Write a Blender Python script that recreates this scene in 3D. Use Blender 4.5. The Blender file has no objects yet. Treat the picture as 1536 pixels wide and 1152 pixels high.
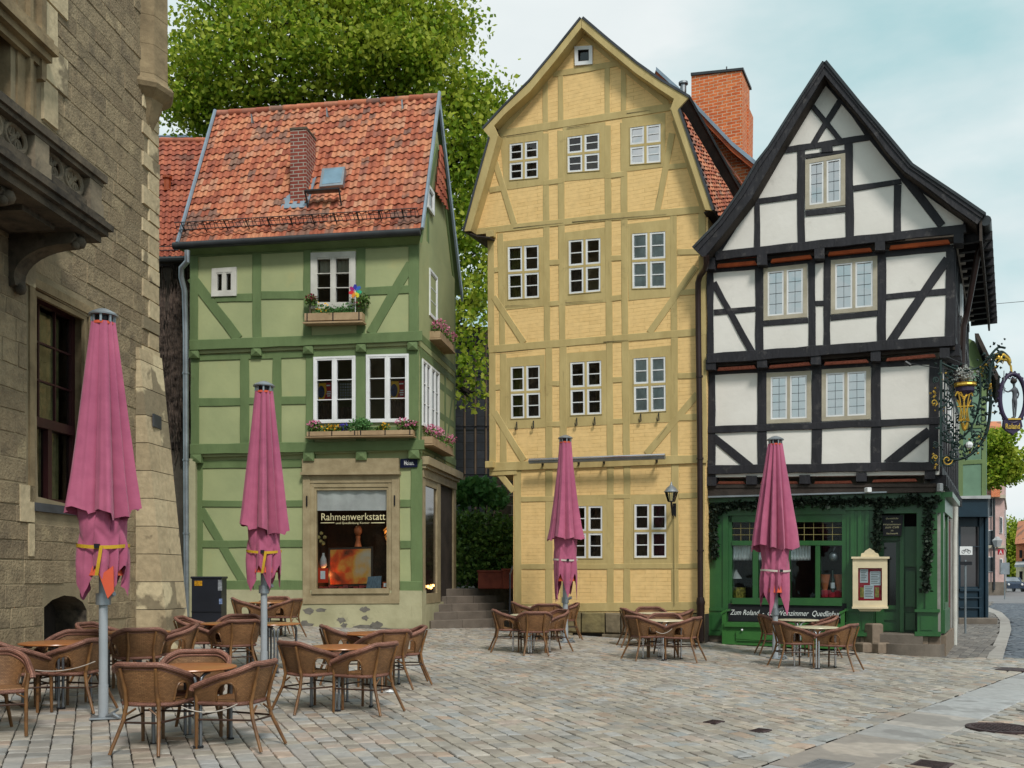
import bpy, math, random
import numpy as np
from mathutils import Vector, Matrix
from mathutils.geometry import tessellate_polygon
random.seed(7); RNG=np.random.default_rng(7)
PI=math.pi
def rad(a): return math.radians(a)
scn=bpy.context.scene; COL=scn.collection
# ---------------- camera
FP=1440.0; CX=768.0; HY=862.0; EYE=1.6
cd=bpy.data.cameras.new('camera'); cam=bpy.data.objects.new('camera',cd); COL.objects.link(cam)
cam.location=(0,0,EYE); cam.rotation_euler=(rad(90),0,0)
cd.sensor_width=36; cd.lens=FP/1536*36; cd.shift_y=(HY-576)/1536; cd.clip_start=0.1; cd.clip_end=3000
scn.camera=cam
# ---------------- world: sky with broken cloud
SUN_EL=48; SUN_AZ=160     # azimuth clockwise from +Y
w=bpy.data.worlds.new('World'); scn.world=w; w.use_nodes=True
nt=w.node_tree; nt.nodes.clear(); N=nt.nodes.new; L=nt.links.new
out=N('ShaderNodeOutputWorld'); bg=N('ShaderNodeBackground'); bg.inputs[1].default_value=0.10
sky=N('ShaderNodeTexSky'); sky.sky_type='NISHITA'; sky.sun_disc=False
sky.sun_elevation=rad(SUN_EL); sky.sun_rotation=rad(SUN_AZ); sky.dust_density=2.0; sky.ozone_density=1.0
tc=N('ShaderNodeTexCoord'); mp=N('ShaderNodeMapping'); mp.inputs['Scale'].default_value=(1.0,1.0,2.6); mp.inputs['Location'].default_value=(3.35,0.4,0.2)
nz=N('ShaderNodeTexNoise'); nz.inputs['Scale'].default_value=1.7; nz.inputs['Detail'].default_value=7; nz.inputs['Roughness'].default_value=0.52
cr=N('ShaderNodeValToRGB'); cr.color_ramp.elements[0].position=0.34; cr.color_ramp.elements[1].position=0.60
cr.color_ramp.elements[0].color=(0.12,0.12,0.12,1); cr.color_ramp.elements[1].color=(1,1,1,1)
nz2=N('ShaderNodeTexNoise'); nz2.inputs['Scale'].default_value=3.1; nz2.inputs['Detail'].default_value=8
cm=N('ShaderNodeMix'); cm.data_type='RGBA'; cm.inputs[6].default_value=(5.0,5.7,5.9,1); cm.inputs[7].default_value=(8.2,8.4,8.3,1)
mx=N('ShaderNodeMix'); mx.data_type='RGBA'
teal=N('ShaderNodeMix'); teal.data_type='RGBA'; teal.inputs[0].default_value=0.8; teal.inputs[7].default_value=(2.1,5.0,5.2,1)
L(tc.outputs['Generated'],mp.inputs[0]); L(mp.outputs[0],nz.inputs['Vector']); L(mp.outputs[0],nz2.inputs['Vector'])
L(nz.outputs[0],cr.inputs[0]); L(nz2.outputs[0],cm.inputs[0]); L(cr.outputs[0],mx.inputs[0])
L(sky.outputs[0],teal.inputs[6]); L(teal.outputs[2],mx.inputs[6]); L(cm.outputs[2],mx.inputs[7]); L(mx.outputs[2],bg.inputs[0]); L(bg.outputs[0],out.inputs[0])
sd=bpy.data.lights.new('sun','SUN'); so=bpy.data.objects.new('sun',sd); COL.objects.link(so)
sd.energy=2.1; sd.angle=rad(11); sd.color=(1,0.95,0.88)
a=rad(SUN_AZ); e=rad(SUN_EL); sdir=Vector((math.sin(a)*math.cos(e),math.cos(a)*math.cos(e),math.sin(e)))
so.rotation_euler=sdir.to_track_quat('Z','Y').to_euler()
scn.view_settings.view_transform='Standard'; scn.view_settings.look='None'; scn.view_settings.exposure=0.35; scn.view_settings.gamma=1
scn.cycles.max_bounces=6; scn.cycles.transparent_max_bounces=12; scn.cycles.caustics_reflective=False; scn.cycles.caustics_refractive=False

# ---------------- projection helpers
def g(x,y):
    xx=max(-12,min(12,x)); yy=max(0,min(22,y)); return -0.2338-0.0275*xx+0.022*yy
def P(px,py,D): return Vector(((px-CX)*D/FP, D, EYE+(HY-py)*D/FP))
def G(px,py,dz=0):
    D=15.0
    for _ in range(60):
        z=g((px-CX)*D/FP,D); D=0.5*D+0.5*(EYE-z)*FP/max(4.0,(py-HY))
    return Vector(((px-CX)*D/FP,D,g((px-CX)*D/FP,D)+dz))
class Fa:
    "a vertical facade plane through two plan points given as (pixel x, depth)"
    def __init__(s,px1,D1,px2,D2):
        s.o=Vector(((px1-CX)*D1/FP,D1,0)); p=Vector(((px2-CX)*D2/FP,D2,0)); s._n(p)
    def _n(s,p):
        s.u=(p-s.o); s.len=s.u.length; s.u=s.u.normalized(); s.n=Vector((s.u.y,-s.u.x,0))
        if s.n.dot(-s.o)<0: s.n=-s.n
    def hit(s,px,py,off=0.0):
        d=Vector(((px-CX)/FP,1,(HY-py)/FP)); t=(s.n.dot(s.o)+off)/s.n.dot(d)
        return Vector((d.x*t,d.y*t,EYE+d.z*t))
    def at(s,k,z,off=0.0): return s.o+s.u*k+s.n*off+Vector((0,0,z))
    def kz(s,px,py,off=0.0):
        p=s.hit(px,py,off); return (p-s.o).dot(s.u),p.z
def plan(p,d):
    f=Fa.__new__(Fa); f.o=Vector((p[0],p[1],0)); f._n(f.o+Vector((d[0],d[1],0))); return f
class Quad:
    "bilinear patch on a facade; q = TL,TR,BR,BL pixels"
    def __init__(s,F,q,off=0.0):
        s.F=F; s.c=[F.hit(x,y,off) for x,y in q]; s.w=((s.c[1]-s.c[0]).length+(s.c[2]-s.c[3]).length)/2; s.h=((s.c[3]-s.c[0]).length+(s.c[2]-s.c[1]).length)/2
    def p(s,a,b,o=0.0):   # a right, b down, 0..1
        c=s.c; return c[0]*(1-a)*(1-b)+c[1]*a*(1-b)+c[2]*a*b+c[3]*(1-a)*b+s.F.n*o
    def m(s,x,y,o=0.0): return s.p(x/s.w,y/s.h,o)
    def box(s,mb,a0,b0,a1,b1,o0,o1):  # in 0..1
        fr=[s.p(a0,b0,o1),s.p(a1,b0,o1),s.p(a1,b1,o1),s.p(a0,b1,o1)]
        mb.prism(fr,s.F.n*(o0-o1))
    def mbox(s,mb,x0,y0,x1,y1,o0,o1): s.box(mb,x0/s.w,y0/s.h,x1/s.w,y1/s.h,o0,o1)
class MB:
    def __init__(s): s.v=[]; s.f=[]
    def add(s,v,f):
        n=len(s.v); s.v+= [tuple(x) for x in v]; s.f+=[tuple(i+n for i in q) for q in f]; return s
    def prism(s,pts,d):
        n=len(pts); nrm=Vector((0,0,0))
        for i in range(n): nrm+=Vector(pts[i]).cross(Vector(pts[(i+1)%n]))
        if nrm.dot(d)>0: pts=pts[::-1]
        v=list(pts)+[Vector(p)+d for p in pts]
        tri=tessellate_polygon([[Vector(p) for p in pts]]) if n>4 else None
        if n<=4: f=[tuple(range(n)),tuple(range(2*n-1,n-1,-1))]
        else:
            f=[]
            for t in tri:
                a,b,c=[Vector(pts[i]) for i in t]
                if (b-a).cross(c-a).dot(d)>0: t=(t[0],t[2],t[1])
                f.append(tuple(t)); f.append((t[0]+n,t[2]+n,t[1]+n))
        for i in range(n):
            j=(i+1)%n; f.append((j,i,i+n,j+n))
        return s.add(v,f)
    def box(s,c,sx,sy,sz,rz=0,bev=0):
        ca,sa=math.cos(rz),math.sin(rz); v=[]
        def T(x,y,z): return (c[0]+x*ca-y*sa,c[1]+x*sa+y*ca,c[2]+z)
        hx,hy,hz=sx/2,sy/2,sz/2
        if not bev:
            for z in(-hz,hz):
                for x,y in((-hx,-hy),(hx,-hy),(hx,hy),(-hx,hy)): v.append(T(x,y,z))
            return s.add(v,[(3,2,1,0),(4,5,6,7),(0,1,5,4),(1,2,6,5),(2,3,7,6),(3,0,4,7)])
        b=bev; r=[]
        for z,i in((-hz,b),(-hz+b,0),(hz-b,0),(hz,b)):
            for x,y in((-hx,-hy),(hx,-hy),(hx,hy),(-hx,hy)):
                r.append(T(x-math.copysign(i,x),y-math.copysign(i,y),z))
        f=[(3,2,1,0),(12,13,14,15)]
        for k in range(3):
            for i in range(4): j=(i+1)%4; f.append((k*4+i,k*4+j,k*4+4+j,k*4+4+i))
        return s.add(r,f)
    def tube(s,pts,r,n=8,closed=False,flat=None):
        pts=[Vector(p) for p in pts]; m=len(pts); rr=r if isinstance(r,(list,tuple)) else [r]*m
        v=[];f=[]; up=None
        for i,p in enumerate(pts):
            if closed: t=pts[(i+1)%m]-pts[i-1]
            else: t=pts[min(i+1,m-1)]-pts[max(i-1,0)]
            if t.length<1e-9: t=Vector((0,0,1))
            t.normalize()
            if up is None:
                up=Vector((0,0,1)) if abs(t.z)<0.9 else Vector((1,0,0))
            a=t.cross(up)
            if a.length<1e-6: a=t.orthogonal()
            a.normalize(); b=a.cross(t); up=b
            for k in range(n):
                q=2*PI*k/n; v.append(p+(a*math.cos(q)+b*math.sin(q)*(flat or 1))*rr[i])
        for i in range(m if closed else m-1):
            for k in range(n):
                k2=(k+1)%n; i2=(i+1)%m; f.append((i*n+k,i*n+k2,i2*n+k2,i2*n+k))
        if not closed: f.append(tuple(range(n-1,-1,-1))); f.append(tuple((m-1)*n+k for k in range(n)))
        return s.add(v,f)
    def lathe(s,c,prof,n=24,axis=None):
        v=[];f=[];m=len(prof)
        for r,z in prof:
            for k in range(n): q=2*PI*k/n; v.append((c[0]+r*math.cos(q),c[1]+r*math.sin(q),c[2]+z))
        for i in range(m-1):
            for k in range(n): k2=(k+1)%n; f.append((i*n+k,i*n+k2,(i+1)*n+k2,(i+1)*n+k))
        f.append(tuple(range(n-1,-1,-1))); f.append(tuple((m-1)*n+k for k in range(n)))
        return s.add(v,f)
    def ball(s,c,r,n=8,sz=1):
        m=max(3,n//2); s.lathe(c,[(max(1e-4,r*math.sin(PI*i/m)),-r*sz*math.cos(PI*i/m)) for i in range(m+1)],n); return s
    def sheet(s,outer,holes=(),flip=None):
        pl=[[Vector(p) for p in outer]]+[[Vector(p) for p in h] for h in holes]
        allv=[p for q in pl for p in q]; tri=tessellate_polygon(pl); f=[]
        for t in tri:
            a,b,c=[allv[i] for i in t]
            if flip is not None and (b-a).cross(c-a).dot(flip)<0: t=(t[0],t[2],t[1])
            f.append(tuple(t))
        return s.add(allv,f)
ROOT={}
def link(o,parent=None):
    COL.objects.link(o)
    if parent is not None: o.parent=parent
    return o
def mesh_from(name,v,f,mat,smooth=None,uv=True,origin=(0,0,0)):
    me=bpy.data.meshes.new(name); V=np.array(v,dtype=float).reshape(-1,3)
    me.from_pydata((V-np.array(origin)).tolist(),[],f); me.materials.append(mat)
    if uv:
        nl=len(me.loops); vi=np.empty(nl,dtype=np.int32); me.loops.foreach_get('vertex_index',vi)
        npoly=len(me.polygons); nr=np.empty(npoly*3); me.polygons.foreach_get('normal',nr); nr=nr.reshape(-1,3)
        lt=np.empty(npoly,dtype=np.int32); me.polygons.foreach_get('loop_total',lt)
        nn=np.repeat(nr,lt,axis=0); W=V[vi]; hl=np.hypot(nn[:,0],nn[:,1])
        ux=np.where(hl>0.3,-nn[:,1]/np.maximum(hl,1e-6),1.0); uy=np.where(hl>0.3,nn[:,0]/np.maximum(hl,1e-6),0.0)
        U=np.empty((nl,2)); U[:,0]=W[:,0]*ux+W[:,1]*uy; U[:,1]=np.where(np.abs(nn[:,2])>0.8,W[:,1],W[:,2])
        l=me.uv_layers.new(name='UVMap'); l.data.foreach_set('uv',U.ravel())
    if smooth is not None:
        me.shade_smooth(); me.set_sharp_from_angle(angle=rad(smooth))
    return me
def part(name,mb,mat,parent=None,smooth=None,label=None,uv=True):
    "one mesh object; world-space vertices, parent roots are unrotated empties"
    org=ROOT.get(parent.name,(0,0,0)) if parent is not None else (0,0,0)
    v,f=(mb.v,mb.f) if isinstance(mb,MB) else mb
    o=bpy.data.objects.new(name,mesh_from(name,v,f,mat,smooth,uv,org)); link(o,parent); ROOT[o.name]=org
    if label: o['label']=label
    return o
def tag(o,label=None,cat=None,group=None,kind=None):
    if label: o['label']=label
    if cat: o['category']=cat
    if group: o['group']=group
    if kind: o['kind']=kind
    return o
def thing(name,label,cat,loc=(0,0,0),group=None,rz=0):
    o=bpy.data.objects.new(name,None); o.empty_display_size=0.2; o.location=loc; o.rotation_euler=(0,0,rz); link(o); ROOT[o.name]=tuple(loc)
    return tag(o,label,cat,group)
def single(name,mb,mat,label,cat,group=None,smooth=None):
    "a thing that is one mesh: origin at its centre bottom"
    v=np.array(mb.v); org=(v[:,0].mean(),v[:,1].mean(),v[:,2].min())
    o=bpy.data.objects.new(name,mesh_from(name,mb.v,mb.f,mat,smooth,True,org)); o.location=org; link(o); ROOT[o.name]=org
    return tag(o,label,cat,group)
def struct(name,mb,mat,smooth=None,kind='structure',uv=True):
    o=part(name,mb,mat,None,smooth,uv=uv); o['kind']=kind; return o
def dup(root,loc,rz,label=None,group=None):
    r=root.copy(); COL.objects.link(r); r.location=loc; r.rotation_euler=(0,0,rz); ROOT[r.name]=tuple(loc)
    if label: r['label']=label
    if group: r['group']=group
    for ch in list(root.children):
        c=ch.copy(); COL.objects.link(c); c.parent=r
        for gg in list(ch.children):
            d=gg.copy(); COL.objects.link(d); d.parent=c
    return r
# ---------------- materials
def s2l(c): c=c/255.0; return c/12.92 if c<=0.04045 else ((c+0.055)/1.055)**2.4
def C(r,gg,b,k=1.0): return (s2l(r)*k,s2l(gg)*k,s2l(b)*k,1)
def M(name,col,rough=0.75,col2=None,vscale=2.0,var=0.12,bump=0.0,bscale=40.0,metal=0.0,island=0.0,coord='Object',detail=6,grain=None,spec=0.35,wood=False,emit=None,stain=None,stscale=1.2,sheen=0):
    m=bpy.data.materials.new(name); m.use_nodes=True; t=m.node_tree; nd=t.nodes; b=nd['Principled BSDF']; lk=t.links.new
    b.inputs['Roughness'].default_value=rough; b.inputs['Metallic'].default_value=metal; b.inputs['Specular IOR Level'].default_value=spec
    if sheen: b.inputs['Sheen Weight'].default_value=sheen
    tc=nd.new('ShaderNodeTexCoord'); src=tc.outputs[coord]
    if wood:
        mpn=nd.new('ShaderNodeMapping'); mpn.inputs['Scale'].default_value=wood; lk(src,mpn.inputs[0]); wsrc=mpn.outputs[0]
    else: wsrc=src
    n1=nd.new('ShaderNodeTexNoise'); n1.inputs['Scale'].default_value=vscale; n1.inputs['Detail'].default_value=detail; n1.inputs['Roughness'].default_value=0.6; lk(wsrc,n1.inputs['Vector'])
    c2=col2 or tuple(max(0,c*(1-3.2*var)) for c in col[:3])+(1,)
    c1=col if col2 else tuple(min(1,c*(1+1.3*var)) for c in col[:3])+(1,)
    rm=nd.new('ShaderNodeMapRange'); rm.inputs[1].default_value=0.3; rm.inputs[2].default_value=0.7; lk(n1.outputs[0],rm.inputs[0])
    mix=nd.new('ShaderNodeMix'); mix.data_type='RGBA'; lk(rm.outputs[0],mix.inputs[0]); mix.inputs[6].default_value=c2; mix.inputs[7].default_value=c1
    cur=mix.outputs[2]
    if island:
        ge=nd.new('ShaderNodeNewGeometry'); mr=nd.new('ShaderNodeMapRange'); mr.inputs[3].default_value=1-island; mr.inputs[4].default_value=1+island*0.7
        lk(ge.outputs['Random Per Island'],mr.inputs[0]); mm=nd.new('ShaderNodeVectorMath'); mm.operation='SCALE'; lk(cur,mm.inputs[0]); lk(mr.outputs[0],mm.inputs['Scale']); cur=mm.outputs[0]
    if stain:
        n3=nd.new('ShaderNodeTexNoise'); n3.inputs['Scale'].default_value=stscale; n3.inputs['Detail'].default_value=9; n3.inputs['Roughness'].default_value=0.72; lk(src,n3.inputs['Vector'])
        r3=nd.new('ShaderNodeMapRange'); r3.inputs[1].default_value=stain[1]; r3.inputs[2].default_value=stain[1]+0.14; lk(n3.outputs[0],r3.inputs[0])
        m3=nd.new('ShaderNodeMix'); m3.data_type='RGBA'; ml=nd.new('ShaderNodeMath'); ml.operation='MULTIPLY'; ml.inputs[1].default_value=stain[2]; lk(r3.outputs[0],ml.inputs[0]); lk(ml.outputs[0],m3.inputs[0]); lk(cur,m3.inputs[6]); m3.inputs[7].default_value=stain[0]; cur=m3.outputs[2]
    lk(cur,b.inputs['Base Color'])
    if bump:
        n2=nd.new('ShaderNodeTexNoise'); n2.inputs['Scale'].default_value=bscale; n2.inputs['Detail'].default_value=5; lk(wsrc,n2.inputs['Vector'])
        bp=nd.new('ShaderNodeBump'); bp.inputs['Strength'].default_value=bump; bp.inputs['Distance'].default_value=0.02; lk(n2.outputs[0],bp.inputs['Height']); lk(bp.outputs[0],b.inputs['Normal'])
    if emit: b.inputs['Emission Color'].default_value=emit[0]; b.inputs['Emission Strength'].default_value=emit[1]
    m['_c']=0; del m['_c']
    return m
def brickM(name,c1,c2,mortar,sx,sy,mw=0.012,bump=0.4,rough=0.85,off=0.5,noise=0.25,coord='UV',broken=False):
    m=bpy.data.materials.new(name); m.use_nodes=True; t=m.node_tree; nd=t.nodes; b=nd['Principled BSDF']; lk=t.links.new; b.inputs['Roughness'].default_value=rough; b.inputs['Specular IOR Level'].default_value=0.25
    tc=nd.new('ShaderNodeTexCoord'); br=nd.new('ShaderNodeTexBrick'); br.inputs['Color1'].default_value=c1; br.inputs['Color2'].default_value=c2; br.inputs['Mortar'].default_value=mortar
    br.inputs['Scale'].default_value=1; br.inputs['Brick Width'].default_value=sx; br.inputs['Row Height'].default_value=sy; br.inputs['Mortar Size'].default_value=mw; br.inputs['Mortar Smooth'].default_value=0.3; br.offset=off
    # wobble
    n0=nd.new('ShaderNodeTexNoise'); n0.inputs['Scale'].default_value=2.5; n0.inputs['Detail'].default_value=3; lk(tc.outputs[coord],n0.inputs['Vector'])
    sb=nd.new('ShaderNodeVectorMath'); sb.operation='SUBTRACT'; sb.inputs[1].default_value=(.5,.5,.5); lk(n0.outputs['Color'],sb.inputs[0])
    sc=nd.new('ShaderNodeVectorMath'); sc.operation='SCALE'; sc.inputs['Scale'].default_value=0.03; lk(sb.outputs[0],sc.inputs[0])
    ad=nd.new('ShaderNodeVectorMath'); lk(tc.outputs[coord],ad.inputs[0]); lk(sc.outputs[0],ad.inputs[1]); lk(ad.outputs[0],br.inputs['Vector'])
    n1=nd.new('ShaderNodeTexNoise'); n1.inputs['Scale'].default_value=7; n1.inputs['Detail'].default_value=8; lk(tc.outputs[coord],n1.inputs['Vector'])
    mr=nd.new('ShaderNodeMapRange'); mr.inputs[1].default_value=.25; mr.inputs[2].default_value=.75; mr.inputs[3].default_value=1-noise; mr.inputs[4].default_value=1+noise*.6; lk(n1.outputs[0],mr.inputs[0])
    mm=nd.new('ShaderNodeVectorMath'); mm.operation='SCALE'; bc=br.outputs['Color']
    if broken:
        n4=nd.new('ShaderNodeTexNoise'); n4.inputs['Scale'].default_value=2.2; n4.inputs['Detail'].default_value=8; n4.inputs['Roughness'].default_value=.7; lk(tc.outputs[coord],n4.inputs['Vector']); r4=nd.new('ShaderNodeMapRange'); r4.inputs[1].default_value=.44; r4.inputs[2].default_value=.58; r4.inputs[3].default_value=.15; r4.inputs[4].default_value=.95; lk(n4.outputs[0],r4.inputs[0]); x4=nd.new('ShaderNodeMix'); x4.data_type='RGBA'; lk(r4.outputs[0],x4.inputs[0]); x4.inputs[6].default_value=c1; lk(bc,x4.inputs[7]); bc=x4.outputs[2]
    lk(bc,mm.inputs[0]); lk(mr.outputs[0],mm.inputs['Scale']); lk(mm.outputs[0],b.inputs['Base Color'])
    mt=nd.new('ShaderNodeMath'); mt.operation='MULTIPLY_ADD'; mt.inputs[1].default_value=-1.0; lk(br.outputs['Fac'],mt.inputs[0]); lk(n1.outputs[0],mt.inputs[2])
    bp=nd.new('ShaderNodeBump'); bp.inputs['Strength'].default_value=bump; bp.inputs['Distance'].default_value=0.012; lk(mt.outputs[0],bp.inputs['Height']); lk(bp.outputs[0],b.inputs['Normal'])
    return m
def rampIsl(name,cols,rough=0.8,patch=None,bump=0.2,bscale=30,trans=0,pscale=0.6,spec=0.25):
    "colour picked per island from a list [(pos,col)...], optional dark patch noise"
    m=bpy.data.materials.new(name); m.use_nodes=True; t=m.node_tree; nd=t.nodes; b=nd['Principled BSDF']; lk=t.links.new; b.inputs['Roughness'].default_value=rough; b.inputs['Specular IOR Level'].default_value=spec
    ge=nd.new('ShaderNodeNewGeometry'); cr=nd.new('ShaderNodeValToRGB'); e=cr.color_ramp.elements
    while len(e)<len(cols): e.new(0.5)
    for i,(p,c) in enumerate(cols): e[i].position=p; e[i].color=c
    lk(ge.outputs['Random Per Island'],cr.inputs[0]); cur=cr.outputs[0]
    tc=nd.new('ShaderNodeTexCoord')
    n1=nd.new('ShaderNodeTexNoise'); n1.inputs['Scale'].default_value=9; n1.inputs['Detail'].default_value=7; lk(tc.outputs['Object'],n1.inputs['Vector'])
    mr=nd.new('ShaderNodeMapRange'); mr.inputs[1].default_value=.25; mr.inputs[2].default_value=.75; mr.inputs[3].default_value=.78; mr.inputs[4].default_value=1.15; lk(n1.outputs[0],mr.inputs[0])
    mm=nd.new('ShaderNodeVectorMath'); mm.operation='SCALE'; lk(cur,mm.inputs[0]); lk(mr.outputs[0],mm.inputs['Scale']); cur=mm.outputs[0]
    if patch:
        n3=nd.new('ShaderNodeTexNoise'); n3.inputs['Scale'].default_value=pscale; n3.inputs['Detail'].default_value=6; lk(tc.outputs['Object'],n3.inputs['Vector'])
        ad=nd.new('ShaderNodeMath'); ad.operation='MULTIPLY_ADD'; ad.inputs[1].default_value=0.22; lk(ge.outputs['Random Per Island'],ad.inputs[0]); lk(n3.outputs[0],ad.inputs[2])
        r3=nd.new('ShaderNodeMapRange'); r3.inputs[1].default_value=patch[1]; r3.inputs[2].default_value=patch[1]+(0.04 if pscale<1.5 else .18); lk(ad.outputs[0],r3.inputs[0])
        ml=nd.new('ShaderNodeMath'); ml.operation='MULTIPLY'; ml.inputs[1].default_value=patch[2]; lk(r3.outputs[0],ml.inputs[0])
        m3=nd.new('ShaderNodeMix'); m3.data_type='RGBA'; lk(ml.outputs[0],m3.inputs[0]); lk(cur,m3.inputs[6]); m3.inputs[7].default_value=patch[0]; cur=m3.outputs[2]
    lk(cur,b.inputs['Base Color'])
    if bump:
        n2=nd.new('ShaderNodeTexNoise'); n2.inputs['Scale'].default_value=bscale; n2.inputs['Detail'].default_value=6; lk(tc.outputs['Object'],n2.inputs['Vector'])
        bp=nd.new('ShaderNodeBump'); bp.inputs['Strength'].default_value=bump; bp.inputs['Distance'].default_value=0.02; lk(n2.outputs[0],bp.inputs['Height']); lk(bp.outputs[0],b.inputs['Normal'])
    if trans:
        o=nd['Material Output']; tr=nd.new('ShaderNodeBsdfTranslucent'); lk(cur,tr.inputs[0]); ms=nd.new('ShaderNodeMixShader'); ms.inputs[0].default_value=trans; lk(b.outputs[0],ms.inputs[1]); lk(tr.outputs[0],ms.inputs[2]); lk(ms.outputs[0],o.inputs[0])
    return m
def glassM(name,tint=(0.9,0.95,0.95,1),refl=1.0,rough=0.02,base=0.03):
    m=bpy.data.materials.new(name); m.use_nodes=True; t=m.node_tree; nd=t.nodes; lk=t.links.new; nd.remove(nd['Principled BSDF']); o=nd['Material Output']
    fr=nd.new('ShaderNodeFresnel'); fr.inputs[0].default_value=1.5; ma=nd.new('ShaderNodeMath'); ma.operation='MULTIPLY_ADD'; ma.inputs[1].default_value=refl; ma.inputs[2].default_value=base; ma.use_clamp=True; lk(fr.outputs[0],ma.inputs[0])
    tr=nd.new('ShaderNodeBsdfTransparent'); tr.inputs[0].default_value=tint; gl=nd.new('ShaderNodeBsdfGlossy'); gl.inputs['Roughness'].default_value=rough
    tc=nd.new('ShaderNodeTexCoord'); n2=nd.new('ShaderNodeTexNoise'); n2.inputs['Scale'].default_value=2; lk(tc.outputs['Object'],n2.inputs['Vector']); bp=nd.new('ShaderNodeBump'); bp.inputs['Strength'].default_value=0.4; bp.inputs['Distance'].default_value=0.02; lk(n2.outputs[0],bp.inputs['Height']); lk(bp.outputs[0],gl.inputs['Normal'])
    ms=nd.new('ShaderNodeMixShader'); lk(ma.outputs[0],ms.inputs[0]); lk(tr.outputs[0],ms.inputs[1]); lk(gl.outputs[0],ms.inputs[2]); lk(ms.outputs[0],o.inputs[0])
    return m
K=1.12
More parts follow.
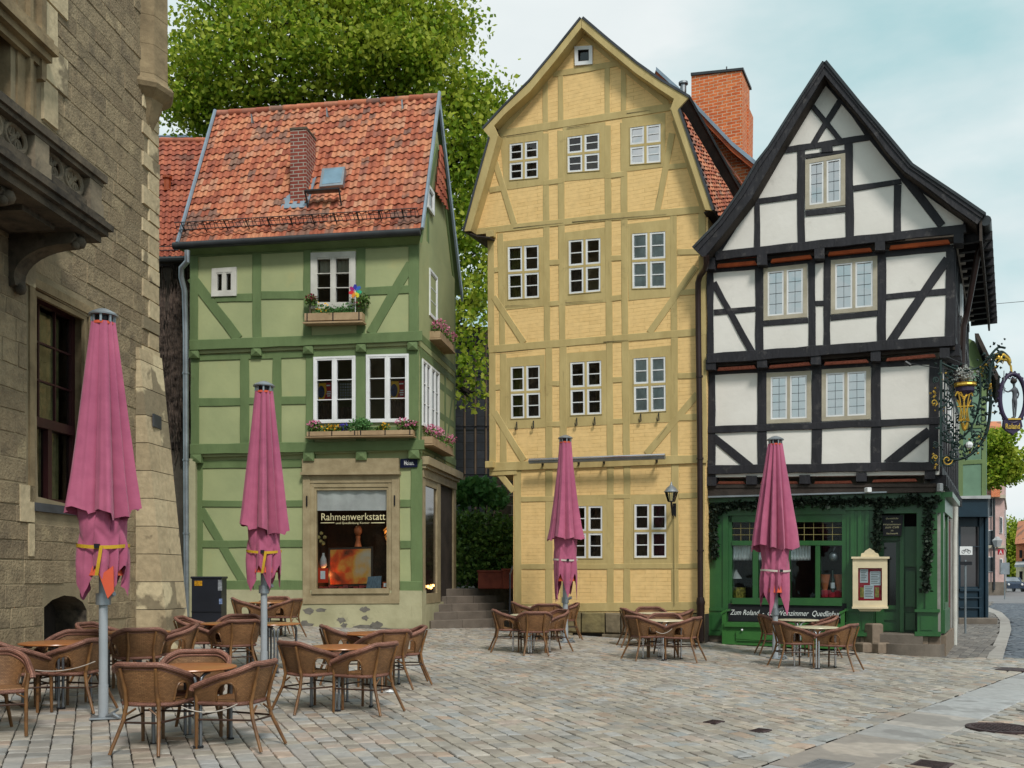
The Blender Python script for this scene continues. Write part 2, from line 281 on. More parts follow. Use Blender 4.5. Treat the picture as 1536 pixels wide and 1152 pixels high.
MT=dict(
 glass=glassM('window_glass'), glassb=glassM('window_glass_bright',refl=2.0,base=0.55),
 white=M('white_paint',(0.78,0.79,0.80,1),0.45,var=0.05,bump=0.1,bscale=25), white2=M('warm_white_paint',(0.62,0.61,0.56,1),0.5,var=0.08),
 dark=M('dark_interior',(0.012,0.010,0.009,1),0.9), lace_glare=M('lace_curtain',(0.80,0.84,0.86,1),0.9,var=0.12,vscale=3), lacepink=M('pale_curtain',(0.78,0.70,0.66,1),0.9,var=0.2,vscale=2.2),  # the white lace colour also serves as painted sky reflection in bright windows
 brown=M('brown_drape',(0.06,0.035,0.028,1),0.9,var=0.2,vscale=6), olive=M('olive_drape',(0.16,0.15,0.03,1),0.9,var=0.2,vscale=8), greyc=M('grey_blind',(0.42,0.43,0.44,1),0.9,var=0.1),
 khaki=M('khaki_timber',C(188,168,116,K),0.72,C(168,148,98,K),vscale=3.0,bump=0.35,bscale=14,wood=(1,1,0.35),stain=(C(110,95,60),0.60,0.5),stscale=2.5),
 yellow=brickM('yellow_painted_brick',C(226,191,132,K),C(221,185,125,K),C(188,152,96,K),0.52,0.085,0.005,0.5,noise=0.10,broken=True),
 blacktim=M('black_timber',(0.022,0.021,0.027,1),0.6,(0.012,0.011,0.014,1),vscale=4,bump=0.6,bscale=14,wood=(1,1,0.3),stain=((0.12,0.11,0.105,1),0.56,0.55),stscale=5),
 plaster=M('white_plaster',(0.80,0.77,0.72,1),0.85,(0.72,0.69,0.64,1),vscale=1.3,bump=0.25,bscale=7,stain=((0.50,0.48,0.44,1),0.60,0.45),stscale=2.2),
 taupe=M('taupe_frame_wood',C(176,168,150,K),0.7,C(150,142,124,K),vscale=3,bump=0.2,bscale=20),
 rust=M('orange_painted_board',C(176,84,40,K),0.6,C(120,50,22,K),vscale=3,bump=0.2), rope=M('pink_carved_rope',C(190,110,88),0.7,C(120,60,46),vscale=30,var=.3),
 green=M('sage_green_timber',C(103,122,80,K),0.7,C(88,106,68,K),vscale=2.4,bump=0.3,bscale=14,wood=(1,1,0.4),stain=(C(70,92,56),0.60,0.5),stscale=2.5),
 pgreen=M('pale_green_plaster',C(160,166,122,K),0.85,C(144,152,112,K),vscale=1.1,bump=0.18,bscale=9,stain=(C(178,172,120),0.58,0.5),stscale=1.0),
 base=M('cream_foundation_plaster',C(176,172,140,K),0.85,C(150,146,116,K),vscale=1.6,bump=0.3,bscale=12,stain=(C(120,112,98),0.60,0.8),stscale=1.8),
 tan=M('beige_shopfront_wood',C(160,146,116,K),0.6,C(134,120,92,K),vscale=4,bump=0.2,bscale=20),
 shop=M('green_gloss_paint',(0.028,0.115,0.030,1),0.32,(0.020,0.085,0.026,1),vscale=2,bump=0.08,bscale=12,spec=0.5),
 slate=M('slate_grey_sheet',(0.055,0.06,0.07,1),0.5,var=0.15), zinc=M('grey_zinc',(0.32,0.35,0.38,1),0.4,var=0.12,metal=0.6), bluezinc=M('blue_grey_zinc',(0.26,0.33,0.40,1),0.45,var=0.08,metal=0.3),
 gutter=M('dark_gutter',(0.05,0.055,0.06,1),0.4,var=.1,metal=.3), brownpipe=M('brown_pipe',(0.030,0.015,0.013,1),0.35,var=.1),
 stone=rampIsl('hall_sandstone',[(0,C(132,117,95)),(0.3,C(147,131,106)),(0.55,C(158,142,115)),(0.8,C(141,126,103)),(1,C(174,157,126))],0.9,(C(90,80,68),0.60,0.5),1.0,26,pscale=3.2),
 pale=rampIsl('pale_quoin_stone',[(0,C(164,148,120,K)),(0.5,C(184,168,138,K)),(1,C(198,184,152,K))],0.9,(C(90,80,66),0.68,0.7),0.5,14,pscale=1.4),
 mortar=M('mortar',C(150,136,110),0.95,var=.1,bump=.3), trac=M('tracery_stone',C(150,136,114),0.85,C(88,80,70),vscale=2.4,bump=0.4,bscale=16,stain=(C(52,48,44),0.56,0.7),stscale=3), dstone=M('weathered_carved_stone',C(112,100,84),0.85,C(42,39,36),vscale=1.8,bump=0.5,bscale=14,stain=(C(30,28,27),0.52,0.8),stscale=2.2),
 mould=M('moulded_sandstone',C(150,132,102,K),0.85,C(104,90,68,K),vscale=2.5,bump=0.4,bscale=16),
 tile=rampIsl('roof_tile',[(0,C(148,84,66)),(0.25,C(177,103,77)),(0.5,C(190,120,90)),(0.7,C(200,137,103)),(0.85,C(156,98,82)),(1,C(200,148,118))],0.8,(C(110,88,80),0.70,0.75),0.35,30,pscale=0.9),
 tile2=rampIsl('old_roof_tile',[(0,C(136,74,60)),(0.4,C(162,90,70)),(0.8,C(178,106,80)),(1,C(144,88,74))],0.8,(C(90,66,58),0.74,0.7),0.35,30),
 brick=brickM('red_brick',C(138,70,58,K),C(118,56,48,K),C(168,158,146),0.25,0.085,0.012,0.5), obrick=brickM('orange_brick',C(206,112,62,K),C(186,88,46,K),C(206,178,150),0.26,0.09,0.010,0.4),
 oldwood=M('old_dark_wood',(0.045,0.034,0.028,1),0.85,var=.2,bump=.4,bscale=20), wicker=None,
 woodtop=M('varnished_wood_top',C(176,112,62),0.28,C(150,90,48),vscale=5,wood=(1,8,1),spec=.5), creamtop=M('cream_table_top',C(210,200,170),0.3,var=.04),
 tubeg=M('grey_steel_tube',(0.20,0.21,0.23,1),0.35,var=.05,metal=.7), chrome=M('polished_steel_tube',(0.62,0.62,0.65,1),0.2,var=.03,metal=.9),
 pink=M('pink_canvas',C(180,95,124),0.85,C(154,76,106),vscale=2.2,bump=.35,bscale=9,sheen=.15,stain=(C(190,110,140),.6,.35),stscale=3), orange=M('orange_lining',C(214,92,62),0.8,var=.06),
 pole=M('light_grey_pole',(0.36,0.39,0.42,1),0.4,var=.06), strapy=M('yellow_strap',C(200,160,40),.7), strapw=M('pale_strap',C(200,190,180),.7), black=M('black_plastic',(0.012,0.013,0.018,1),0.4),
 boxblk=M('charcoal_cabinet_paint',(0.016,0.018,0.026,1),0.45,var=.08), flowerbox=M('beige_planter_wood',C(178,152,120),.7,C(150,126,96),vscale=4), terra=M('terracotta',C(150,76,58),.75,C(100,46,36),vscale=3),
 step=M('worn_step_stone',C(120,110,100),.85,C(92,84,76),vscale=2,bump=.3), iron=M('dark_green_iron',(0.020,0.042,0.038,1),.45,var=.2,metal=.2), gold=M('gilded_iron',(0.75,0.48,0.08,1),.35,var=.15,metal=.6), purple=M('violet_black_iron',(0.035,0.022,0.06,1),.45), figure=M('grey_painted_figure',(0.13,0.14,0.16,1),.5,var=.2),
 board=M('blackboard',(0.012,0.012,0.016,1),.6,var=.1), cream=M('cream_case_paint',C(222,206,172),.5,var=.06), paper=M('paper',(0.74,0.78,0.84,1),.8,var=.08), red=M('red_backing',C(176,30,50),.8), ink=M('letter_cream',C(226,214,170),.7), blue=M('enamel_blue',(0.010,0.014,0.045,1),.25),
 leaf=rampIsl('lime_tree_leaf',[(0,(0.11,0.19,0.012,1)),(0.35,(0.21,0.33,0.018,1)),(0.7,(0.32,0.44,0.028,1)),(1,(0.50,0.55,0.07,1))],.6,((0.46,0.50,0.06,1),.60,.6),0,trans=.45,spec=.3,pscale=.8),
 leafd=rampIsl('dark_shrub_leaf',[(0,(0.04,0.085,0.02,1)),(0.5,(0.09,0.18,0.035,1)),(1,(0.20,0.32,0.07,1))],.55,None,0,trans=.2), leaff=rampIsl('fern_leaf',[(0,(0.06,0.17,0.05,1)),(1,(0.16,0.34,0.11,1))],.6,None,0,trans=.3),
 garland=rampIsl('fir_garland',[(0,(0.006,0.012,0.007,1)),(0.8,(0.016,0.030,0.016,1)),(1,(0.06,0.08,0.06,1))],.7,None,0), bark=M('bark',(0.045,0.035,0.028,1),.9,var=.25,bump=.6,bscale=10), twig=M('dry_creeper',(0.13,0.095,0.078,1),.95,var=.3,vscale=8),
 fpink=rampIsl('pink_petals',[(0,C(200,90,130)),(1,C(232,160,190))],.7,None,0,trans=.2), fyel=M('yellow_petals',C(230,170,30),.7), fblue=M('blue_petals',C(60,50,150),.7), fred=M('dark_red_petals',C(130,30,50),.7),
)
# ================= GROUND
xs=[-400,-60,-30,-20,-12,-8,-4,0,4,8,12,20,30,60,400]; ys=[-60,0,5,10,15,19,22,26,32,45,70,120,400,1500]
mb=MB(); vv=[(x,y,g(x,y)-0.03) for y in ys for x in xs]; nx=len(xs)
mb.add(vv,[(j*nx+i,j*nx+i+1,(j+1)*nx+i+1,(j+1)*nx+i) for j in range(len(ys)-1) for i in range(nx-1)])
struct('ground',mb,M('joint_dirt',C(62,58,52),.95,C(46,43,39),vscale=3,bump=.4,bscale=20))
def inpoly(x,y,pl):
    c=False;n=len(pl);j=n-1
    for i in range(n):
        xi,yi=pl[i];xj,yj=pl[j]
        if (yi>y)!=(yj>y) and x<(xj-xi)*(y-yi)/(yj-yi)+xi: c=not c
        j=i
    return c
def gp(l): return [tuple(G(x,y)[:2]) for x,y in l]
ROAD=gp([(1503,987),(1516,946),(1514,930),(1503,919),(1492,914),(1481,911),(1490,904),(1505,890),(1560,885),(1700,900),(1700,987)])
ROAD+= []
KERB=gp([(1480,988),(1499,949),(1500,931),(1492,921),(1480,917),(1460,914),(1462,909),(1482,911),(1503,919),(1514,930),(1517,944),(1504,988)])
STREET=gp([(1400,986),(1720,986),(1720,905),(1600,884),(1400,884)])
# drain band
LA=Vector(G(1129,1152)[:2]); LB=Vector(G(1536,1007)[:2]); de=(LB-LA).normalized(); dn=Vector((de.y,-de.x))   # dn to the right
BW_=0.80
covers=[]   # manhole exclusion (x,y,r)
def stonerow(mb,o,d1,a0,a1,b0,b1,hgt,rng,skip,la=(.16,.32),inset=.010,joint=.006):
    d2=Vector((-d1.y,d1.x)); b=b0
    while b<b1:
        wd=rng.uniform(.150,.185); a=a0+rng.uniform(0,.3)
        while a<a1:
            ln=rng.uniform(*la); c=o+d1*(a+ln/2)+d2*(b+wd/2)
            if not skip(c.x,c.y): stone(mb,c,d1,d2,ln/2-joint/2,wd/2-joint/2,hgt(c) if callable(hgt) else hgt,inset,rng)
            a+=ln
        b+=wd
def stone(mb,c,d1,d2,hl,hw,hgt,inset,rng):
    top=rng.uniform(-.004,.004); t1=rng.uniform(-.004,.004); t2=rng.uniform(-.004,.004); vs=[]
    corners=[(-1,-1),(1,-1),(1,1),(-1,1)]
    jj=[(rng.uniform(-.0045,.0045),rng.uniform(-.0045,.0045)) for _ in range(4)]
    for ins,dz in((0,-.016),(inset*.5,-.003),(inset*1.6,0.0)):
        for (sa,sb),(ja,jb) in zip(corners,jj):
            p=c+d1*(sa*(hl-ins)+ja)+d2*(sb*(hw-ins)+jb); vs.append((p.x,p.y,g(p.x,p.y)+hgt+top+dz+(t1*sa+t2*sb)*(dz>-.02)))
    f=[(8,9,10,11)]
    for k in(0,4):
        for i in range(4): j=(i+1)%4; f.append((k+i,k+j,k+4+j,k+4+i))
    mb.add(vs,f)
rng=random.Random(3)
def vis(x,y,m=40):
    if y<5.0: return False
    px=CX+FP*x/y; return -m<px<1536+m
def skip_plaza(x,y):
    if not vis(x,y): return True
    if y>24.5: return True
    q=(Vector((x,y))-LA).dot(dn)
    if -0.08<q<BW_-0.08: return True
    if inpoly(x,y,STREET): return True
    for cx,cy,r in covers:
        if (x-cx)**2+(y-cy)**2<r*r: return True
    return False
for px,py,r in((1500,1093,.36),): p=G(px,py); covers.append((p.x,p.y,r-.06))
STC=rampIsl('plaza_stone',[(0,C(138,130,121)),(0.15,C(154,147,136)),(0.3,C(165,157,144)),(0.45,C(154,154,153)),(0.6,C(174,161,145)),(0.72,C(145,148,148)),(0.86,C(176,153,135)),(0.93,C(162,159,155)),(1,C(184,175,162))],0.6,(C(104,98,89),0.64,0.4),0.35,22,pscale=0.5,spec=.4)
mb=MB(); d1=Vector((.40,-.915)).normalized(); O=Vector((0,0))
def sk2(x,y): return skip_plaza(x,y)
stonerow(mb,O,d1,-26,8,-14,24,(lambda c:-.011 if -.34<(c-LA).dot(dn)<BW_+.2 else 0.0),rng,sk2,la=(.14,.27))
struct('plaza_paving',mb,STC,uv=False)
# edging row and gutter slabs
mb=MB(); L_=(LB-LA).length
a=-9.0
while a<34:
    ln=rng.uniform(.22,.34); c=LA+de*(a+ln/2)-dn*.11
    if vis(c.x,c.y,200): stone(mb,c,de,dn,ln/2-.005,.095,0.0,.012,rng)
    a+=ln
struct('gutter_edging',mb,STC,uv=False)
mb=MB(); a=-9.0
while a<34:
    ln=rng.uniform(.85,1.35); c=LA+de*(a+ln/2)+dn*(BW_/2)
    if vis(c.x,c.y,300): stone(mb,c,de,dn,ln/2-.004,BW_/2-.01,-0.006,.010,rng)
    a+=ln
struct('gutter_slabs',mb,rampIsl('smooth_slab',[(0,C(150,146,142)),(0.5,C(164,164,164)),(1,C(172,160,148))],.5,(C(110,106,104),.62,.5),.15,12,pscale=1.2,spec=.45),uv=False)
# street side: small dark setts, road, kerb
def sk3(x,y):
    if not inpoly(x,y,STREET) or not vis(x,y,10): return True
    return inpoly(x,y,ROAD) or inpoly(x,y,KERB) or y>60
mb=MB(); stonerow(mb,O,Vector((.5,.866)),0,70,-14,22,0.0,random.Random(5),sk3,la=(.12,.2))
struct('side_pavement',mb,rampIsl('pavement_sett',[(0,C(96,92,90)),(0.5,C(116,112,108)),(1,C(134,128,122))],.7,None,.3,22),uv=False)
def sk4(x,y): return not inpoly(x,y,ROAD) or not vis(x,y,20) or y>70
mb=MB(); stonerow(mb,O,Vector((1,.1)).normalized(),5,45,15,70,-.01,random.Random(6),sk4,la=(.2,.34))
struct('street_paving',mb,rampIsl('blue_road_sett',[(0,C(70,76,86)),(0.5,C(88,94,104)),(1,C(108,112,118))],.55,None,.3,20),uv=False)
mb=MB(); f=[Vector((x,y,g(x,y)+.012)) for x,y in KERB]; mb.prism(f,Vector((0,0,-.12))); struct('kerb',mb,M('kerb_stone',C(168,162,156),.6,C(140,134,128),vscale=2,bump=.2))
# far street surface beyond the corner
mb=MB(); f=[G(1400,909,-.004),G(1492,905,-.004),G(1720,905,-.004),G(1720,882,-.004),G(1500,878.5,-.004),G(1400,878.5,-.004)]; mb.sheet(f,flip=Vector((0,0,1)))
struct('far_road',mb,M('far_asphalt',C(128,126,128),.7,C(112,110,112),vscale=.4))
# manhole covers
ironm=M('rusty_cast_iron',C(84,66,66),.6,C(52,42,44),vscale=8,bump=.4,bscale=40,metal=.4)
def cover_round(px,py,r,label):
    p=G(px,py); p.z+=.012; t=thing('manhole_cover',label,'manhole cover',(p.x,p.y,p.z-.02)); a=MB().lathe((p.x,p.y,p.z-.02),[(r,0),(r,.026),(r-.05,.028),(r-.055,.020),(.02,.020)],36); part('frame_ring',a,ironm,t)
    b=MB()
    for i in range(-5,6):
        for j in range(-5,6):
            if i*i+j*j<26: b.box((p.x+i*r/6.6,p.y+j*r/6.6,p.z+.003),r/10,r/10,.008)
    part('raised_pattern',b,ironm,t)
cover_round(1500,1093,.36,'large round iron manhole cover in the cobbles at the lower right corner')
def cover_rect(px,py,sx,sy,label,m=ironm,tex=True):
    p=G(px,py); rz=math.atan2(de.y,de.x); t=thing('access_cover',label,'access cover',(p.x,p.y,p.z)); part('plate',MB().box((p.x,p.y,p.z-.006),sx,sy,.03,rz,.004),m,t)
    b=MB()
    for i in range(-3,4): b.box((p.x+math.cos(rz)*i*sx/8,p.y+math.sin(rz)*i*sx/8,p.z+.010),sx/18,sy*.8,.006,rz)
    part('raised_pattern',b,m,t)
cover_rect(1071,1083,.22,.16,'left one of two small iron covers in the open cobbles')
cover_rect(1141,1096,.22,.16,'right one of two small iron covers in the open cobbles')
cover_rect(1398,1147,.34,.30,'square rusty iron cover in the cobbles beside the smooth gutter slabs')
cover_rect(1240,1148,.48,.34,'pale grey ribbed drain cover set in the smooth gutter slabs',M('galvanised_grate',C(140,140,142),.5,metal=.4))
mb=MB(); p=G(1515,1004); mb.lathe((p.x,p.y,p.z-.02),[(.34,0),(.34,.028),(.3,.03),(.01,.03)],32); o=single('manhole_cover',mb,ironm,'far round manhole cover beside the start of the side street','manhole cover')
mb=MB(); p=G(585,1038); 
for i in range(7):
    a=i*.9; mb.add([(p.x+math.cos(a)*.05*(1+i%3*.4),p.y+math.sin(a)*.06,p.z+.004),(p.x+math.cos(a+.9)*.06,p.y+math.sin(a+.9)*.07,p.z+.006),(p.x,p.y,p.z+.035)],[(0,1,2)])
single('paper_scrap',mb,MT['white'],'crumpled white paper scrap lying on the cobbles by the chairs','litter')
# ================= BUILDING KIT
def beam(F,p,q,w,off,t,parent,name,mat,jit=0.5,w2=None,seed=None):
    r=random.Random(seed if seed is not None else int(p[0]*7+p[1]*13+q[0]*3+q[1]))
    dx,dy=q[0]-p[0],q[1]-p[1]; L_=math.hypot(dx,dy); nx,ny=-dy/L_,dx/L_; n=max(1,int(L_/26)); w2=w2 or w; v=[]
    for i in range(n+1):
        a=i/n; x=p[0]+dx*a; y=p[1]+dy*a; h=(w*(1-a)+w2*a)/2; j1=r.uniform(-jit,jit); j2=r.uniform(-jit,jit)
        l=(x+nx*(h+j1),y+ny*(h+j1)); rr=(x-nx*(h+j2),y-ny*(h+j2)); li=(x+nx*(h+j1-.5),y+ny*(h+j1-.5)); ri=(x-nx*(h+j2-.5),y-ny*(h+j2-.5))
        o=off+r.uniform(-.0015,.0015)
        A=F.hit(*l,off-.006); B=F.hit(*li,o); C_=F.hit(*ri,o); D_=F.hit(*rr,off-.006)
        v+=[F.hit(*l,off-.006)-F.n*(t-.006),A,B,C_,D_,D_-F.n*(t-.006)]
    f=[]
    for i in range(n):
        for k in range(5): f.append((i*6+k,i*6+k+1,(i+1)*6+k+1,(i+1)*6+k))
    f.append((5,4,3,2,1,0)); b=n*6; f.append(tuple(b+k for k in range(6)))
    # orient
    a,b_,c=[Vector(v[k]) for k in f[2][:3]]
    if (b_-a).cross(c-a).dot(F.n)<0: f=[x[::-1] for x in f]
    return part(name,MB().add(v,f),mat,parent)
def panel(F,q,off,t,parent,name,mat,label=None):
    return part(name,MB().prism([F.hit(x,y,off) for x,y in q],-F.n*t),mat,parent,label=label)
def storey(F,poly,off,back,holes,parent,mat,name='wall',soffit=None):
    fr=[F.hit(x,y,off) for x,y in poly]; hs=[[F.hit(x,y,off) for x,y in h] for h in holes]
    mb=MB(); mb.sheet(fr,hs,flip=F.n); n=len(fr); bk=[p+back for p in fr]
    k=len(mb.v); mb.v+=[tuple(p) for p in fr]+[tuple(p) for p in bk]
    for i in range(n): j=(i+1)%n; mb.f.append((k+i,k+j,k+n+j,k+n+i))
    mb.sheet(bk,flip=-F.n); return part(name,mb,mat,parent)
def inset(q,m):
    cx=sum(x for x,y in q)/4; cy=sum(y for x,y in q)/4
    return [(x-math.copysign(m,x-cx),y-math.copysign(m,y-cy)) for x,y in q]
def curtain_mb(Q,a0,b0,a1,b1,o,amp=.015,waves=7):
    if o==-.036: amp=.006
    v=[];f=[];n=waves*4
    for j in range(2):
        for i in range(n+1):
            a=a0+(a1-a0)*i/n; v.append(Q.p(a,b0+(b1-b0)*j,o+amp*math.sin(i*PI/2+.4)))
    for i in range(n): f.append((i,i+1,n+1+i+1,n+1+i))
    return MB().add(v,f)
def window(F,q,off,parent,sash=2,rows=3,leaf_rows=1,frame=.05,sashw=.035,mull=.05,bar=.018,depth=.06,fm=None,gm=None,sm=None,curtain=None,lead=None,outer=True,name='window',label=None,gaprow=.05,proud=.02):
    """q: pixel quad of the whole window; sash: columns of casements, leaf_rows: rows of casements, rows: panes high in each"""
    Q=Quad(F,q,off); fm=fm or MT['white']; sm=sm or MT['white']; gm=gm or MT['glass']; W,H=Q.w,Q.h
    f=MB()
    if outer:
        Q.mbox(f,0,0,frame,H,-depth,proud); Q.mbox(f,W-frame,0,W,H,-depth,proud); Q.mbox(f,frame,0,W-frame,frame,-depth,proud-.002); Q.mbox(f,frame,H-frame,W-frame,H,-depth,proud-.002)
    iw=W-2*frame; ih=H-2*frame; cw=(iw-mull*(sash-1))/sash; rh=(ih-gaprow*(leaf_rows-1))/leaf_rows
    for i in range(1,sash): x=frame+i*cw+(i-1)*mull; Q.mbox(f,x,frame,x+mull,H-frame,-depth,proud-.004)
    for j in range(1,leaf_rows): y=frame+j*rh+(j-1)*gaprow; Q.mbox(f,frame,y,W-frame,y+gaprow,-depth,proud-.006)
    w=part(name,f,fm,parent,label=label)
    for i in range(sash):
        for j in range(leaf_rows):
            x0=frame+i*(cw+mull); y0=frame+j*(rh+gaprow); x1=x0+cw; y1=y0+rh; s=MB(); sp=proud-.010
            Q.mbox(s,x0,y0,x0+sashw,y1,-depth+.01,sp); Q.mbox(s,x1-sashw,y0,x1,y1,-depth+.01,sp); Q.mbox(s,x0+sashw,y0,x1-sashw,y0+sashw,-depth+.01,sp-.002); Q.mbox(s,x0+sashw,y1-sashw,x1-sashw,y1,-depth+.01,sp-.002)
            gh=(y1-y0-2*sashw)
            for k in range(1,rows): y=y0+sashw+gh*k/rows; Q.mbox(s,x0+sashw,y-bar/2,x1-sashw,y+bar/2,-.03,sp-.006)
            part('casement',s,sm,w)
    pn=MB(); c=[Q.m(frame,frame,-.022),Q.m(W-frame,frame,-.022),Q.m(W-frame,H-frame,-.022),Q.m(frame,H-frame,-.022)]
    pn.sheet(c,flip=F.n); part('pane',pn,gm,w)
    if lead:
        lm=MB()
        for i in range(sash):
            x0=frame+i*(cw+mull)+sashw; x1=x0+cw-2*sashw
            for k in range(1,lead[0]): x=x0+(x1-x0)*k/lead[0]; Q.mbox(lm,x-.004,frame+sashw,x+.004,H-frame-sashw,-.024,-.014)
            for k in range(1,lead[1]): y=frame+sashw+(ih-2*sashw)*k/lead[1]; Q.mbox(lm,x0,y-.004,x1,y+.004,-.025,-.0145)
        part('leading',lm,MT['gutter'],w)
    for cu in (curtain or []):
        a0,b0,a1,b1,mt=cu[:5]; part('curtain',curtain_mb(Q,a0,b0,a1,b1,-.036 if mt=='lace_glare' else -.075 if mt in('lacepink','greyc') else -.13),MT[mt] if isinstance(mt,str) else mt,w,smooth=60)  # white sheets close to the glass imitate reflected sky in some windows
    return w
def tile_roof(A,B,C_,D_,nr,nc,amp=.024,lift=.035,seed=1,over=.16,n=6):
    "A eave-left B eave-right C ridge-right D ridge-left"
    r=random.Random(seed); A,B,C_,D_=map(Vector,(A,B,C_,D_)); nrm=(B-A).cross(D_-A).normalized(); sl=((D_-A).normalized())
    mb=MB()
    def S(u,v): return A*(1-u)*(1-v)+B*u*(1-v)+C_*u*v+D_*(1-u)*v
    for j in range(nr):
        for i in range(nc):
            du=r.uniform(-.02,.02)/nc; dl=r.uniform(-.006,.008); dv=r.uniform(-.06,.06)/nr; v0=(j+0)/nr+dv; v1=min(1,(j+1+over)/nr); vs=[]
            for vv,li in((v0,lift),(v1,0.004)):
                for k in range(n+1):
                    q=k/n; u=(i-.06+q*1.10)/nc+du; h=amp*math.cos(2*PI*(q-.80)); vs.append(S(u,vv)+nrm*(li+h+dl+amp))
            for k in range(n+1):
                q=k/n; vs.append(Vector(vs[k])-nrm*.020)
            f=[]
            for k in range(n): f.append((k,k+1,n+1+k+1,n+1+k)); f.append((2*(n+1)+k,2*(n+1)+k+1,k+1,k))
            mb.add(vs,f)
    return mb
def ridge_mb(p,q,r=.10,seg=.34,seed=2):
    rr=random.Random(seed); p,q=Vector(p),Vector(q); L_=(q-p).length; n=max(1,int(L_/seg)); mb=MB(); d=(q-p)/n
    for i in range(n):
        a=p+d*i; b=p+d*(i+1.12); mb.tube([a,b],[r*rr.uniform(.95,1.08),r*.88],10)
    return mb
def leaves_mb(centers,radii,n,size,seed=1,shell=.55,clump=None,droop=0,spread=.25):
    "n leaf quads scattered in ellipsoid lobes"
    R=np.random.default_rng(seed); centers=np.array(centers,float); radii=np.array(radii,float)
    if radii.ndim==1: radii=np.repeat(radii[:,None],3,1)
    vol=radii.prod(1)**(2/3); pr=vol/vol.sum(); nc=max(1,n//(clump or 1)); li=R.choice(len(centers),nc,p=pr)
    d=R.normal(size=(nc,3)); d/=np.linalg.norm(d,axis=1)[:,None]; rad_=shell+(1-shell)*R.random(nc)**.6
    c=centers[li]+d*radii[li]*rad_[:,None]
    if clump: c=np.repeat(c,clump,0)+R.normal(size=(nc*clump,3))*spread*np.array([1,1,.55])
    m=len(c); a=R.normal(size=(m,3)); a[:,2]-=droop; a/=np.linalg.norm(a,axis=1)[:,None]; b=np.cross(a,R.normal(size=(m,3))); b/=np.linalg.norm(b,axis=1)[:,None]
    s=size*R.uniform(.6,1.25,m)[:,None]
    v=np.stack([c,c+a*s*.45+b*s*.36,c+a*s,c+a*s*.45-b*s*.36],1).reshape(-1,3)
    f=np.arange(m*4).reshape(-1,4)
    return v,f.tolist()
def fpart(name,vf,mat,parent,label=None):
    return part(name,(vf[0].tolist(),vf[1]),mat,parent,uv=False,label=label)
def text_part(s,F,px,py,off,hpx,parent,name,mat,width_px=None,shear=0,extr=.004,align='LEFT',label=None,bold=0):
    cu=bpy.data.curves.new('t','FONT'); cu.body=s; cu.size=1; cu.extrude=0; cu.shear=shear; cu.align_x=align; cu.resolution_u=3; cu.offset=bold
    o=bpy.data.objects.new('t',cu); COL.objects.link(o); dg=bpy.context.evaluated_depsgraph_get(); me=bpy.data.meshes.new_from_object(o.evaluated_get(dg)); bpy.data.objects.remove(o)
    V=np.array([v.co[:] for v in me.vertices]); fs=[tuple(p.vertices) for p in me.polygons]; bpy.data.meshes.remove(me)
    h=.72; p0=F.hit(px,py,off); sc=(F.hit(px,py-hpx,off)-p0).length/h
    sx=sc
    ur=F.u if F.hit(px+5,py,off).dot(F.u)>p0.dot(F.u) else -F.u
    if width_px: sx=abs((F.hit(px+width_px,py,off)-p0).dot(F.u))/(V[:,0].max()-min(0,V[:,0].min()))
    W=[p0+ur*(x*sx)+Vector((0,0,y*sc)) for x,y,z in V]; mb=MB().add(W,fs)
    a,b,c=[Vector(mb.v[i]) for i in mb.f[0][:3]]
    return part(name,mb,mat,parent,label=label,uv=False)
def pipe(pts,r,label,mat,rings=(),name='downpipe',group=None):
    mb=MB().tube(pts,r,12); b=np.array(mb.v); t=thing(name,label,'downpipe',(float(np.mean(b[:,0])),float(np.mean(b[:,1])),float(b[:,2].min())),group); part('pipe',mb,mat,t,smooth=50)
    for p in rings: part('pipe_bracket',MB().tube([Vector(p)-Vector((0,0,.02)),Vector(p)+Vector((0,0,.02))],r*1.25,12),mat,t,smooth=50)
    return t
# ================= STONE HALL (left)
FH=Fa(-60,12.0,235,17.0)
FH=plan(FH.o+Vector((-.01,0,0)),(.0917,1)); FH.o=Vector((-7.85+.0917*9.0,9.0,0)); # base line x=-7.85+.0917*y
FH.u=Vector((.0917,1,0)).normalized(); FH.n=Vector((FH.u.y,-FH.u.x,0))
hall=thing('stone_town_hall','large brown sandstone hall with carved balcony and tall barred windows, at the left edge','building',(FH.o.x,FH.o.y,0))
KE=FH.kz(237,600)[0]; TOP=15.5
BACK=-FH.n*7.0
# openings in pixels TL,TR,BR,BL
W1q=[(50,430),(133,476),(133,764),(57,745)]
W2q=[(-60,0-250),(66,-160),(62,205),(-60,120)]
AR=[(66,975),(66,911),(78,900),(96,893),(112,895),(124,903),(130,915),(130,985)]
# upper window (two parts) px: lower light x..15 ; surround to 64
W2a=[(-70,-10),(16,52),(16,150),(-70,85)]
W2b=[(-70,-130),(22,-75),(22,40),(-70,-28)]
pts=[FH.at(-6,0),FH.at(KE,0),FH.at(KE,TOP),FH.at(-6,TOP)]; pts[0].z=-.4; pts[1].z=-.4
hs=[[FH.hit(*p) for p in q] for q in(W1q,AR,W2a,W2b)]
mb=MB(); mb.sheet(pts,hs,flip=FH.n); k=len(mb.v); bk=[p+BACK for p in pts]; mb.v+=[tuple(p) for p in pts+bk]
for i in range(4): j=(i+1)%4; mb.f.append((k+i,k+j,k+4+j,k+4+i))
mb.sheet(bk); part('wall_core',mb,MT['mortar'],hall)
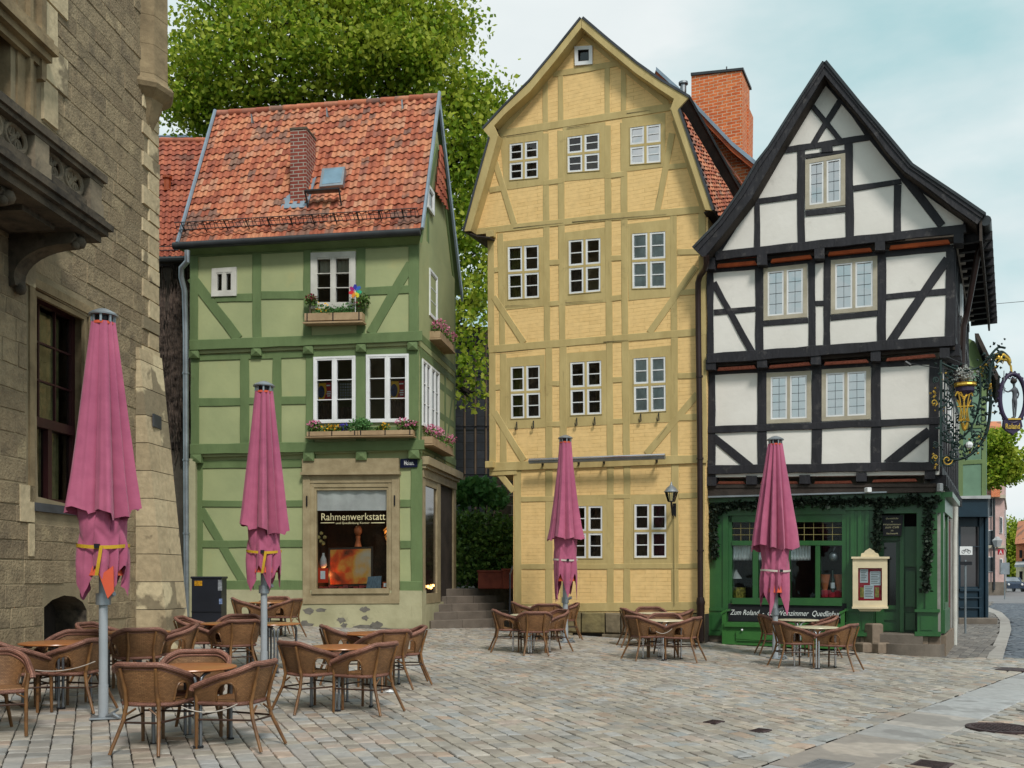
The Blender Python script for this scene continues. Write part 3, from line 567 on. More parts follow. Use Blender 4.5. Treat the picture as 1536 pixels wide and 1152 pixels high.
# reveals
def reveal(F,q,d,parent,mat,name='reveal'):
    mb=MB(); f=[F.hit(x,y) for x,y in q]; b=[p-F.n*d for p in f]; n=len(f)
    for i in range(n): j=(i+1)%n; mb.add([f[i],f[j],b[j],b[i]],[(0,1,2,3)])
    return part(name,mb,mat,parent)
for q in(W1q,W2a,W2b): reveal(FH,q,.35,hall,MT['mould'])
reveal(FH,AR,.5,hall,MT['dstone'],'vault'); 
part('vault_door',MB().sheet([FH.hit(x,y)-FH.n*.5 for x,y in AR],flip=FH.n),MT['oldwood'],hall)
# ashlar blocks
def kzbox(q,m=0):
    l=[FH.kz(x,y) for x,y in q]; return min(a for a,_ in l)-m,max(a for a,_ in l)+m,min(b for _,b in l)-m,max(b for _,b in l)+m
ex=[kzbox(W1q,.16),kzbox(AR,.03),kzbox(W2a+W2b,.62)]
rg=random.Random(11); mb=MB(); mp_=MB(); z=-.35; QW=.42
def block(mb,k0,k1,z0,z1,h=.006,ins=.007):
    j=.006; a=[(k0+j,z0+j),(k1-j,z0+j),(k1-j,z1-j),(k0+j,z1-j)]; hh=h+rg.uniform(-.004,.010)
    jt=[(rg.uniform(-.008,.008),rg.uniform(-.008,.008)) for _ in a]
    cx=(k0+k1)/2;cz=(z0+z1)/2
    v=[FH.at(x+p,y+q,.001) for (x,y),(p,q) in zip(a,jt)]+[FH.at(x+p-math.copysign(ins,x-cx),y+q-math.copysign(ins,y-cz),hh+rg.uniform(-.004,.004)) for (x,y),(p,q) in zip(a,jt)]
    mb.add(v,[(4,5,6,7)]+[(i,(i+1)%4,4+(i+1)%4,4+i) for i in range(4)])
row=0
while z<TOP-.3:
    h=rg.uniform(.22,.34); k=-2.0+rg.uniform(0,.5)
    qw=.62 if row%2 else .40
    while k<KE-qw-.02:
        l=rg.uniform(.32,.85); k1=min(k+l,KE-qw)
        if k1-k<.18: break
        segs=[(k,k1)]
        for (a,b,c,d) in ex:
            if z+h>c+.04 and z<d-.04:
                ns=[]
                for s0,s1 in segs:
                    if s1<=a or s0>=b: ns.append((s0,s1)); continue
                    if s0<a-.08: ns.append((s0,a))
                    if s1>b+.08: ns.append((b,s1))
                segs=ns
        for s0,s1 in segs: block(mb,s0,s1,z,z+h)
        k=k1
    block(mp_,KE-qw,KE,z,z+h,.03)
    z+=h; row+=1
part('ashlar_blocks',mb,MT['stone'],hall); part('corner_quoins',mp_,MT['pale'],hall)
# pale blocks beside upper window
mb=MB(); k0,k1,z0,z1=ex[2]; z=FH.kz(100,210)[1]; i=0
while z<TOP-1:
    h=rg.uniform(.5,.62); block(mb,k1-.02,k1+(.62 if i%2 else .36),z,z+h,.045,.012); z+=h; i+=1
part('jamb_blocks',mb,MT['pale'],hall)
# lower window surround mouldings
def surround(q,parent,steps,name='window_surround'):
    mb=MB(); l=[FH.kz(x,y) for x,y in q]; a=min(l[0][0],l[3][0]); b=max(l[1][0],l[2][0]); zb=min(l[2][1],l[3][1]); zt=max(l[0][1],l[1][1])
    for m0,m1,o in steps:
        for pts in(([a-m1,zb],[a-m0,zb],[a-m0,zt+m0],[a-m1,zt+m1]),([b+m0,zb],[b+m1,zb],[b+m1,zt+m1],[b+m0,zt+m0]),([a-m1,zt+m1],[a-m0,zt+m0],[b+m0,zt+m0],[b+m1,zt+m1])):
            mb.prism([FH.at(x,y,o) for x,y in pts],-FH.n*(o+.01))
    return part(name,mb,MT['pale'] if parent is hall and name=='window_surround' else MT['mould'],parent),(a,b,zb,zt)
sur,(wa,wb,wz0,wz1)=surround(W1q,hall,[(-.10,-.06,-.06),(-.06,-.03,-.02),(0,.12,.03)],'lower_surround')
# window 1: frame, transom, bars
def hallwindow(a,b,z0,z1,tr,parent,rows,cols,dep=-.22,open_=False):
    f=MB(); fm=M('oxblood_frame',(0.045,0.012,0.014,1),.45,var=.1)
    def bx(k0,k1,y0,y1,o0,o1,m=f): m.prism([FH.at(k0,y0,o1),FH.at(k1,y0,o1),FH.at(k1,y1,o1),FH.at(k0,y1,o1)],FH.n*(o0-o1))
    t=.09; bx(a,a+t,z0,z1,dep-.08,dep); bx(b-t,b,z0,z1,dep-.08,dep); bx(a,b,z0,z0+.11,dep-.08,dep+.012); bx(a,b,z1-t,z1,dep-.08,dep+.002)
    bx(a+t,b-t,tr-.07,tr+.07,dep-.09,dep+.05)
    mk=a+t+(b-a-2*t)*.5; bx(mk-.05,mk+.05,z0+.1,tr-.07,dep-.08,dep+.03)
    w=part('window',f,fm,parent)
    s=MB()
    for i in range(1,cols): k=a+t+(b-a-2*t)*i/cols; bx(k-.014,k+.014,tr+.07,z1-t,dep-.05,dep-.01,s)
    for j in range(1,rows): y=tr+.07+(z1-t-tr-.07)*j/rows; bx(a+t,b-t,y-.014,y+.014,dep-.05,dep-.012,s)
    part('glazing_bars',s,fm,w)
    p=MB().sheet([FH.at(a,z0,dep-.045),FH.at(b,z0,dep-.045),FH.at(b,z1,dep-.045),FH.at(a,z1,dep-.045)],flip=FH.n); part('pane',p,MT['glass'],w)
    c=MB()
    for i in range(2):
        k0=a+.1+(b-a-.2)*(.0+.55*i); k1=k0+(b-a-.2)*.42; n=16; v=[];ff=[]
        for q in range(n+1):
            kk=k0+(k1-k0)*q/n; v+= [FH.at(kk,z0+.05,dep-.2+.03*math.sin(q*1.6)),FH.at(kk,z1-.1,dep-.2+.03*math.sin(q*1.6))]
        for q in range(n): ff.append((2*q,2*q+2,2*q+3,2*q+1))
        c.add(v,ff)
    part('curtain',c,M('cream_curtain',C(150,140,96),.9,var=.2,vscale=3),w,smooth=60)
    return w
ztr=FH.kz(60,628)[1]; hallwindow(wa+.0,wb,wz0,wz1,ztr,hall,3,3)
sl=MB(); sl.prism([FH.at(wa-.02,wz0-.12,.05),FH.at(wb+.02,wz0-.12,.05),FH.at(wb+.02,wz0,.03),FH.at(wa-.02,wz0,.03)],-FH.n*.3); part('window_sill',sl,MT['slate'],hall)
block_z=[(wz0-.75,wz0-.30),(wz0-.28,wz0+.22)]
for i,(a_,b_) in enumerate(block_z): mb=MB(); part('jamb_stone',mb.prism([FH.at(wa-.34+.2*(i==0),a_,.03),FH.at(wa-.01,a_,.03),FH.at(wa-.01,b_,.03),FH.at(wa-.34+.2*(i==0),b_,.03)],-FH.n*.05),MT['pale'],hall)
mb=MB(); mb.prism([FH.at(wa-.42,wz1-.02,.035),FH.at(wa-.0,wz1-.02,.035),FH.at(wa-.0,wz1+.34,.035),FH.at(wa-.42,wz1+.34,.035)],-FH.n*.05)
part('lintel_stone',mb,MT['pale'],hall)
# upper window surround: layered mouldings
for q,nm in((W2a,'upper_surround'),(W2b,'upper_surround')):
    l=[FH.kz(x,y) for x,y in q]
ka=max(FH.kz(16,52)[0],FH.kz(22,-75)[0]); zl=FH.kz(16,150)[1]-.9
ztop=TOP-.2; mb=MB()
def vert(k0,k1,z0,z1,o): mb.prism([FH.at(k0,z0,o),FH.at(k1,z0,o),FH.at(k1,z1,o),FH.at(k0,z1,o)],-FH.n*(o+.02))
vert(ka+.02,ka+.20,zl,ztop,.03); vert(ka+.20,ka+.27,zl,ztop,.10); vert(ka+.27,ka+.42,zl,ztop,.05); zz=FH.kz(63,130)[1]; vert(ka+.42,ka+.52,zz,ztop,.13); vert(ka+.52,ka+.60,zz+.1,ztop,.09)
part('upper_surround',mb,MT['mould'],hall)
# dividing cornice between upper lights
c0=FH.kz(0,62)[1]; mb=MB()
k_=FH.kz(50,60)[0]
for dz,o,h in((0,.20,.10),(.10,.28,.12),(.22,.22,.10),(.32,.12,.10),(-.1,.10,.1)):
    zz=FH.kz(48,60)[1]-.25+dz; mb.prism([FH.at(-3,zz,o),FH.at(k_+.05+o*.4,zz,o),FH.at(k_+.05+o*.4,zz+h,o),FH.at(-3,zz+h,o)],-FH.n*(o-.02))
part('transom_cornice',mb,MT['mould'],hall)
for q in(W2a,W2b):
    l=[FH.kz(x,y) for x,y in q]; a=-2.5; b=max(l[1][0],l[2][0]); z0=min(l[2][1],l[3][1]); z1=max(l[0][1],l[1][1]); hallwindow(a,b,z0-.2,z1+.2,z0-.1,hall,6,9,dep=-.25)
# ---- corner turret on corbel
tc=FH.at(KE-.30,0,-.12); mb=MB(); zb=EYE+(HY-205)*17.0/FP; zr=EYE+(HY-152)*17.0/FP
prof=[(.06,zb-.25),(.16,zb),(.34,zb+.45),(.42,zr-.12),(.50,zr-.05),(.53,zr+.02),(.50,zr+.08),(.44,zr+.12),(.42,zr+.2)]
zz=zr+.2
while zz<TOP: prof+=[(.42,zz),(.425,zz+.01)] ; zz+=.5
prof.append((.42,TOP)); mb.lathe((tc.x,tc.y,0),prof,8); part('corner_turret',mb,MT['mould'],hall)
# ---- buttress with battered outer face, built of courses
kb0=FH.kz(203,700)[0]; mb=MB(); zt=EYE+(HY-528)*16.6/FP; z=-.4
while z<zt:
    h=.47; z1=min(z+h,zt); o0=.06+.56*(1-max(0,z)/zt); o1=.06+.56*(1-z1/zt)
    for (ka_,kb_) in ((kb0,kb0+(KE-kb0)*.46),(kb0+(KE-kb0)*.46,KE+.03)) if int(z*10)%2 else ((kb0,kb0+(KE-kb0)*.6),(kb0+(KE-kb0)*.6,KE+.03)):
        j=.006; v=[FH.at(ka_+j,z+j,-.05),FH.at(kb_-j,z+j,-.05),FH.at(kb_-j,z1-j,-.05),FH.at(ka_+j,z1-j,-.05),FH.at(ka_+j,z+j,o0),FH.at(kb_-j,z+j,o0),FH.at(kb_-j,z1-j,o1),FH.at(ka_+j,z1-j,o1)]
        mb.add(v,[(0,1,5,4),(1,2,6,5),(2,3,7,6),(3,0,4,7),(4,5,6,7)])
    z=z1
part('buttress',mb,MT['pale'],hall)
pl=FH.at((kb0+KE)/2-.05,EYE+(HY-633)*16.6/FP,.06+.56*(1-(EYE+(HY-633)*16.6/FP)/zt)+.02)
s_=MB().box((pl.x,pl.y,pl.z),.03,.36,.22,-math.atan(.0917)+0.1); single('wall_plaque',s_,MT['slate'],'small dark metal plaque fixed on the pale stone buttress','plaque')
# ---- balcony
bal=thing('stone_balcony','weathered dark carved stone balcony with tracery balustrade, under the tall hall window','balcony',tuple(FH.at(0,4.6)))
OB=1.05
FB=Fa.__new__(Fa); FB.o=FH.o+FH.n*OB; FB.u=FH.u; FB.n=FH.n
kend,_=FB.kz(152,260); zr1=FB.kz(0,150)[1]; zr2=FB.kz(160,262)[1]; ztopb=(zr1+zr2)/2; zslab=(FB.kz(0,255)[1]+FB.kz(160,355)[1])/2
ks=-3.4
def bbox(k0,k1,z0,z1,o0,o1,m): 
    m.prism([FH.at(k0,z0,o1),FH.at(k1,z0,o1),FH.at(k1,z1,o1),FH.at(k0,z1,o1)],FH.n*(o0-o1))
mb=MB(); bbox(ks,kend,zslab-.10,zslab+.0,0,OB+.0,mb); bbox(ks,kend+.06,zslab+.0,zslab+.08,0,OB+.07,mb); bbox(ks,kend+.11,zslab+.08,zslab+.16,0,OB+.12,mb); bbox(ks,kend+.04,zslab+.16,zslab+.24,0,OB+.04,mb)
part('floor_slab',mb,MT['dstone'],bal)
mb=MB(); bbox(ks,kend+.06,ztopb-.10,ztopb,OB-.26,OB+.06,mb); bbox(ks,kend+.02,ztopb-.16,ztopb-.10,OB-.22,OB+.02,mb); bbox(kend-.22,kend+.06,ztopb-.10,ztopb-.001,0,OB-.26,mb)
part('handrail',mb,MT['dstone'],bal)
mb=MB(); bbox(ks,kend-.02,zslab+.24,zslab+.36,OB-.20,OB-.02,mb); part('plinth',mb,MT['dstone'],bal)
piers=[kend-.16,FB.kz(62,240)[0],FB.kz(62,240)[0]-(kend-.16-FB.kz(62,240)[0]),FB.kz(62,240)[0]-2*(kend-.16-FB.kz(62,240)[0])]
for k in piers:
    mb=MB(); bbox(k-.15,k+.15,zslab+.24,ztopb-.14,OB-.24,OB+.012,mb); bbox(k-.17,k+.17,zslab+.24,zslab+.42,OB-.24,OB+.03,mb); part('pier',mb,MT['trac'],bal)
mb=MB(); bbox(kend-.2,kend-.04,zslab+.24,ztopb-.14,.0,OB-.24,mb); part('end_panel',mb,MT['trac'],bal)
zc=(zslab+.36+ztopb-.14)/2; hh=(ztopb-.14-zslab-.36)/2
for i in range(3):
    k0=piers[i+1]+.15; k1=piers[i]-.15; mid=(k0+k1)/2; mb=MB(); r=min(hh,(k1-k0)/4)
    for c in((k0+mid)/2,(mid+k1)/2):
        for q in(1,):
            mb.tube([FH.at(c+(k1-k0)/4*.86*math.cos(a),zc+hh*.88*math.sin(a),OB-.09) for a in np.linspace(0,2*PI,25)[:-1]],.030,6,closed=True)
        for s in(-1,1):   # flowing mouchette tracery
            mb.tube([FH.at(c+r*.48*math.cos(a)*s,zc+s*hh*.42+hh*.45*math.sin(a),OB-.11) for a in np.linspace(-.6,PI+.5,14)],.024,6)
            mb.tube([FH.at(c+s*r*.42+r*.36*math.cos(a),zc-s*hh*.40+hh*.38*math.sin(a),OB-.11) for a in np.linspace(0,2*PI,15)[:-1]],.022,6,closed=True)
        mb.tube([FH.at(c-r*.7+1.4*r*t,zc+hh*.55*math.sin((t-.5)*PI),OB-.11) for t in np.linspace(0,1,12)],.026,6)
    pl_=[FH.at(k0,zc-hh,OB-.09),FH.at(k1,zc-hh,OB-.09),FH.at(k1,zc+hh,OB-.09),FH.at(k0,zc+hh,OB-.09)]; hl=[[FH.at(c+(k1-k0)/4*.86*math.cos(a),zc+hh*.88*math.sin(a),OB-.09) for a in np.linspace(0,2*PI,25)[:-1]] for c in((k0+mid)/2,(mid+k1)/2)]
    mb.sheet(pl_,hl,flip=FH.n); mb.sheet([p-FH.n*.07 for p in pl_],[[p-FH.n*.07 for p in h_] for h_ in hl],flip=-FH.n)
    part('tracery_panel',mb,MT['trac'],bal,smooth=50)
# consoles under the slab
for k in(kend-.32,kend-.32-1.55,kend-.32-3.1):
    mb=MB(); prof=[(0,-.02),(OB-.15,-.02),(OB-.12,-.12),(OB-.18,-.24)]+[(OB-.22-(OB-.30)*math.sin(t*PI/2),-.26-.62*(1-math.cos(t*PI/2))) for t in np.linspace(0,1,9)]+[(.10,-1.05),(0,-1.08)]
    f=[FH.at(k-.13,zslab-.08+z*.66,o) for o,z in prof]; mb.prism(f,FH.u*.26); part('console',mb,MT['dstone'],bal)
    b=MB().ball(tuple(FH.at(k,zslab-.20,OB-.13)),.09,8).ball(tuple(FH.at(k-.06,zslab-.26,OB-.15)),.06,8).ball(tuple(FH.at(k,zslab-.80,.09)),.08,8); part('carved_boss',b,MT['dstone'],bal,smooth=60)
for k in (kend-1.05,kend-2.6): mb=MB(); bbox(k-.35,k+.35,zslab-.17,zslab-.10,.2,OB-.25,mb); part('soffit_panel',mb,MT['dstone'],bal)
# ================= GREEN HOUSE
F1=Fa(285,23.2,628,22.3); s1=(Vector((.165,.986,0))).normalized()
c1=F1.hit(628,800); gh=thing('green_timbered_house','sage green half-timbered house with red tiled roof and lit framing-shop window','house',(c1.x-3,c1.y,0.1))
BK=s1*3.7
TQ=[(467,380),(534,377.7),(534,463.7),(467,463.7)]; M1=[(471,536),(533.8,534),(533.8,634),(471,635.3)]; M2=[(549.7,532.6),(613.6,531),(613.6,633.3),(549.7,634)]
SQ=[(318.8,403.5),(355.5,401),(355.5,444.2),(318,445.5)]; SH=[(469,722),(589,722),(589,886),(469,886)]
storey(F1,[(285,362),(628,345),(628,517),(285,531)],.16,BK,[inset(TQ,3),inset(SQ,3)],gh,MT['pgreen'])
storey(F1,[(286,531),(628,517),(628,676),(287,686)],.10,BK,[inset(M1,3),inset(M2,3)],gh,MT['pgreen'])
storey(F1,[(293,686),(628,676),(628,888),(293,886)],0,BK,[SH],gh,MT['pgreen'])
panel(F1,[(285,884),(633,886),(633,962),(285,962)],.05,.4,gh,'foundation',MT['base'])
GT=MT['green']; T3=.185; T2=.125; T1=.025
def gb(nm,p,q,w,o,**k): return beam(F1,p,q,w,o,.05,gh,nm,GT,**k)
for x,y0,y1,w in((290.5,372,522,12),(385,372,506,13),(461,368,508,12),(541,364,505,13),(620.5,362,506,15)): gb('post',(x,y0),(x,y1),w,T3)
for p,q,w in(((322,447),(378,446),12),((392,443),(456,442.3),12),((547.6,436.8),(613.6,434),12),((285,378),(628,361),16)): gb('rail',p,q,w,T3-.003)
gb('brace',(287,416),(357,508),15,T3-.002); gb('brace',(616,395),(556,500),14,T3-.002)
gb('sill_beam',(284,518),(633,503.6),15,T3+.045)
for x,y in((290.5,530.5),(384,526.7),(461.8,523.8),(541,521),(618.5,518)):
    q=[F1.hit(x+a,y+b,.20) for a,b in((-7.5,-6.5),(7.5,-6.5),(7.5,6.5),(-7.5,6.5))]; m=MB().prism(q,-F1.n*.12); t=F1.hit(x,y,.245); k=len(m.v); m.v+=[tuple(p) for p in q]+[tuple(t)]; m.f+=[(k+i,k+(i+1)%4,k+4) for i in range(4)]; part('joist_end',m,GT,gh)
gb('plate',(291,537),(628,526),9,T2)
for x,y0,y1,w in((292,535,668,12),(366.5,532,668,13),(415.5,532,668,13),(465,530,668,13),(541,528,664,15),(620.5,526,664,14)): gb('post',(x,y0),(x,y1),w,T2+.002)
for p,q,w in(((298,603),(360,602.6),12),((372.7,601.7),(409,601),10),((422,600.7),(458.6,600),12),((471,650),(613,648),18)): gb('rail',p,q,w,T2-.003)
gb('sill_beam',(285,674),(636,667),15,T2+.045)
for x,y in((293.4,687.6),(462.5,684.8),(541.6,683.6),(620.6,681)):
    q=[F1.hit(x+a,y+b,.16) for a,b in((-8,-6.5),(8,-6.5),(8,6.5),(-8,6.5))]; m=MB().prism(q,-F1.n*.14); t=F1.hit(x,y,.20); k=len(m.v); m.v+=[tuple(p) for p in q]+[tuple(t)]; m.f+=[(k+i,k+(i+1)%4,k+4) for i in range(4)]; part('joist_end',m,GT,gh)
gb('plate',(293,697),(456,695),12,T1); gb('plate',(600,694),(633,693),9,T1)
gb('post',(298,695),(298,880),11,T1+.002); gb('post',(624.7,690),(624.7,888),17,T1+.002)
for p,q,w in(((303,755.6),(456,755.6),10),((303,816),(456,815.5),11),((600.4,755),(616,755),11),((600.4,817),(616,817),12)): gb('rail',p,q,w,T1)
gb('brace',(301,764),(368,878),12,T1-.003); gb('sill_beam',(293,878),(456,878),15,T1+.01); gb('sill_beam',(600,880),(633,880),16,T1+.01)
# windows
window(F1,TQ,.17,gh,sash=2,rows=3,frame=.12,mull=.06,fm=MT['white2'],sm=MT['white2'],curtain=[(.15,.1,.85,.36,'taupe')],proud=.05)
window(F1,M1,.115,gh,sash=2,rows=3,frame=.05,mull=.05,curtain=[(.05,.66,.45,1,'brown'),(.55,.75,1,.95,'brown')],proud=.045)
window(F1,M2,.115,gh,sash=2,rows=3,frame=.05,mull=.05,curtain=[(.55,.66,.98,1,'brown')],proud=.045)
window(F1,SQ,.17,gh,sash=2,rows=1,frame=.11,mull=.05,sashw=.03,fm=MT['white2'],sm=MT['white2'],proud=.045,label='small white window')
# posters inside mid windows
def poster(q,F,off,parent):
    Q=Quad(F,q,off); m=MB(); Q.box(m,0,0,1,1,-.01,0); p=part('poster',m,MT['fyel'],parent,label='yellow and red poster with a blue face and white lettering')
    m=MB(); m.prism([Q.p(a,b,.002) for a,b in((.55,0),(1,0),(1,1),(.38,.98),(.62,.5))],-F.n*.003); part('red_area',m,MT['red'],p)
    m=MB(); m.prism([Q.p(.2+.26*math.cos(a),.5+.36*math.sin(a),.003) for a in np.linspace(0,2*PI,17)[:-1]],-F.n*.003); part('blue_figure',m,M('poster_blue',C(40,60,110),.7,C(20,22,30),vscale=14),p)
    m=MB()
    for i,(a,b,c) in enumerate(((.66,.92,.48),(.62,.94,.60),(.66,.9,.72),(.6,.9,.12))): m.prism([Q.p(a,c,.0045),Q.p(b,c,.0045),Q.p(b,c+.07,.0045),Q.p(a,c+.07,.0045)],-F.n*.003)
    part('white_lines',m,MT['white'],p)
poster([(478,575),(497.5,574),(497.5,600),(478,601)],F1,.085,gh); poster([(587,572),(607,571),(607,599),(587,599.5)],F1,.085,gh)
m=MB(); Qm=Quad(F1,[(508,574),(528,574),(528,600),(508,600)],.08)
for i in range(5):
    for j in range(6): Qm.box(m,.1+i*.18,.05+j*.16,.2+i*.18,.14+j*.16,-.004,0)
part('lace_hanging',m,MT['greyc'],gh)
# ---- shop front
tn=MT['tan']
def bar(Q,a0,b0,a1,b1,o0,o1,nm,mt,par): m=MB(); Q.box(m,a0,b0,a1,b1,o0,o1); return part(nm,m,mt,par)
QS=Quad(F1,[(455.8,689),(600,688),(600,905),(455.8,906)],0.0)
sf=bar(QS,0,0,1,.095,-.02,.12,'shopfront',tn,gh)
bar(QS,-.012,.092,1.012,.112,-.02,.16,'cornice',tn,sf)
for a0,a1 in((0,.075),(.925,1)): bar(QS,a0,.112,a1,1,-.05,.075,'pilaster',tn,sf)
bar(QS,.075,.112,.925,.165,-.05,.06,'head_board',tn,sf); bar(QS,.075,.93,.925,1,-.05,.07,'base_board',tn,sf)
for a0,a1,b0,b1,o in((.075,.115,.165,.93,.045),(.885,.925,.165,.93,.045),(.115,.885,.165,.195,.04),(.10,.90,.895,.93,.11),(.115,.135,.195,.895,.02),(.865,.885,.195,.895,.02),(.135,.865,.195,.215,.018)): bar(QS,a0,b0,a1,b1,-.08,o,'moulding',tn,sf)
for a in(.045,.955): bar(QS,a-.006,.255,a+.006,.325,.07,.10,'shutter_hook',MT['black'],sf)
m=MB().sheet([QS.p(.12,.2,-.03),QS.p(.88,.2,-.03),QS.p(.88,.9,-.03),QS.p(.12,.9,-.03)],flip=F1.n); part('shop_window_pane',m,glassM('shop_glass',refl=.55,base=.0),sf)
# display niche
niche=MB(); a=[QS.p(.1,.18,-.06),QS.p(.9,.18,-.06),QS.p(.9,.915,-.06),QS.p(.1,.915,-.06)]; b=[p-F1.n*.9 for p in a]
k=niche.add(a+b,[(0,1,5,4),(1,2,6,5),(2,3,7,6),(3,0,4,7),(4,5,6,7)]); part('display_niche',niche,M('niche_wall',C(70,40,24),.9,C(24,14,10),vscale=2.2),sf)
lt=bpy.data.lights.new('shop_lamp','POINT'); lt.energy=4.5; lt.color=(1,.45,.14); lt.shadow_soft_size=.05; lo=bpy.data.objects.new('shop_lamp_light',lt); lo.location=QS.p(.2,.80,-.30); link(lo)
lt=bpy.data.lights.new('shop_lamp','POINT'); lt.energy=4; lt.color=(1,.72,.45); lt.shadow_soft_size=.05; lo=bpy.data.objects.new('shop_lamp_light',lt); lo.location=QS.p(.84,.50,-.35); link(lo)
glow=M('lit_bulb',(1,.6,.2,1),.5,emit=((1,.5,.15,1),4))
m=MB().ball(tuple(QS.p(.185,.835,-.22)),.035,8); single('candle_lamp',m,glow,'small glowing lamp on the shelf at the left of the shop display','lamp')
m=curtain_mb(QS,.125,.2,.875,.355,-.055,amp=.015,waves=5); part('white_blind',m,M('draped_blind',C(238,234,232),.85,C(205,200,200),vscale=2.5),sf,smooth=60)
# painting
Qp=Quad(F1,[(493,822),(559,820),(559,878),(493,880)],-.35); m=MB(); Qp.box(m,0,0,1,1,-.03,0)
pt=single('framed_painting',m,MT['oldwood'],'large abstract orange and red painting on an easel in the shop window','painting')
pm=bpy.data.materials.new('abstract_paint_with_glow'); pm.use_nodes=True; q=pm.node_tree; bb=q.nodes['Principled BSDF']; tcn=q.nodes.new('ShaderNodeTexCoord'); nn=q.nodes.new('ShaderNodeTexNoise'); nn.inputs['Scale'].default_value=1.7; nn.inputs['Detail'].default_value=6; nn.inputs['Distortion'].default_value=.2; q.links.new(tcn.outputs['Object'],nn.inputs[0]); rr=q.nodes.new('ShaderNodeValToRGB'); e=rr.color_ramp.elements; e.new(.45); e.new(.55)
for i,(p_,c_) in enumerate(((.34,C(80,36,20)),(.45,C(190,70,26)),(.53,C(190,140,60)),(.64,C(170,158,140)))): e[i].position=p_; e[i].color=c_
sx_=q.nodes.new('ShaderNodeSeparateXYZ'); q.links.new(tcn.outputs['Object'],sx_.inputs[0]); mad=q.nodes.new('ShaderNodeMath'); mad.operation='MULTIPLY_ADD'; mad.inputs[1].default_value=.16; q.links.new(sx_.outputs[0],mad.inputs[0]); q.links.new(nn.outputs[0],mad.inputs[2]); q.links.new(mad.outputs[0],rr.inputs[0]); q.links.new(rr.outputs[0],bb.inputs['Base Color'])  # orange glow towards the left is put into the canvas colour
m=MB(); Qp.box(m,.04,.05,.96,.95,0,.012); c=part('canvas',m,pm,pt)
def vitem(q,off,mt,nm,label,cat,th=.05):
    Q=Quad(F1,q,off); m=MB(); Q.box(m,0,0,1,1,-th,0); o=single(nm,m,mt,label,cat); return Q,o
Q,o=vitem([(477,852),(492,852),(492,874),(477,874)],-.14,M('red_card',C(210,60,30),.6),'picture_card','bright red card with a small pale picture, left in the shop display','card',.02)
m=MB(); Q.box(m,.25,.2,.72,.75,0,.004); part('picture',m,MT['paper'],o)
Q,o=vitem([(552,865),(572,864),(571,883),(549,884)],-.10,M('blue_print',C(110,132,150),.5,C(60,70,84),vscale=9,wood=(9,1,1)),'art_print','blue grey print of tree trunks leaning at the front of the display','print',.02)
Q,o=vitem([(574,873),(583,872.5),(583,882),(574,882.5)],-.10,MT['rust'],'small_photo_frame','small wooden photo frame at the right end of the display','photo frame',.02)
m=MB(); Q.box(m,.18,.2,.82,.8,0,.004); part('photo',m,MT['paper'],o)
m=MB()
for i in range(14):
    a=.14+i*.053; m.box(tuple(QS.p(a,.885+.004*math.sin(i*2),-.25+.1*math.sin(i*3.1))),.07,.12,.03+.02*(i%3),i)
single('cloth_heap',m,M('patterned_cloth',C(150,60,60),.9,C(60,40,40),vscale=9),'row of dark red cloth folds along the shelf of the shop display','cloth')
for i in range(7):
    x=575+i*2.3-(i%2); Qf=Quad(F1,[(x,795+i*3),(x+9-i*.3,786+i*3),(x+9.6,790+i*3),(x+1,800+i*3)],-.5+.04*i); m=MB(); 
    for k in range(3): Qf.box(m,0,0+1.9*k,1,.7+1.9*k,-.03,0)
    single('frame_sample',m,M('gilt_frame_sample',C(190,130,60),.4,C(120,70,30),vscale=5),'gilt picture frame corner samples stacked on the right wall of the shop display','frame sample','frame corner samples in the framing shop')
def lathe_item(px,py,off,prof,mt,nm,lab,cat):
    p=F1.hit(px,py,off); m=MB().lathe(tuple(p),prof,12); return single(nm,m,mt,lab,cat,smooth=60)
lathe_item(485,852,-.3,[(.04,0),(.09,.06),(.07,.22),(.03,.30),(.03,.36)],MT['greyc'],'glass_vase','tall pale glass vase behind the red card in the shop display','vase')
m=MB().ball(tuple(F1.hit(537,796,-.45)),.10,10,1.3).lathe(tuple(F1.hit(537,820,-.45)),[(.09,0),(.05,.16),(.06,.26)],10); single('plaster_bust',m,M('amber_bust',C(180,100,60),.6,var=.2),'small brown portrait bust standing high behind the painting','bust',smooth=60)
m=MB()
for i,(x,y) in enumerate(((478,806),(482,800),(481,812),(487,806),(485,815))): m.ball(tuple(F1.hit(x,y,-.2)),.05,6)
single('dried_flowers',m,M('dried_flower',C(180,160,100),.8,C(70,60,40),vscale=20),'bunch of dried white flowers hanging at the left side of the shop window','flowers')
# lettering on glass
text_part('Rahmenwerkstatt',F1,481,780.5,-.012,11,sf,'shop_name',MT['ink'],width_px=97,bold=.0)
text_part('und Quedlinburg Kontor',F1,503.5,786,-.012,3.2,sf,'shop_subtitle',MT['ink'],width_px=51)
for x0,x1 in((481,501.5),(556.5,577)): Q=Quad(F1,[(x0,783.8),(x1,783.6),(x1,784.6),(x0,784.8)],-.012); bar(Q,0,0,1,1,-.004,0,'underline',MT['ink'],sf)
m=MB(); Q=Quad(F1,[(600.5,688.5),(626,686.5),(626,700.5),(600.5,702)],.06); Q.box(m,0,0,1,1,-.02,0); ss=single('street_sign',m,MT['blue'],'dark blue enamel street sign reading Hoken. on the green corner','street sign')
text_part('Hoken.',F1,606,697.5,.064,6.5,ss,'lettering',MT['white'],width_px=15,bold=.02)
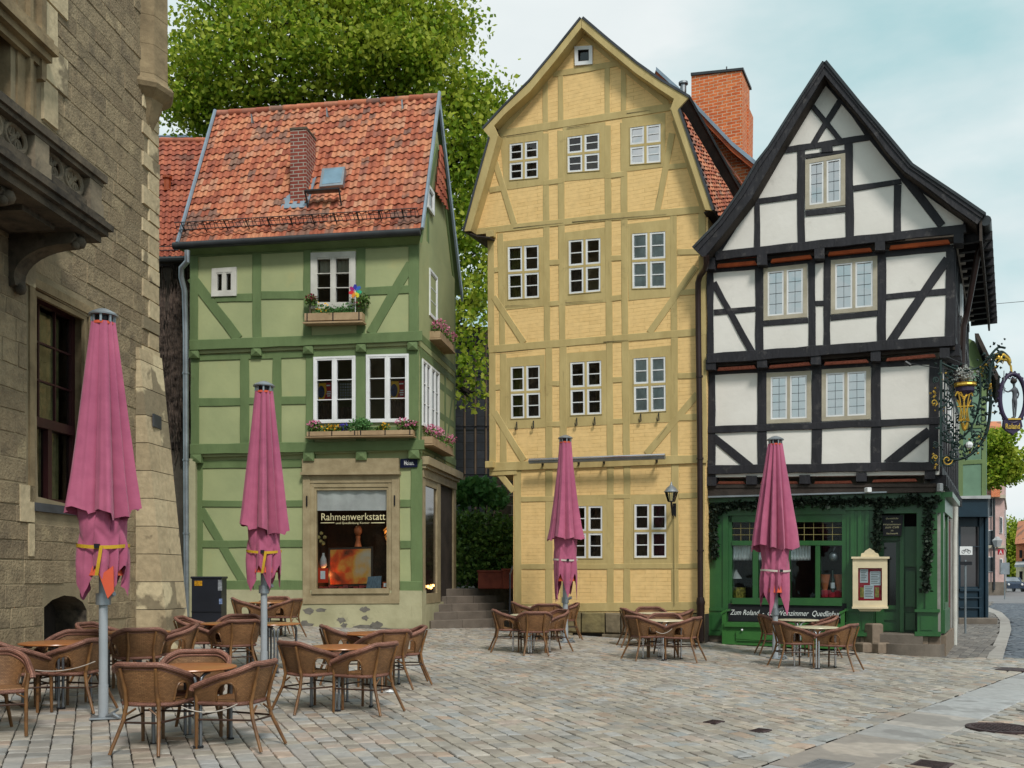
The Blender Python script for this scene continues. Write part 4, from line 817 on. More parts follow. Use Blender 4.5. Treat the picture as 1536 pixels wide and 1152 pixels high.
# peeling plaster patches on foundation
pm2=M('bare_grey_plaster',C(128,124,116),.95,C(96,92,86),vscale=6,bump=.5)
rgp=random.Random(4)
for cx,cy,rx,ry in((463,917,9,5),(481,915,8,3),(457,939,13,7),(512,930,7,5),(516,938,5,4),(547,914,7,4),(548,927,5,4),(543,943,18,6),(564,938,9,6),(575,944,12,3)):
    n=14; pts=[F1.hit(cx+rx*math.cos(a)*(1+rgp.uniform(-.35,.25)),cy+ry*math.sin(a)*(1+rgp.uniform(-.35,.25)),.054) for a in [2*PI*i/n for i in range(n)]]; part('peeled_plaster',MB().prism(pts,-F1.n*.01),pm2,gh)
part('ground_course',MB().prism([F1.hit(400,943,.10),F1.hit(634,943,.10),F1.hit(634,962,.10),F1.hit(400,962,.10)],-F1.n*.1),MT['step'],gh)
# ---- side wall (seen obliquely)
FS=plan(F1.hit(628,600,.0)[:2],s1); 
if FS.n.x<0: FS.n=-FS.n
def sp(k,z,o=0): return FS.at(k,z,o)
zq=lambda px,py: FS.hit(px,py)
# timbers on side: posts and rails by metres
zE=9.15
def sbeam(k0,z0,k1,z1,w,nm='rail',o=.03):
    d=Vector((k1-k0,z1-z0)); n_=Vector((-d.y,d.x)).normalized()*w/2
    part(nm,MB().prism([sp(k0+n_.x,z0+n_.y,o),sp(k1+n_.x,z1+n_.y,o),sp(k1-n_.x,z1-n_.y,o),sp(k0-n_.x,z0-n_.y,o)],-FS.n*(o+.04)),GT,gh)
za=F1.hit(628,505)[2]; zb_=F1.hit(628,667)[2]
for z,o in((za,.05),(za-.33,.035),(zb_,.05),(9.0,.04),(za+1.3,.032),(zb_+1.0,.03),(za-.75,.031)): sbeam(0,z,3.7,z,.17,'rail',o)
for k in(.10,1.45,2.5,3.6): sbeam(k,4.2,k,9.1,.16,'post',.036)
sbeam(.2,za+.2,.75,za+1.9,.13,'brace',.034); sbeam(2.6,za+.2,3.3,za+2.2,.13,'brace',.034); sbeam(2.6,zb_+.2,3.4,zb_+1.9,.13,'brace',.034)
# gable triangle of side wall
zr_=F1.hit(628,168)[2]
gp_=[sp(-.05,8.9,.0),sp(3.72,8.9,.0),sp(3.72,9.35,.0),sp(1.80,12.7,.0),sp(-.05,9.5,0)]
part('gable_wall',MB().prism(gp_,-FS.n*.15),MT['pgreen'],gh)
gl=[(-6.0)]; part('gable_tiles',tile_roof(sp(1.2,11.0,.05),sp(2.5,11.0,.05),sp(1.85,12.35,.05),sp(1.75,12.35,.05),6,6,seed=9),MT['tile2'],gh)
sbeam(.1,9.45,1.7,12.3,.15,'rafter'); sbeam(3.6,9.45,1.9,12.3,.15,'rafter'); sbeam(.8,9.1,.8,10.6,.14,'post'); 
# side windows
def sq(px0,px1,z0,z1,o=.0):
    k0=FS.kz(px0,600)[0]; k1=FS.kz(px1,600)[0]
    class W: pass
    Q=Quad.__new__(Quad); Q.F=FS; Q.c=[sp(k0,z1,o),sp(k1,z1,o),sp(k1,z0,o),sp(k0,z0,o)]; Q.w=abs(k1-k0); Q.h=z1-z0; return Q
def win_Q(Q,parent,sash,rows,frame=.05,mull=.05,sashw=.035,bar_=.018,name='window',back='dark'):
    F=Q.F; f=MB(); W,H=Q.w,Q.h
    Q.mbox(f,0,0,frame,H,0,.06); Q.mbox(f,W-frame,0,W,H,0,.06); Q.mbox(f,frame,0,W-frame,frame,0,.058); Q.mbox(f,frame,H-frame,W-frame,H,0,.058)
    cw=(W-2*frame-mull*(sash-1))/sash
    for i in range(1,sash): x=frame+i*cw+(i-1)*mull; Q.mbox(f,x,frame,x+mull,H-frame,0,.056)
    w=part(name,f,MT['white'],parent)
    for i in range(sash):
        x0=frame+i*(cw+mull); s=MB(); Q.mbox(s,x0,frame,x0+sashw,H-frame,.005,.045); Q.mbox(s,x0+cw-sashw,frame,x0+cw,H-frame,.005,.045); Q.mbox(s,x0+sashw,frame,x0+cw-sashw,frame+sashw,.005,.043); Q.mbox(s,x0+sashw,H-frame-sashw,x0+cw-sashw,H-frame,.005,.043)
        for k in range(1,rows): y=frame+sashw+(H-2*frame-2*sashw)*k/rows; Q.mbox(s,x0+sashw,y-bar_/2,x0+cw-sashw,y+bar_/2,.018,.038)
        part('casement',s,MT['white'],w)
    m=MB(); m.prism([Q.m(frame,frame,.02),Q.m(W-frame,frame,.02),Q.m(W-frame,H-frame,.02),Q.m(frame,H-frame,.02)],-F.n*.018); part('pane',m,M('dark_glass',(.02,.022,.022,1),.06,var=.2,spec=.8) if back=='dark' else back,w)
    return w
win_Q(sq(641,652.7,FS.hit(646,478)[2],FS.hit(646,408)[2],.012),gh,1,3,frame=.06)
win_Q(sq(630.5,642.5,FS.hit(634,640)[2],FS.hit(634,541)[2],.012),gh,2,3); win_Q(sq(643.5,655.5,FS.hit(634,640)[2],FS.hit(634,541)[2],.012),gh,2,3)
win_Q(sq(638.5,648,FS.hit(642,316)[2],FS.hit(642,280)[2],.012),gh,1,1,frame=.08)
# side shopfront
m=MB(); Qz=sq(630.6,681,FS.hit(632,906)[2],FS.hit(632,690)[2],0.0)
def sbar(a0,b0,a1,b1,o0,o1,nm,mt=tn): m=MB(); Qz.box(m,a0,b0,a1,b1,o0,o1); return part(nm,m,mt,s2f)
s2f=part('side_shopfront',(lambda m:(Qz.box(m,0,0,1,.12,0,.08),m)[1])(MB()),tn,gh)
sbar(-.02,-.02,1.05,.035,0,.22,'cornice'); sbar(-.01,.035,1.02,.06,0,.14,'cornice'); sbar(0,.12,.07,1,0,.06,'pilaster'); sbar(.40,.12,.50,1,0,.06,'pilaster'); sbar(.92,.12,1,1,0,.06,'pilaster'); sbar(.07,.12,.40,.17,0,.05,'head_board'); sbar(.07,.93,.40,1,0,.06,'base_board')
sbar(.07,.17,.40,.93,0,.012,'shop_window_pane',M('side_shop_glass',C(60,48,40),.1,C(30,26,24),vscale=3,spec=.8)); sbar(.50,.12,.92,1,0,.01,'door',MT['oldwood'])
m=MB()
for a,b in((.16,.88),(.24,.89),(.30,.875)): m.ball(tuple(Qz.p(a,b,.04)),.035,8)
part('candle_lights',m,glow,s2f)
part('side_foundation',MB().prism([sp(-.06,-.2,.05),sp(3.7,-.2,.05),sp(3.7,FS.hit(632,906)[2],.05),sp(-.06,FS.hit(632,906)[2],.05)],-FS.n*.2),MT['base'],gh)
# ---- roof
ov=.42
e0=F1.hit(268,368,ov); e1=F1.hit(632,347,ov); 
r0=P(325,173,24.9); r1=P(658,147,23.85); 
part('roof_tiles',tile_roof(e0,e1,r1,r0,21,31,seed=3),MT['tile'],gh)
nrm=(e1-e0).cross(r0-e0).normalized()
if nrm.y>0: nrm=-nrm
part('roof_deck',MB().prism([e0-nrm*.02,e1-nrm*.02,r1-nrm*.02,r0-nrm*.02],-nrm*.10),GT,gh)
b0=e0+s1*4.5; b1=P(692,437,26.2); part('roof_rear',MB().prism([r0,r1,b1,P(330,437,27.2)],Vector((0,-.3,-1))*.12),MT['green'],gh)
part('ridge_tiles',ridge_mb(r0+Vector((0,0,.02)),r1+Vector((0,0,.02)),.10,.36),MT['tile'],gh,smooth=40)
part('verge_flashing',MB().tube([e0+nrm*.08,r0+nrm*.10+Vector((0,0,.04))],.045,6),MT['bluezinc'],gh); part('verge_flashing',MB().tube([e1+nrm*.08+F1.u*.04,r1+nrm*.10+F1.u*.04+Vector((0,0,.05))],.045,6),MT['bluezinc'],gh)
part('rear_verge',MB().prism([r1+F1.u*.05,b1+F1.u*.05,b1+F1.u*.05-Vector((0,0,.28)),r1+F1.u*.05-Vector((0,0,.30))],-F1.u*.05),MT['bluezinc'],gh)
part('verge_board',MB().prism([r1+F1.u*.02-Vector((0,0,.02)),e1+F1.u*.02,e1+F1.u*.02-Vector((0,0,.26)),r1+F1.u*.02-Vector((0,0,.30))],-F1.u*.05),MT['green'],gh)
# soffit & gutter
w0=F1.hit(285,366,.2);w1=F1.hit(628,349,.2)
part('eave_soffit',MB().prism([e0-Vector((0,0,.05)),e1-Vector((0,0,.05)),w1-Vector((0,0,.22)),w0-Vector((0,0,.22))],Vector((0,0,-.05))),GT,gh)
part('gutter',MB().tube([e0+F1.n*.06-Vector((0,0,.03))-F1.u*.1,e1+F1.n*.06-Vector((0,0,.03))],.085,10),MT['gutter'],gh,smooth=60)
# snow guard
def onroof(px,py,h=0): 
    d=Vector(((px-CX)/FP,1,(HY-py)/FP)); t=nrm.dot(e0-Vector((0,0,EYE)))/nrm.dot(d); return Vector((0,0,EYE))+d*t+nrm*h
A=onroof(270,352,.14);B=onroof(631,331,.14); up=(r0-e0).normalized(); m=MB(); n=62; rgp=random.Random(5)
up2=(nrm+up*.25).normalized()
m.tube([A+up2*.19,B+up2*.19],.011,5).tube([A,B],.011,5).tube([A+up2*.10,B+up2*.10],.008,4)
for i in range(n+1):
    a=A.lerp(B,i/n); m.tube([a,a+up2*.19+(B-A).normalized()*rgp.uniform(-.04,.04)],.008,4)
for i in range(0,11): a=A.lerp(B,(i+.3)/11); m.tube([a+up2*.2,a-nrm*.14,a-nrm*.12-up*.15],.016,4)
part('snow_guard',m,MT['gutter'],gh)
# chimney and roof window
t=thing  # noqa
cb=onroof(443,312,0); rz=math.atan2(F1.u.y,F1.u.x); cw=26*cb.y/FP; zt=P(443,197,cb.y+.1)[2]; 
c=Vector((cb.x,cb.y,0))+Vector((.12,.30,0)); ch=part('chimney',MB().box((c.x,c.y,(cb.z-.5+zt)/2),.40,.62,zt-cb.z+.5,rz),MT['brick'],gh)
part('chimney_cap',MB().box((c.x,c.y,zt+.02),.43,.65,.05,rz),MT['dstone'],ch); part('flue',MB().lathe((c.x,c.y,zt+.04),[(.05,0),(.05,.12)],10),MT['zinc'],ch)
part('chimney_flashing',MB().prism([onroof(422,316,.07),onroof(462,314,.07),onroof(476,268,.07),onroof(428,300,.07)],-nrm*.03),MT['bluezinc'],ch)
sk=part('skylight_frame',MB().prism([onroof(482,288,.16),onroof(517,285,.16),onroof(521,260,.20),onroof(487,263,.20)],-nrm*.18),MT['zinc'],gh)
part('skylight_pane',MB().prism([onroof(486,285,.17),onroof(514,282,.17),onroof(518,262,.21),onroof(491,265,.21)],-nrm*.02),M('sky_glass',C(120,150,170),.08,spec=1),sk)
m=MB(); a=onroof(466,300,.20); b=onroof(516,297,.20); fw=-F1.n*.0
m.prism([a,b,b+F1.n*.22,a+F1.n*.22],Vector((0,0,-.03)))
for q in(a,b): m.tube([q+F1.n*.2,q-Vector((0,0,.35))],.02,5)
part('chimney_sweep_step',m,MT['gutter'],gh)
m=MB()
for x,y in((382,189),(494,180),(606,168)): p=onroof(x,y,.08); m.tube([p,p+nrm*.14+Vector((0,0,.1)),p+nrm*.1-Vector((0,0,.08))],.02,5)
part('roof_hooks',m,MT['zinc'],gh)
# flowers ------------------------------------------------
def flowerbox(F,q,depth,off,label,plants,seed,dn_=.03):
    Q=Quad(F,q,off+depth); cc=Q.p(.5,1,-depth/2); t=thing('window_box',label,'flower box',(cc.x,cc.y,cc.z),'wooden flower boxes on the green house')
    m=MB(); Q.box(m,0,0,1,1,-depth,0); part('planter',m,MT['flowerbox'],t); m=MB(); Q.box(m,-.02,1.2,1.02,1.42,-depth-.02,.03); part('shelf',m,MT['flowerbox'],t)
    m=MB()
    for a in(.05,.5,.95): Q.box(m,a-.008,-.02,a+.008,1.5,0,.012)
    part('bracket',m,MT['black'],t)
    for i,(a,b,r,lm,fm_,nf) in enumerate(plants):
        c=Q.p(a,b,-depth/2); 
        fpart('foliage',leaves_mb([c],[(r,r*.6,r*.8)],int(130*nf+60),.06,seed+i,shell=.1,droop=.2),MT[lm],t)
        if fm_: fpart('blossom',leaves_mb([c+Vector((0,-.02,r*.35))],[(r*.9,r*.6,r*.6)],int(70*nf),.055,seed+50+i,shell=.6),MT[fm_],t)
    return t
fb=flowerbox(F1,[(456.5,470),(543,468),(543,479),(456.5,481)],.22,.22,'upper wooden flower box under the top window of the green house front',[(.10,-1.9,.16,'leafd','fred',1),(.3,-.4,.22,'leaff','fyel',.5),(.5,-.3,.22,'leaff',None,1),(.72,-.4,.2,'leaff',None,1),(.93,-1.2,.26,'leafd','fred',.5),(1.0,-1.9,.16,'leafd',None,1)],100)
m=MB().tube([F1.hit(465,470,.33),F1.hit(465,452,.33)],.015,5); part('rose_stem',m,MT['twig'],fb)
# pinwheel
p0=F1.hit(533,437,.42); pw=thing('pinwheel','rainbow coloured flower pinwheel stuck in the upper flower box','pinwheel',tuple(F1.hit(533,468,.42))); part('stick',MB().tube([F1.hit(533,468,.42),p0],.008,5),MT['white'],pw)
for i,cc in enumerate(((60,60,170),(60,110,200),(60,180,140),(230,220,60),(240,150,60),(220,50,60),(170,40,120))):
    a=PI/2-i*2*PI/7; d=F1.u*math.cos(a)+Vector((0,0,math.sin(a))); e_=F1.u*-math.sin(a)+Vector((0,0,math.cos(a))); m=MB().prism([p0+d*.02,p0+d*.09+e_*.055,p0+d*.16+e_*.02,p0+d*.15-e_*.03,p0+d*.08-e_*.04],F1.n*.015); part('petal',m,M('petal_%d'%i,C(*cc),.5),pw)
flowerbox(F1,[(460,647.5),(536,646),(536,652.5),(460,654)],.22,.18,'long lower flower box with pink and yellow flowers, left half',[(.12,-1.2,.18,'leafd','fpink',1.6),(.38,-.5,.12,'leafd','fyel',.6),(.52,-.5,.12,'leafd','fyel',.6),(.72,-.6,.14,'leafd','fblue',1),(.98,-1.4,.24,'leaff',None,2)],200)
flowerbox(F1,[(537,646),(619,644.5),(619,651.5),(537,652.5)],.22,.18,'long lower flower box with pink geraniums at its right end',[(.08,-1.4,.22,'leaff',None,2),(.36,-.3,.10,'leafd',None,.6),(.46,-.6,.13,'leafd','fyel',.6),(.82,-1.0,.2,'leafd','fpink',1.6),(.98,-1.0,.12,'leafd','fpink',1)],300)
def sidebox(px0,px1,z,label,seed):
    Q=sq(px0,px1,z-.16,z,.30); cc=Q.p(.5,1,-.14); t=thing('window_box',label,'flower box',tuple(cc),'wooden flower boxes on the green house'); m=MB(); Q.box(m,0,0,1,1,-.26,0); part('planter',m,MT['flowerbox'],t); m=MB(); Q.box(m,-.02,1.1,1.02,1.3,-.28,.03); part('shelf',m,MT['flowerbox'],t)
    for i,a in enumerate((.1,.35,.62,.9)):
        c=Q.p(a,-.7,-.12); fpart('foliage',leaves_mb([c],[(.2,.2,.18)],150,.06,seed+i,shell=.1),MT['leafd'],t); 
        if i!=2: fpart('blossom',leaves_mb([c+Vector((.06,-.02,.08))],[(.2,.16,.12)],110,.06,seed+20+i,shell=.5),MT['fpink'],t)
sidebox(642,664,FS.hit(645,500)[2],'small flower box of pink geraniums on the side wall, upper floor',400); sidebox(630,662,FS.hit(632,656)[2],'flower box with pink flowers on the side wall above the shop cornice',500)
# ================= YELLOW HOUSE
F2=Fa(735,23.0,1055,20.85); s2=-F2.n; cc=F2.hit(890,900); yh=thing('yellow_timbered_house','tall yellow half-timbered house with curved gable and white paned windows','house',(cc.x,cc.y,0))
A_=dict(A1=[(764,215.5),(808,210),(808,267),(764,271)],A2=[(850.5,205),(900,198.5),(900,256),(851,259.6)],A3=[(944.4,191),(992,184.6),(992,244),(945,247.7)])
B_=dict(B1=[(761,369.7),(809,366.4),(809.5,446.9),(762,450)],B2=[(852.3,360),(901.7,356),(901.7,437.5),(853,442)],B3=[(947.4,350),(999,346),(999.4,432),(948,433.6)])
C_w=dict(C1=[(765.3,549.5),(810.6,547),(811.4,627),(766,628.8)],C2=[(854.7,543),(902.8,540),(903.3,621.7),(855.6,623.6)],C3=[(949.8,536.7),(999,534),(999.7,617),(950.5,619.7)])
D_w=dict(D2=[(858,758.5),(904.5,758),(904.5,838),(858,838)],D3=[(951,755.5),(1000.5,755),(1000.5,837),(951,837.5)])
AT=[(862,70.3),(889,69),(889,96.5),(863,99)]
YE=MT['yellow']; KH=MT['khaki']; hol=[inset(q,1.5) for d in(A_,B_,C_w) for q in d.values()]+[inset(AT,3)]
storey(F2,[(872,36),(1013,148),(1007,162),(1062,318),(1059,690),(734,702),(733,352),(699,350),(744,205),(738,192)],0,s2*1.0,hol,yh,YE)
storey(F2,[(1059,688),(1057,921),(770,921),(770,700)],-.03,s2*1.0,[inset(q,1.5) for q in D_w.values()],yh,YE,'lower_wall')
part('rear_walls',MB().prism([F2.hit(775,702,-1),F2.hit(1057,690,-1),F2.hit(1057,930,-1),F2.hit(775,930,-1)],s2*6).prism([F2.hit(738,350,-1),F2.hit(1057,320,-1),F2.hit(1057,688,-1),F2.hit(738,700,-1)],s2*6),YE,yh)
def yb(nm,p,q,w,o=.012,**k): return beam(F2,p,q,w,o,.03,yh,nm,KH,jit=.35,**k)
# window surrounds (khaki boards) as frames around each window
def sur_(outer,win,o=.008):
    mb=MB(); mb.sheet([F2.hit(x,y,o) for x,y in outer],[[F2.hit(x,y,o) for x,y in inset(win,-.6)]],flip=F2.n)
    fr=[F2.hit(x,y,o) for x,y in outer]; n=4
    for l in(fr,[F2.hit(x,y,o) for x,y in win]):
        for i in range(4): j=(i+1)%4; mb.add([l[i],l[j],l[j]-F2.n*(o+.03),l[i]-F2.n*(o+.03)],[(0,1,2,3)])
    return part('window_surround',mb,KH,yh)
SU={'A1':[(750,206),(815,196),(816,277),(757,285)],'A2':[(844,191),(908,183),(908,266.5),(845,272)],'A3':[(933,178),(998,169),(998,250),(937,257.5)],
'B1':[(755,362),(816,355),(816,459),(757,465)],'B2':[(846,349),(907,341),(909,453),(848,458)],'B3':[(941,336),(1005,328.5),(1006,445),(943,450.5)],
'C1':[(760,537),(817,532),(818,641),(760,643.5)],'C2':[(848,530),(909,525),(911,637),(850,640.5)],'C3':[(943,524.5),(1006,518),(1007,633),(944,635.5)],
'D2':[(850,743),(911,742),(911,854),(850,854)],'D3':[(945,742),(1007,741),(1008,853),(945,854)]}
CU={'A1':[(0,0,1,1,'greyc')],'A2':[(0,.3,.5,1,'brown')],'A3':[(0,0,1,1,'lace_glare')],'B1':[(0,0,.42,1,'olive'),(.5,.4,1,1,'brown')],'B2':[(.05,.5,.4,1,'brown')],'B3':[(0,0,1,1,'lace_glare')],'C1':[(0,0,.4,1,'olive'),(.55,0,1,1,'brown')],'C2':[(.5,0,.75,1,'brown'),(0,.1,.2,1,'brown')],'C3':[(0,0,1,1,'lace_glare')],'D2':[(.5,.0,1,1,'brown')],'D3':[(0,0,1,1,'brown')]}  # right-hand column: full white sheets painted in for sky mirrored in the panes
CU['A1']=[(0,0,1,1,'brown')]
for d in(A_,B_,C_w,D_w):
    for k,q in d.items():
        o=-.022 if k[0]=='D' else .008
        sur_(SU[k],q,o); bright=k in('A3','B3','C3')
        window(F2,q,o+.005,yh,sash=2,leaf_rows=2,rows=2,frame=.012,mull=.055,gaprow=.055,sashw=.042,bar=.022,depth=.05,fm=KH,gm=MT['glassb'] if k=='A3' else MT['glass'],proud=.012,curtain=CU[k],label='window with bright reflecting panes' if bright else None)
Wat=window(F2,AT,.02,yh,sash=1,rows=1,frame=.085,sashw=.02,fm=MT['white'],sm=MT['dark'],proud=.03,name='attic_window')
# rails
for p,q,w in(((829,111.5),(934,94),9),((750,200.5),(1010,159.5),11),((734,285.5),(757,281),9),((816,274.5),(845,270.5),8),((909,264),(936,260.5),8),((1000,251),(1031,248),8),
 ((714,347.5),(890,327.8),10),((888,328),(1061,313.5),11),((823,456),(838,454),8),((916,448),(932,446),8),((1016,439),(1049,437),9),((741,405),(747,404),8),((824,394),(839,393),8),((916,387.5),(932,386.5),8),((1016,378),(1049,377),9),
 ((733,524),(890,510.8),11),((889,511),(1060,497),11),((824,575),(839,575),8),((919,570),(934,569),8),((743,581),(750,580.5),9),((1017,564),(1050,563),9),((820,636.5),(840,636),8),((919,632),(934,631.5),8),((1017,626.5),(1050,625.5),10),
 ((734,700.5),(1060,688),13)): yb('rail',p,q,w,.016)
for p,q,w in(((782,749),(850,748),8),((911,745),(945,744.5),7),((1018,744),(1050,743),8),((782,850),(1050,849),8),((771,912),(1057,909),13)): yb('rail',p,q,w,-.014)
for x0,x1,y0,y1,w in((817.5,818.5,122,196,8),(840.5,841,112,190,8),(911,911,96,180,8),(935,935.5,94,176,8),(818.5,821,200,520,9.5),(841,843.5,196,518,9.5),(911,914,188,508,10),(935.5,937.5,184,505,10),(736,737,352,521,10),(750.5,753.5,350,521,9),(1010,1011,318,500,10),(1053,1054,318,495,11),
 (738.5,739,530,695,10),(755,755,530,695,10),(823,823.5,518,692,10.5),(844.5,845,517,690,10.5),(914,915.5,508,690,10),(937.5,940,506,690,11),(1011.5,1011.5,500,686,10.5),(1054,1054.5,500,686,11)): yb('post',(x0,y0),(x1,y1),w,.012)
for x,y0,y1,w in((776.5,705,906,11),(823.5,705,906,11),(845.5,705,906,9),(915.5,700,904,10.5),(940.5,699,904,10.5),(1012.5,695,904,11),(1053,690,904,9)): yb('post',(x,y0),(x,y1),w,-.018)
for p,q,w in(((742.5,243),(771,336),9),((1008.5,200),(986,316),9.5),((740,445),(785.6,514),9.5),((1044,400),(974,499),10),((741,618),(785.6,691),10),((1046,591),(970,681),10.5)): yb('brace',p,q,w,.017)
# gable rafters
for p,q,w in(((872,50),(812,127),8),((812,127),(748,200),9),((872,50),(1002,156),9),((741,232),(706,346),8),((1012,180),(1054,312),8)): yb('rafter',p,q,w,.014)
# shrinkage cracks in the old timber
for p,q,w in(((770,342),(845,334),.7),((858,333),(1000,321),.8),((745,529),(800,524),.6),((905,513),(942,510),.8),((760,204),(805,198),.8),((850,192),(885,187),.8),((940,170),(975,165),.7),((913,392),(914,412),.7),((1010,322),(1011,350),.8),((758,459),(800,457),.5),((848,454),(905,450),.5),((845,556),(846,580),.5),((1011,560),(1012,590),.6),((985,300),(990,280),.5),((1044,404),(1015,446),.5),((1000,640),(985,660),.5)): part('crack',MB().prism([F2.hit(p[0],p[1]-w/2,.0265),F2.hit(q[0],q[1]-w*.1,.0265),F2.hit(q[0],q[1]+w*.1,.0265),F2.hit(p[0],p[1]+w/2,.0265)],-F2.n*.004),MT['oldwood'],yh)
# corner corbels
for x,y in((737,352),(735.5,697)): m=MB().box(tuple(F2.hit(x,y,.06)),.20,.16,.16,math.atan2(F2.u.y,F2.u.x),.01); part('corbel',m,KH,yh)
yb('brace',(745,706),(770,737),9,-.02); 
part('overhang_soffit',MB().prism([F2.hit(734,706,.0),F2.hit(775,704,0),F2.hit(775,704,0)+s2*6,F2.hit(734,706,0)+s2*6],Vector((0,0,-.12))),KH,yh)
# verge boards
LO=[(871.5,26.7),(833,75),(794.6,121),(756,159),(724,193.5)]; LI=[(872,41),(833,91),(795,137),(757,171),(741,188.5)]
RO=[(872.5,27),(912,60.6),(953.8,95),(989,120),(1033,146)]; RI=[(872.5,41),(912,75),(953.8,109.6),(985,131),(1011,148)]
LO2=[(724,193.5),(734.5,206),(716,272),(696,346.7)]; LI2=[(741,188.5),(747,203),(728,272),(705.6,346)]
RO2=[(1033,146),(1017,163.7),(1043,240),(1068,315.5)]; RI2=[(1011,148),(1006,162),(1033,240),(1058,314.6)]
def strip(F,a,b,off,t,nm,mt,par):
    mb=MB(); n=len(a)
    for i in range(n-1): mb.prism([F.hit(*a[i],off),F.hit(*a[i+1],off),F.hit(*b[i+1],off),F.hit(*b[i],off)],-F.n*t)
    return part(nm,mb,mt,par)
OV=.30
for a,b in((LO,LI),(RO,RI),(LO2,LI2),(RO2,RI2)): strip(F2,a,b,OV,.05,'verge_board',KH,yh)
# verge soffits back to wall and roof slabs
def sweep(F,a,off,back,th,nm,mt,par,up=(0,0)):
    mb=MB(); pts=[F.hit(x+up[0],y+up[1],off) for x,y in a]
    for i in range(len(pts)-1):
        p,q=pts[i],pts[i+1]; nn=(q-p).cross(back).normalized()
        if nn.dot(Vector((0,0,1)))<0: nn=-nn
        mb.prism([p,q,q+back,p+back],nn*th)
    return part(nm,mb,mt,par)
for a in(LO,RO,LO2[1:],RO2[1:]): sweep(F2,a,OV+.02,s2*9,.05,'roof_deck',MT['slate'],yh)
for a in(LI,RI,LI2[1:],RI2[1:]): sweep(F2,a,OV-.05,s2*.30,-.02,'verge_soffit',KH,yh)
# kink underside and eave ends
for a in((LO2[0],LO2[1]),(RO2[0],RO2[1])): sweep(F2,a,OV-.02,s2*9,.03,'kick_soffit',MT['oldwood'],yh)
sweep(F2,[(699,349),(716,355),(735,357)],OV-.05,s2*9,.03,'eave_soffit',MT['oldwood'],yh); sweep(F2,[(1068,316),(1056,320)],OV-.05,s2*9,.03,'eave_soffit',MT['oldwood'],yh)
# tiles on the steep right flank
a=F2.hit(1068,316,OV-.02); b=F2.hit(1018,165,OV-.02); part('flank_tiles',tile_roof(a,a+s2*9,b+s2*9,b,12,36,seed=12,amp=.03,lift=.05),MT['tile'],yh)
# foundation
rgp=random.Random(21); mb=MB(); k0=F2.kz(771,930)[0]; k1=F2.kz(1058,930)[0]; zt=F2.hit(900,918,0)[2]; kk=k0
for r_ in range(2):
    kk=k0; z0=-.25+(zt+.25)*(.0 if r_==0 else .52); z1=-.25+(zt+.25)*(.52 if r_==0 else 1)
    while kk<k1:
        l=rgp.uniform(.28,.7); x0,x1=kk+.008,min(kk+l,k1)-.008; hh=rgp.uniform(.02,.06); j=lambda:rgp.uniform(-.02,.02)
        if not (r_==0 and F2.kz(868,930)[0]<kk+l/2<F2.kz(905,930)[0]):
            mb.add([F2.at(x0,z0,0),F2.at(x1,z0,0),F2.at(x1,z1-.01,0),F2.at(x0,z1-.01,0),F2.at(x0+.03,z0+.03+j(),hh),F2.at(x1-.03+j(),z0+.03,hh),F2.at(x1-.03,z1-.04+j(),hh),F2.at(x0+.03+j(),z1-.04,hh)],[(4,5,6,7)]+[(i,(i+1)%4,4+(i+1)%4,4+i) for i in range(4)])
        kk+=l
part('foundation_stones',mb,rampIsl('foundation_rubble',[(0,C(90,80,68)),(.5,C(120,108,92)),(.85,C(134,122,84)),(1,C(146,136,96))],.9,(C(60,56,48),.6,.6),.8,9,pscale=2.4),yh)
part('foundation_core',MB().prism([F2.hit(771,919,-.03),F2.hit(1057,919,-.03),F2.hit(1057,980,-.03),F2.hit(771,980,-.03)],s2*.5),M('dark_joint',C(52,48,42),.95),yh)
# shutter hooks under the first floor windows
for x,y in((775,640),(800,638.5),(865,634),(892,633),(961,628),(988,626.5)):
    m=MB().tube([F2.hit(x,y-7,.03),F2.hit(x,y-7,.07),F2.hit(x+.5,y+4,.07),F2.hit(x-2,y+5,.07),F2.hit(x-2.5,y+1,.07)],.014,5); part('shutter_hook',m,MT['black'],yh)
# awning cassette
aw=thing('awning_cassette','closed grey metal awning cassette mounted across the yellow house','awning',tuple(F2.hit(896,688,.2)))
m=MB().tube([F2.hit(794,692,.26),F2.hit(997.5,685,.26)],.060,10); part('roller_case',m,MT['zinc'],aw,smooth=50); part('front_rail',MB().tube([F2.hit(794,689.5,.33),F2.hit(997.5,682,.33)],.028,8),MT['chrome'],aw)
for x,y in((814,696),(868,694.5),(906,693),(985,691)): part('bracket',MB().tube([F2.hit(x,y+2,.0),F2.hit(x,y+1,.18),F2.hit(x,y-4,.24)],.028,6),MT['gutter'],aw)
# wall lantern
lp=F2.hit(1007,745,.42); ln=thing('wall_lantern','old black and glass wall lantern on a scroll bracket on the yellow house','lantern',tuple(lp)); sc=lp.y/FP
def Lz(y): return EYE+(HY-y)*sc
m=MB().lathe((lp.x,lp.y,0),[(.07,Lz(753)),(.085,Lz(752)),(.08,Lz(751.5))],6); part('base_ring',m,MT['black'],ln)
m=MB()
for i in range(6): a_=i*PI/3; m.tube([(lp.x+.075*math.cos(a_),lp.y+.075*math.sin(a_),Lz(752)),(lp.x+.135*math.cos(a_),lp.y+.135*math.sin(a_),Lz(738))],.009,4)
part('cage',m,MT['black'],ln)
v=MB(); v.lathe((lp.x,lp.y,0),[(.072,Lz(752)),(.130,Lz(738))],6); part('lantern_glass',v,MT['glass'],ln)
part('roof_cap',MB().lathe((lp.x,lp.y,0),[(.165,Lz(738)),(.15,Lz(736.5)),(.09,Lz(731)),(.04,Lz(728.5)),(.02,Lz(726)),(.022,Lz(725)),(.004,Lz(722.5))],12),MT['zinc'],ln,smooth=40)
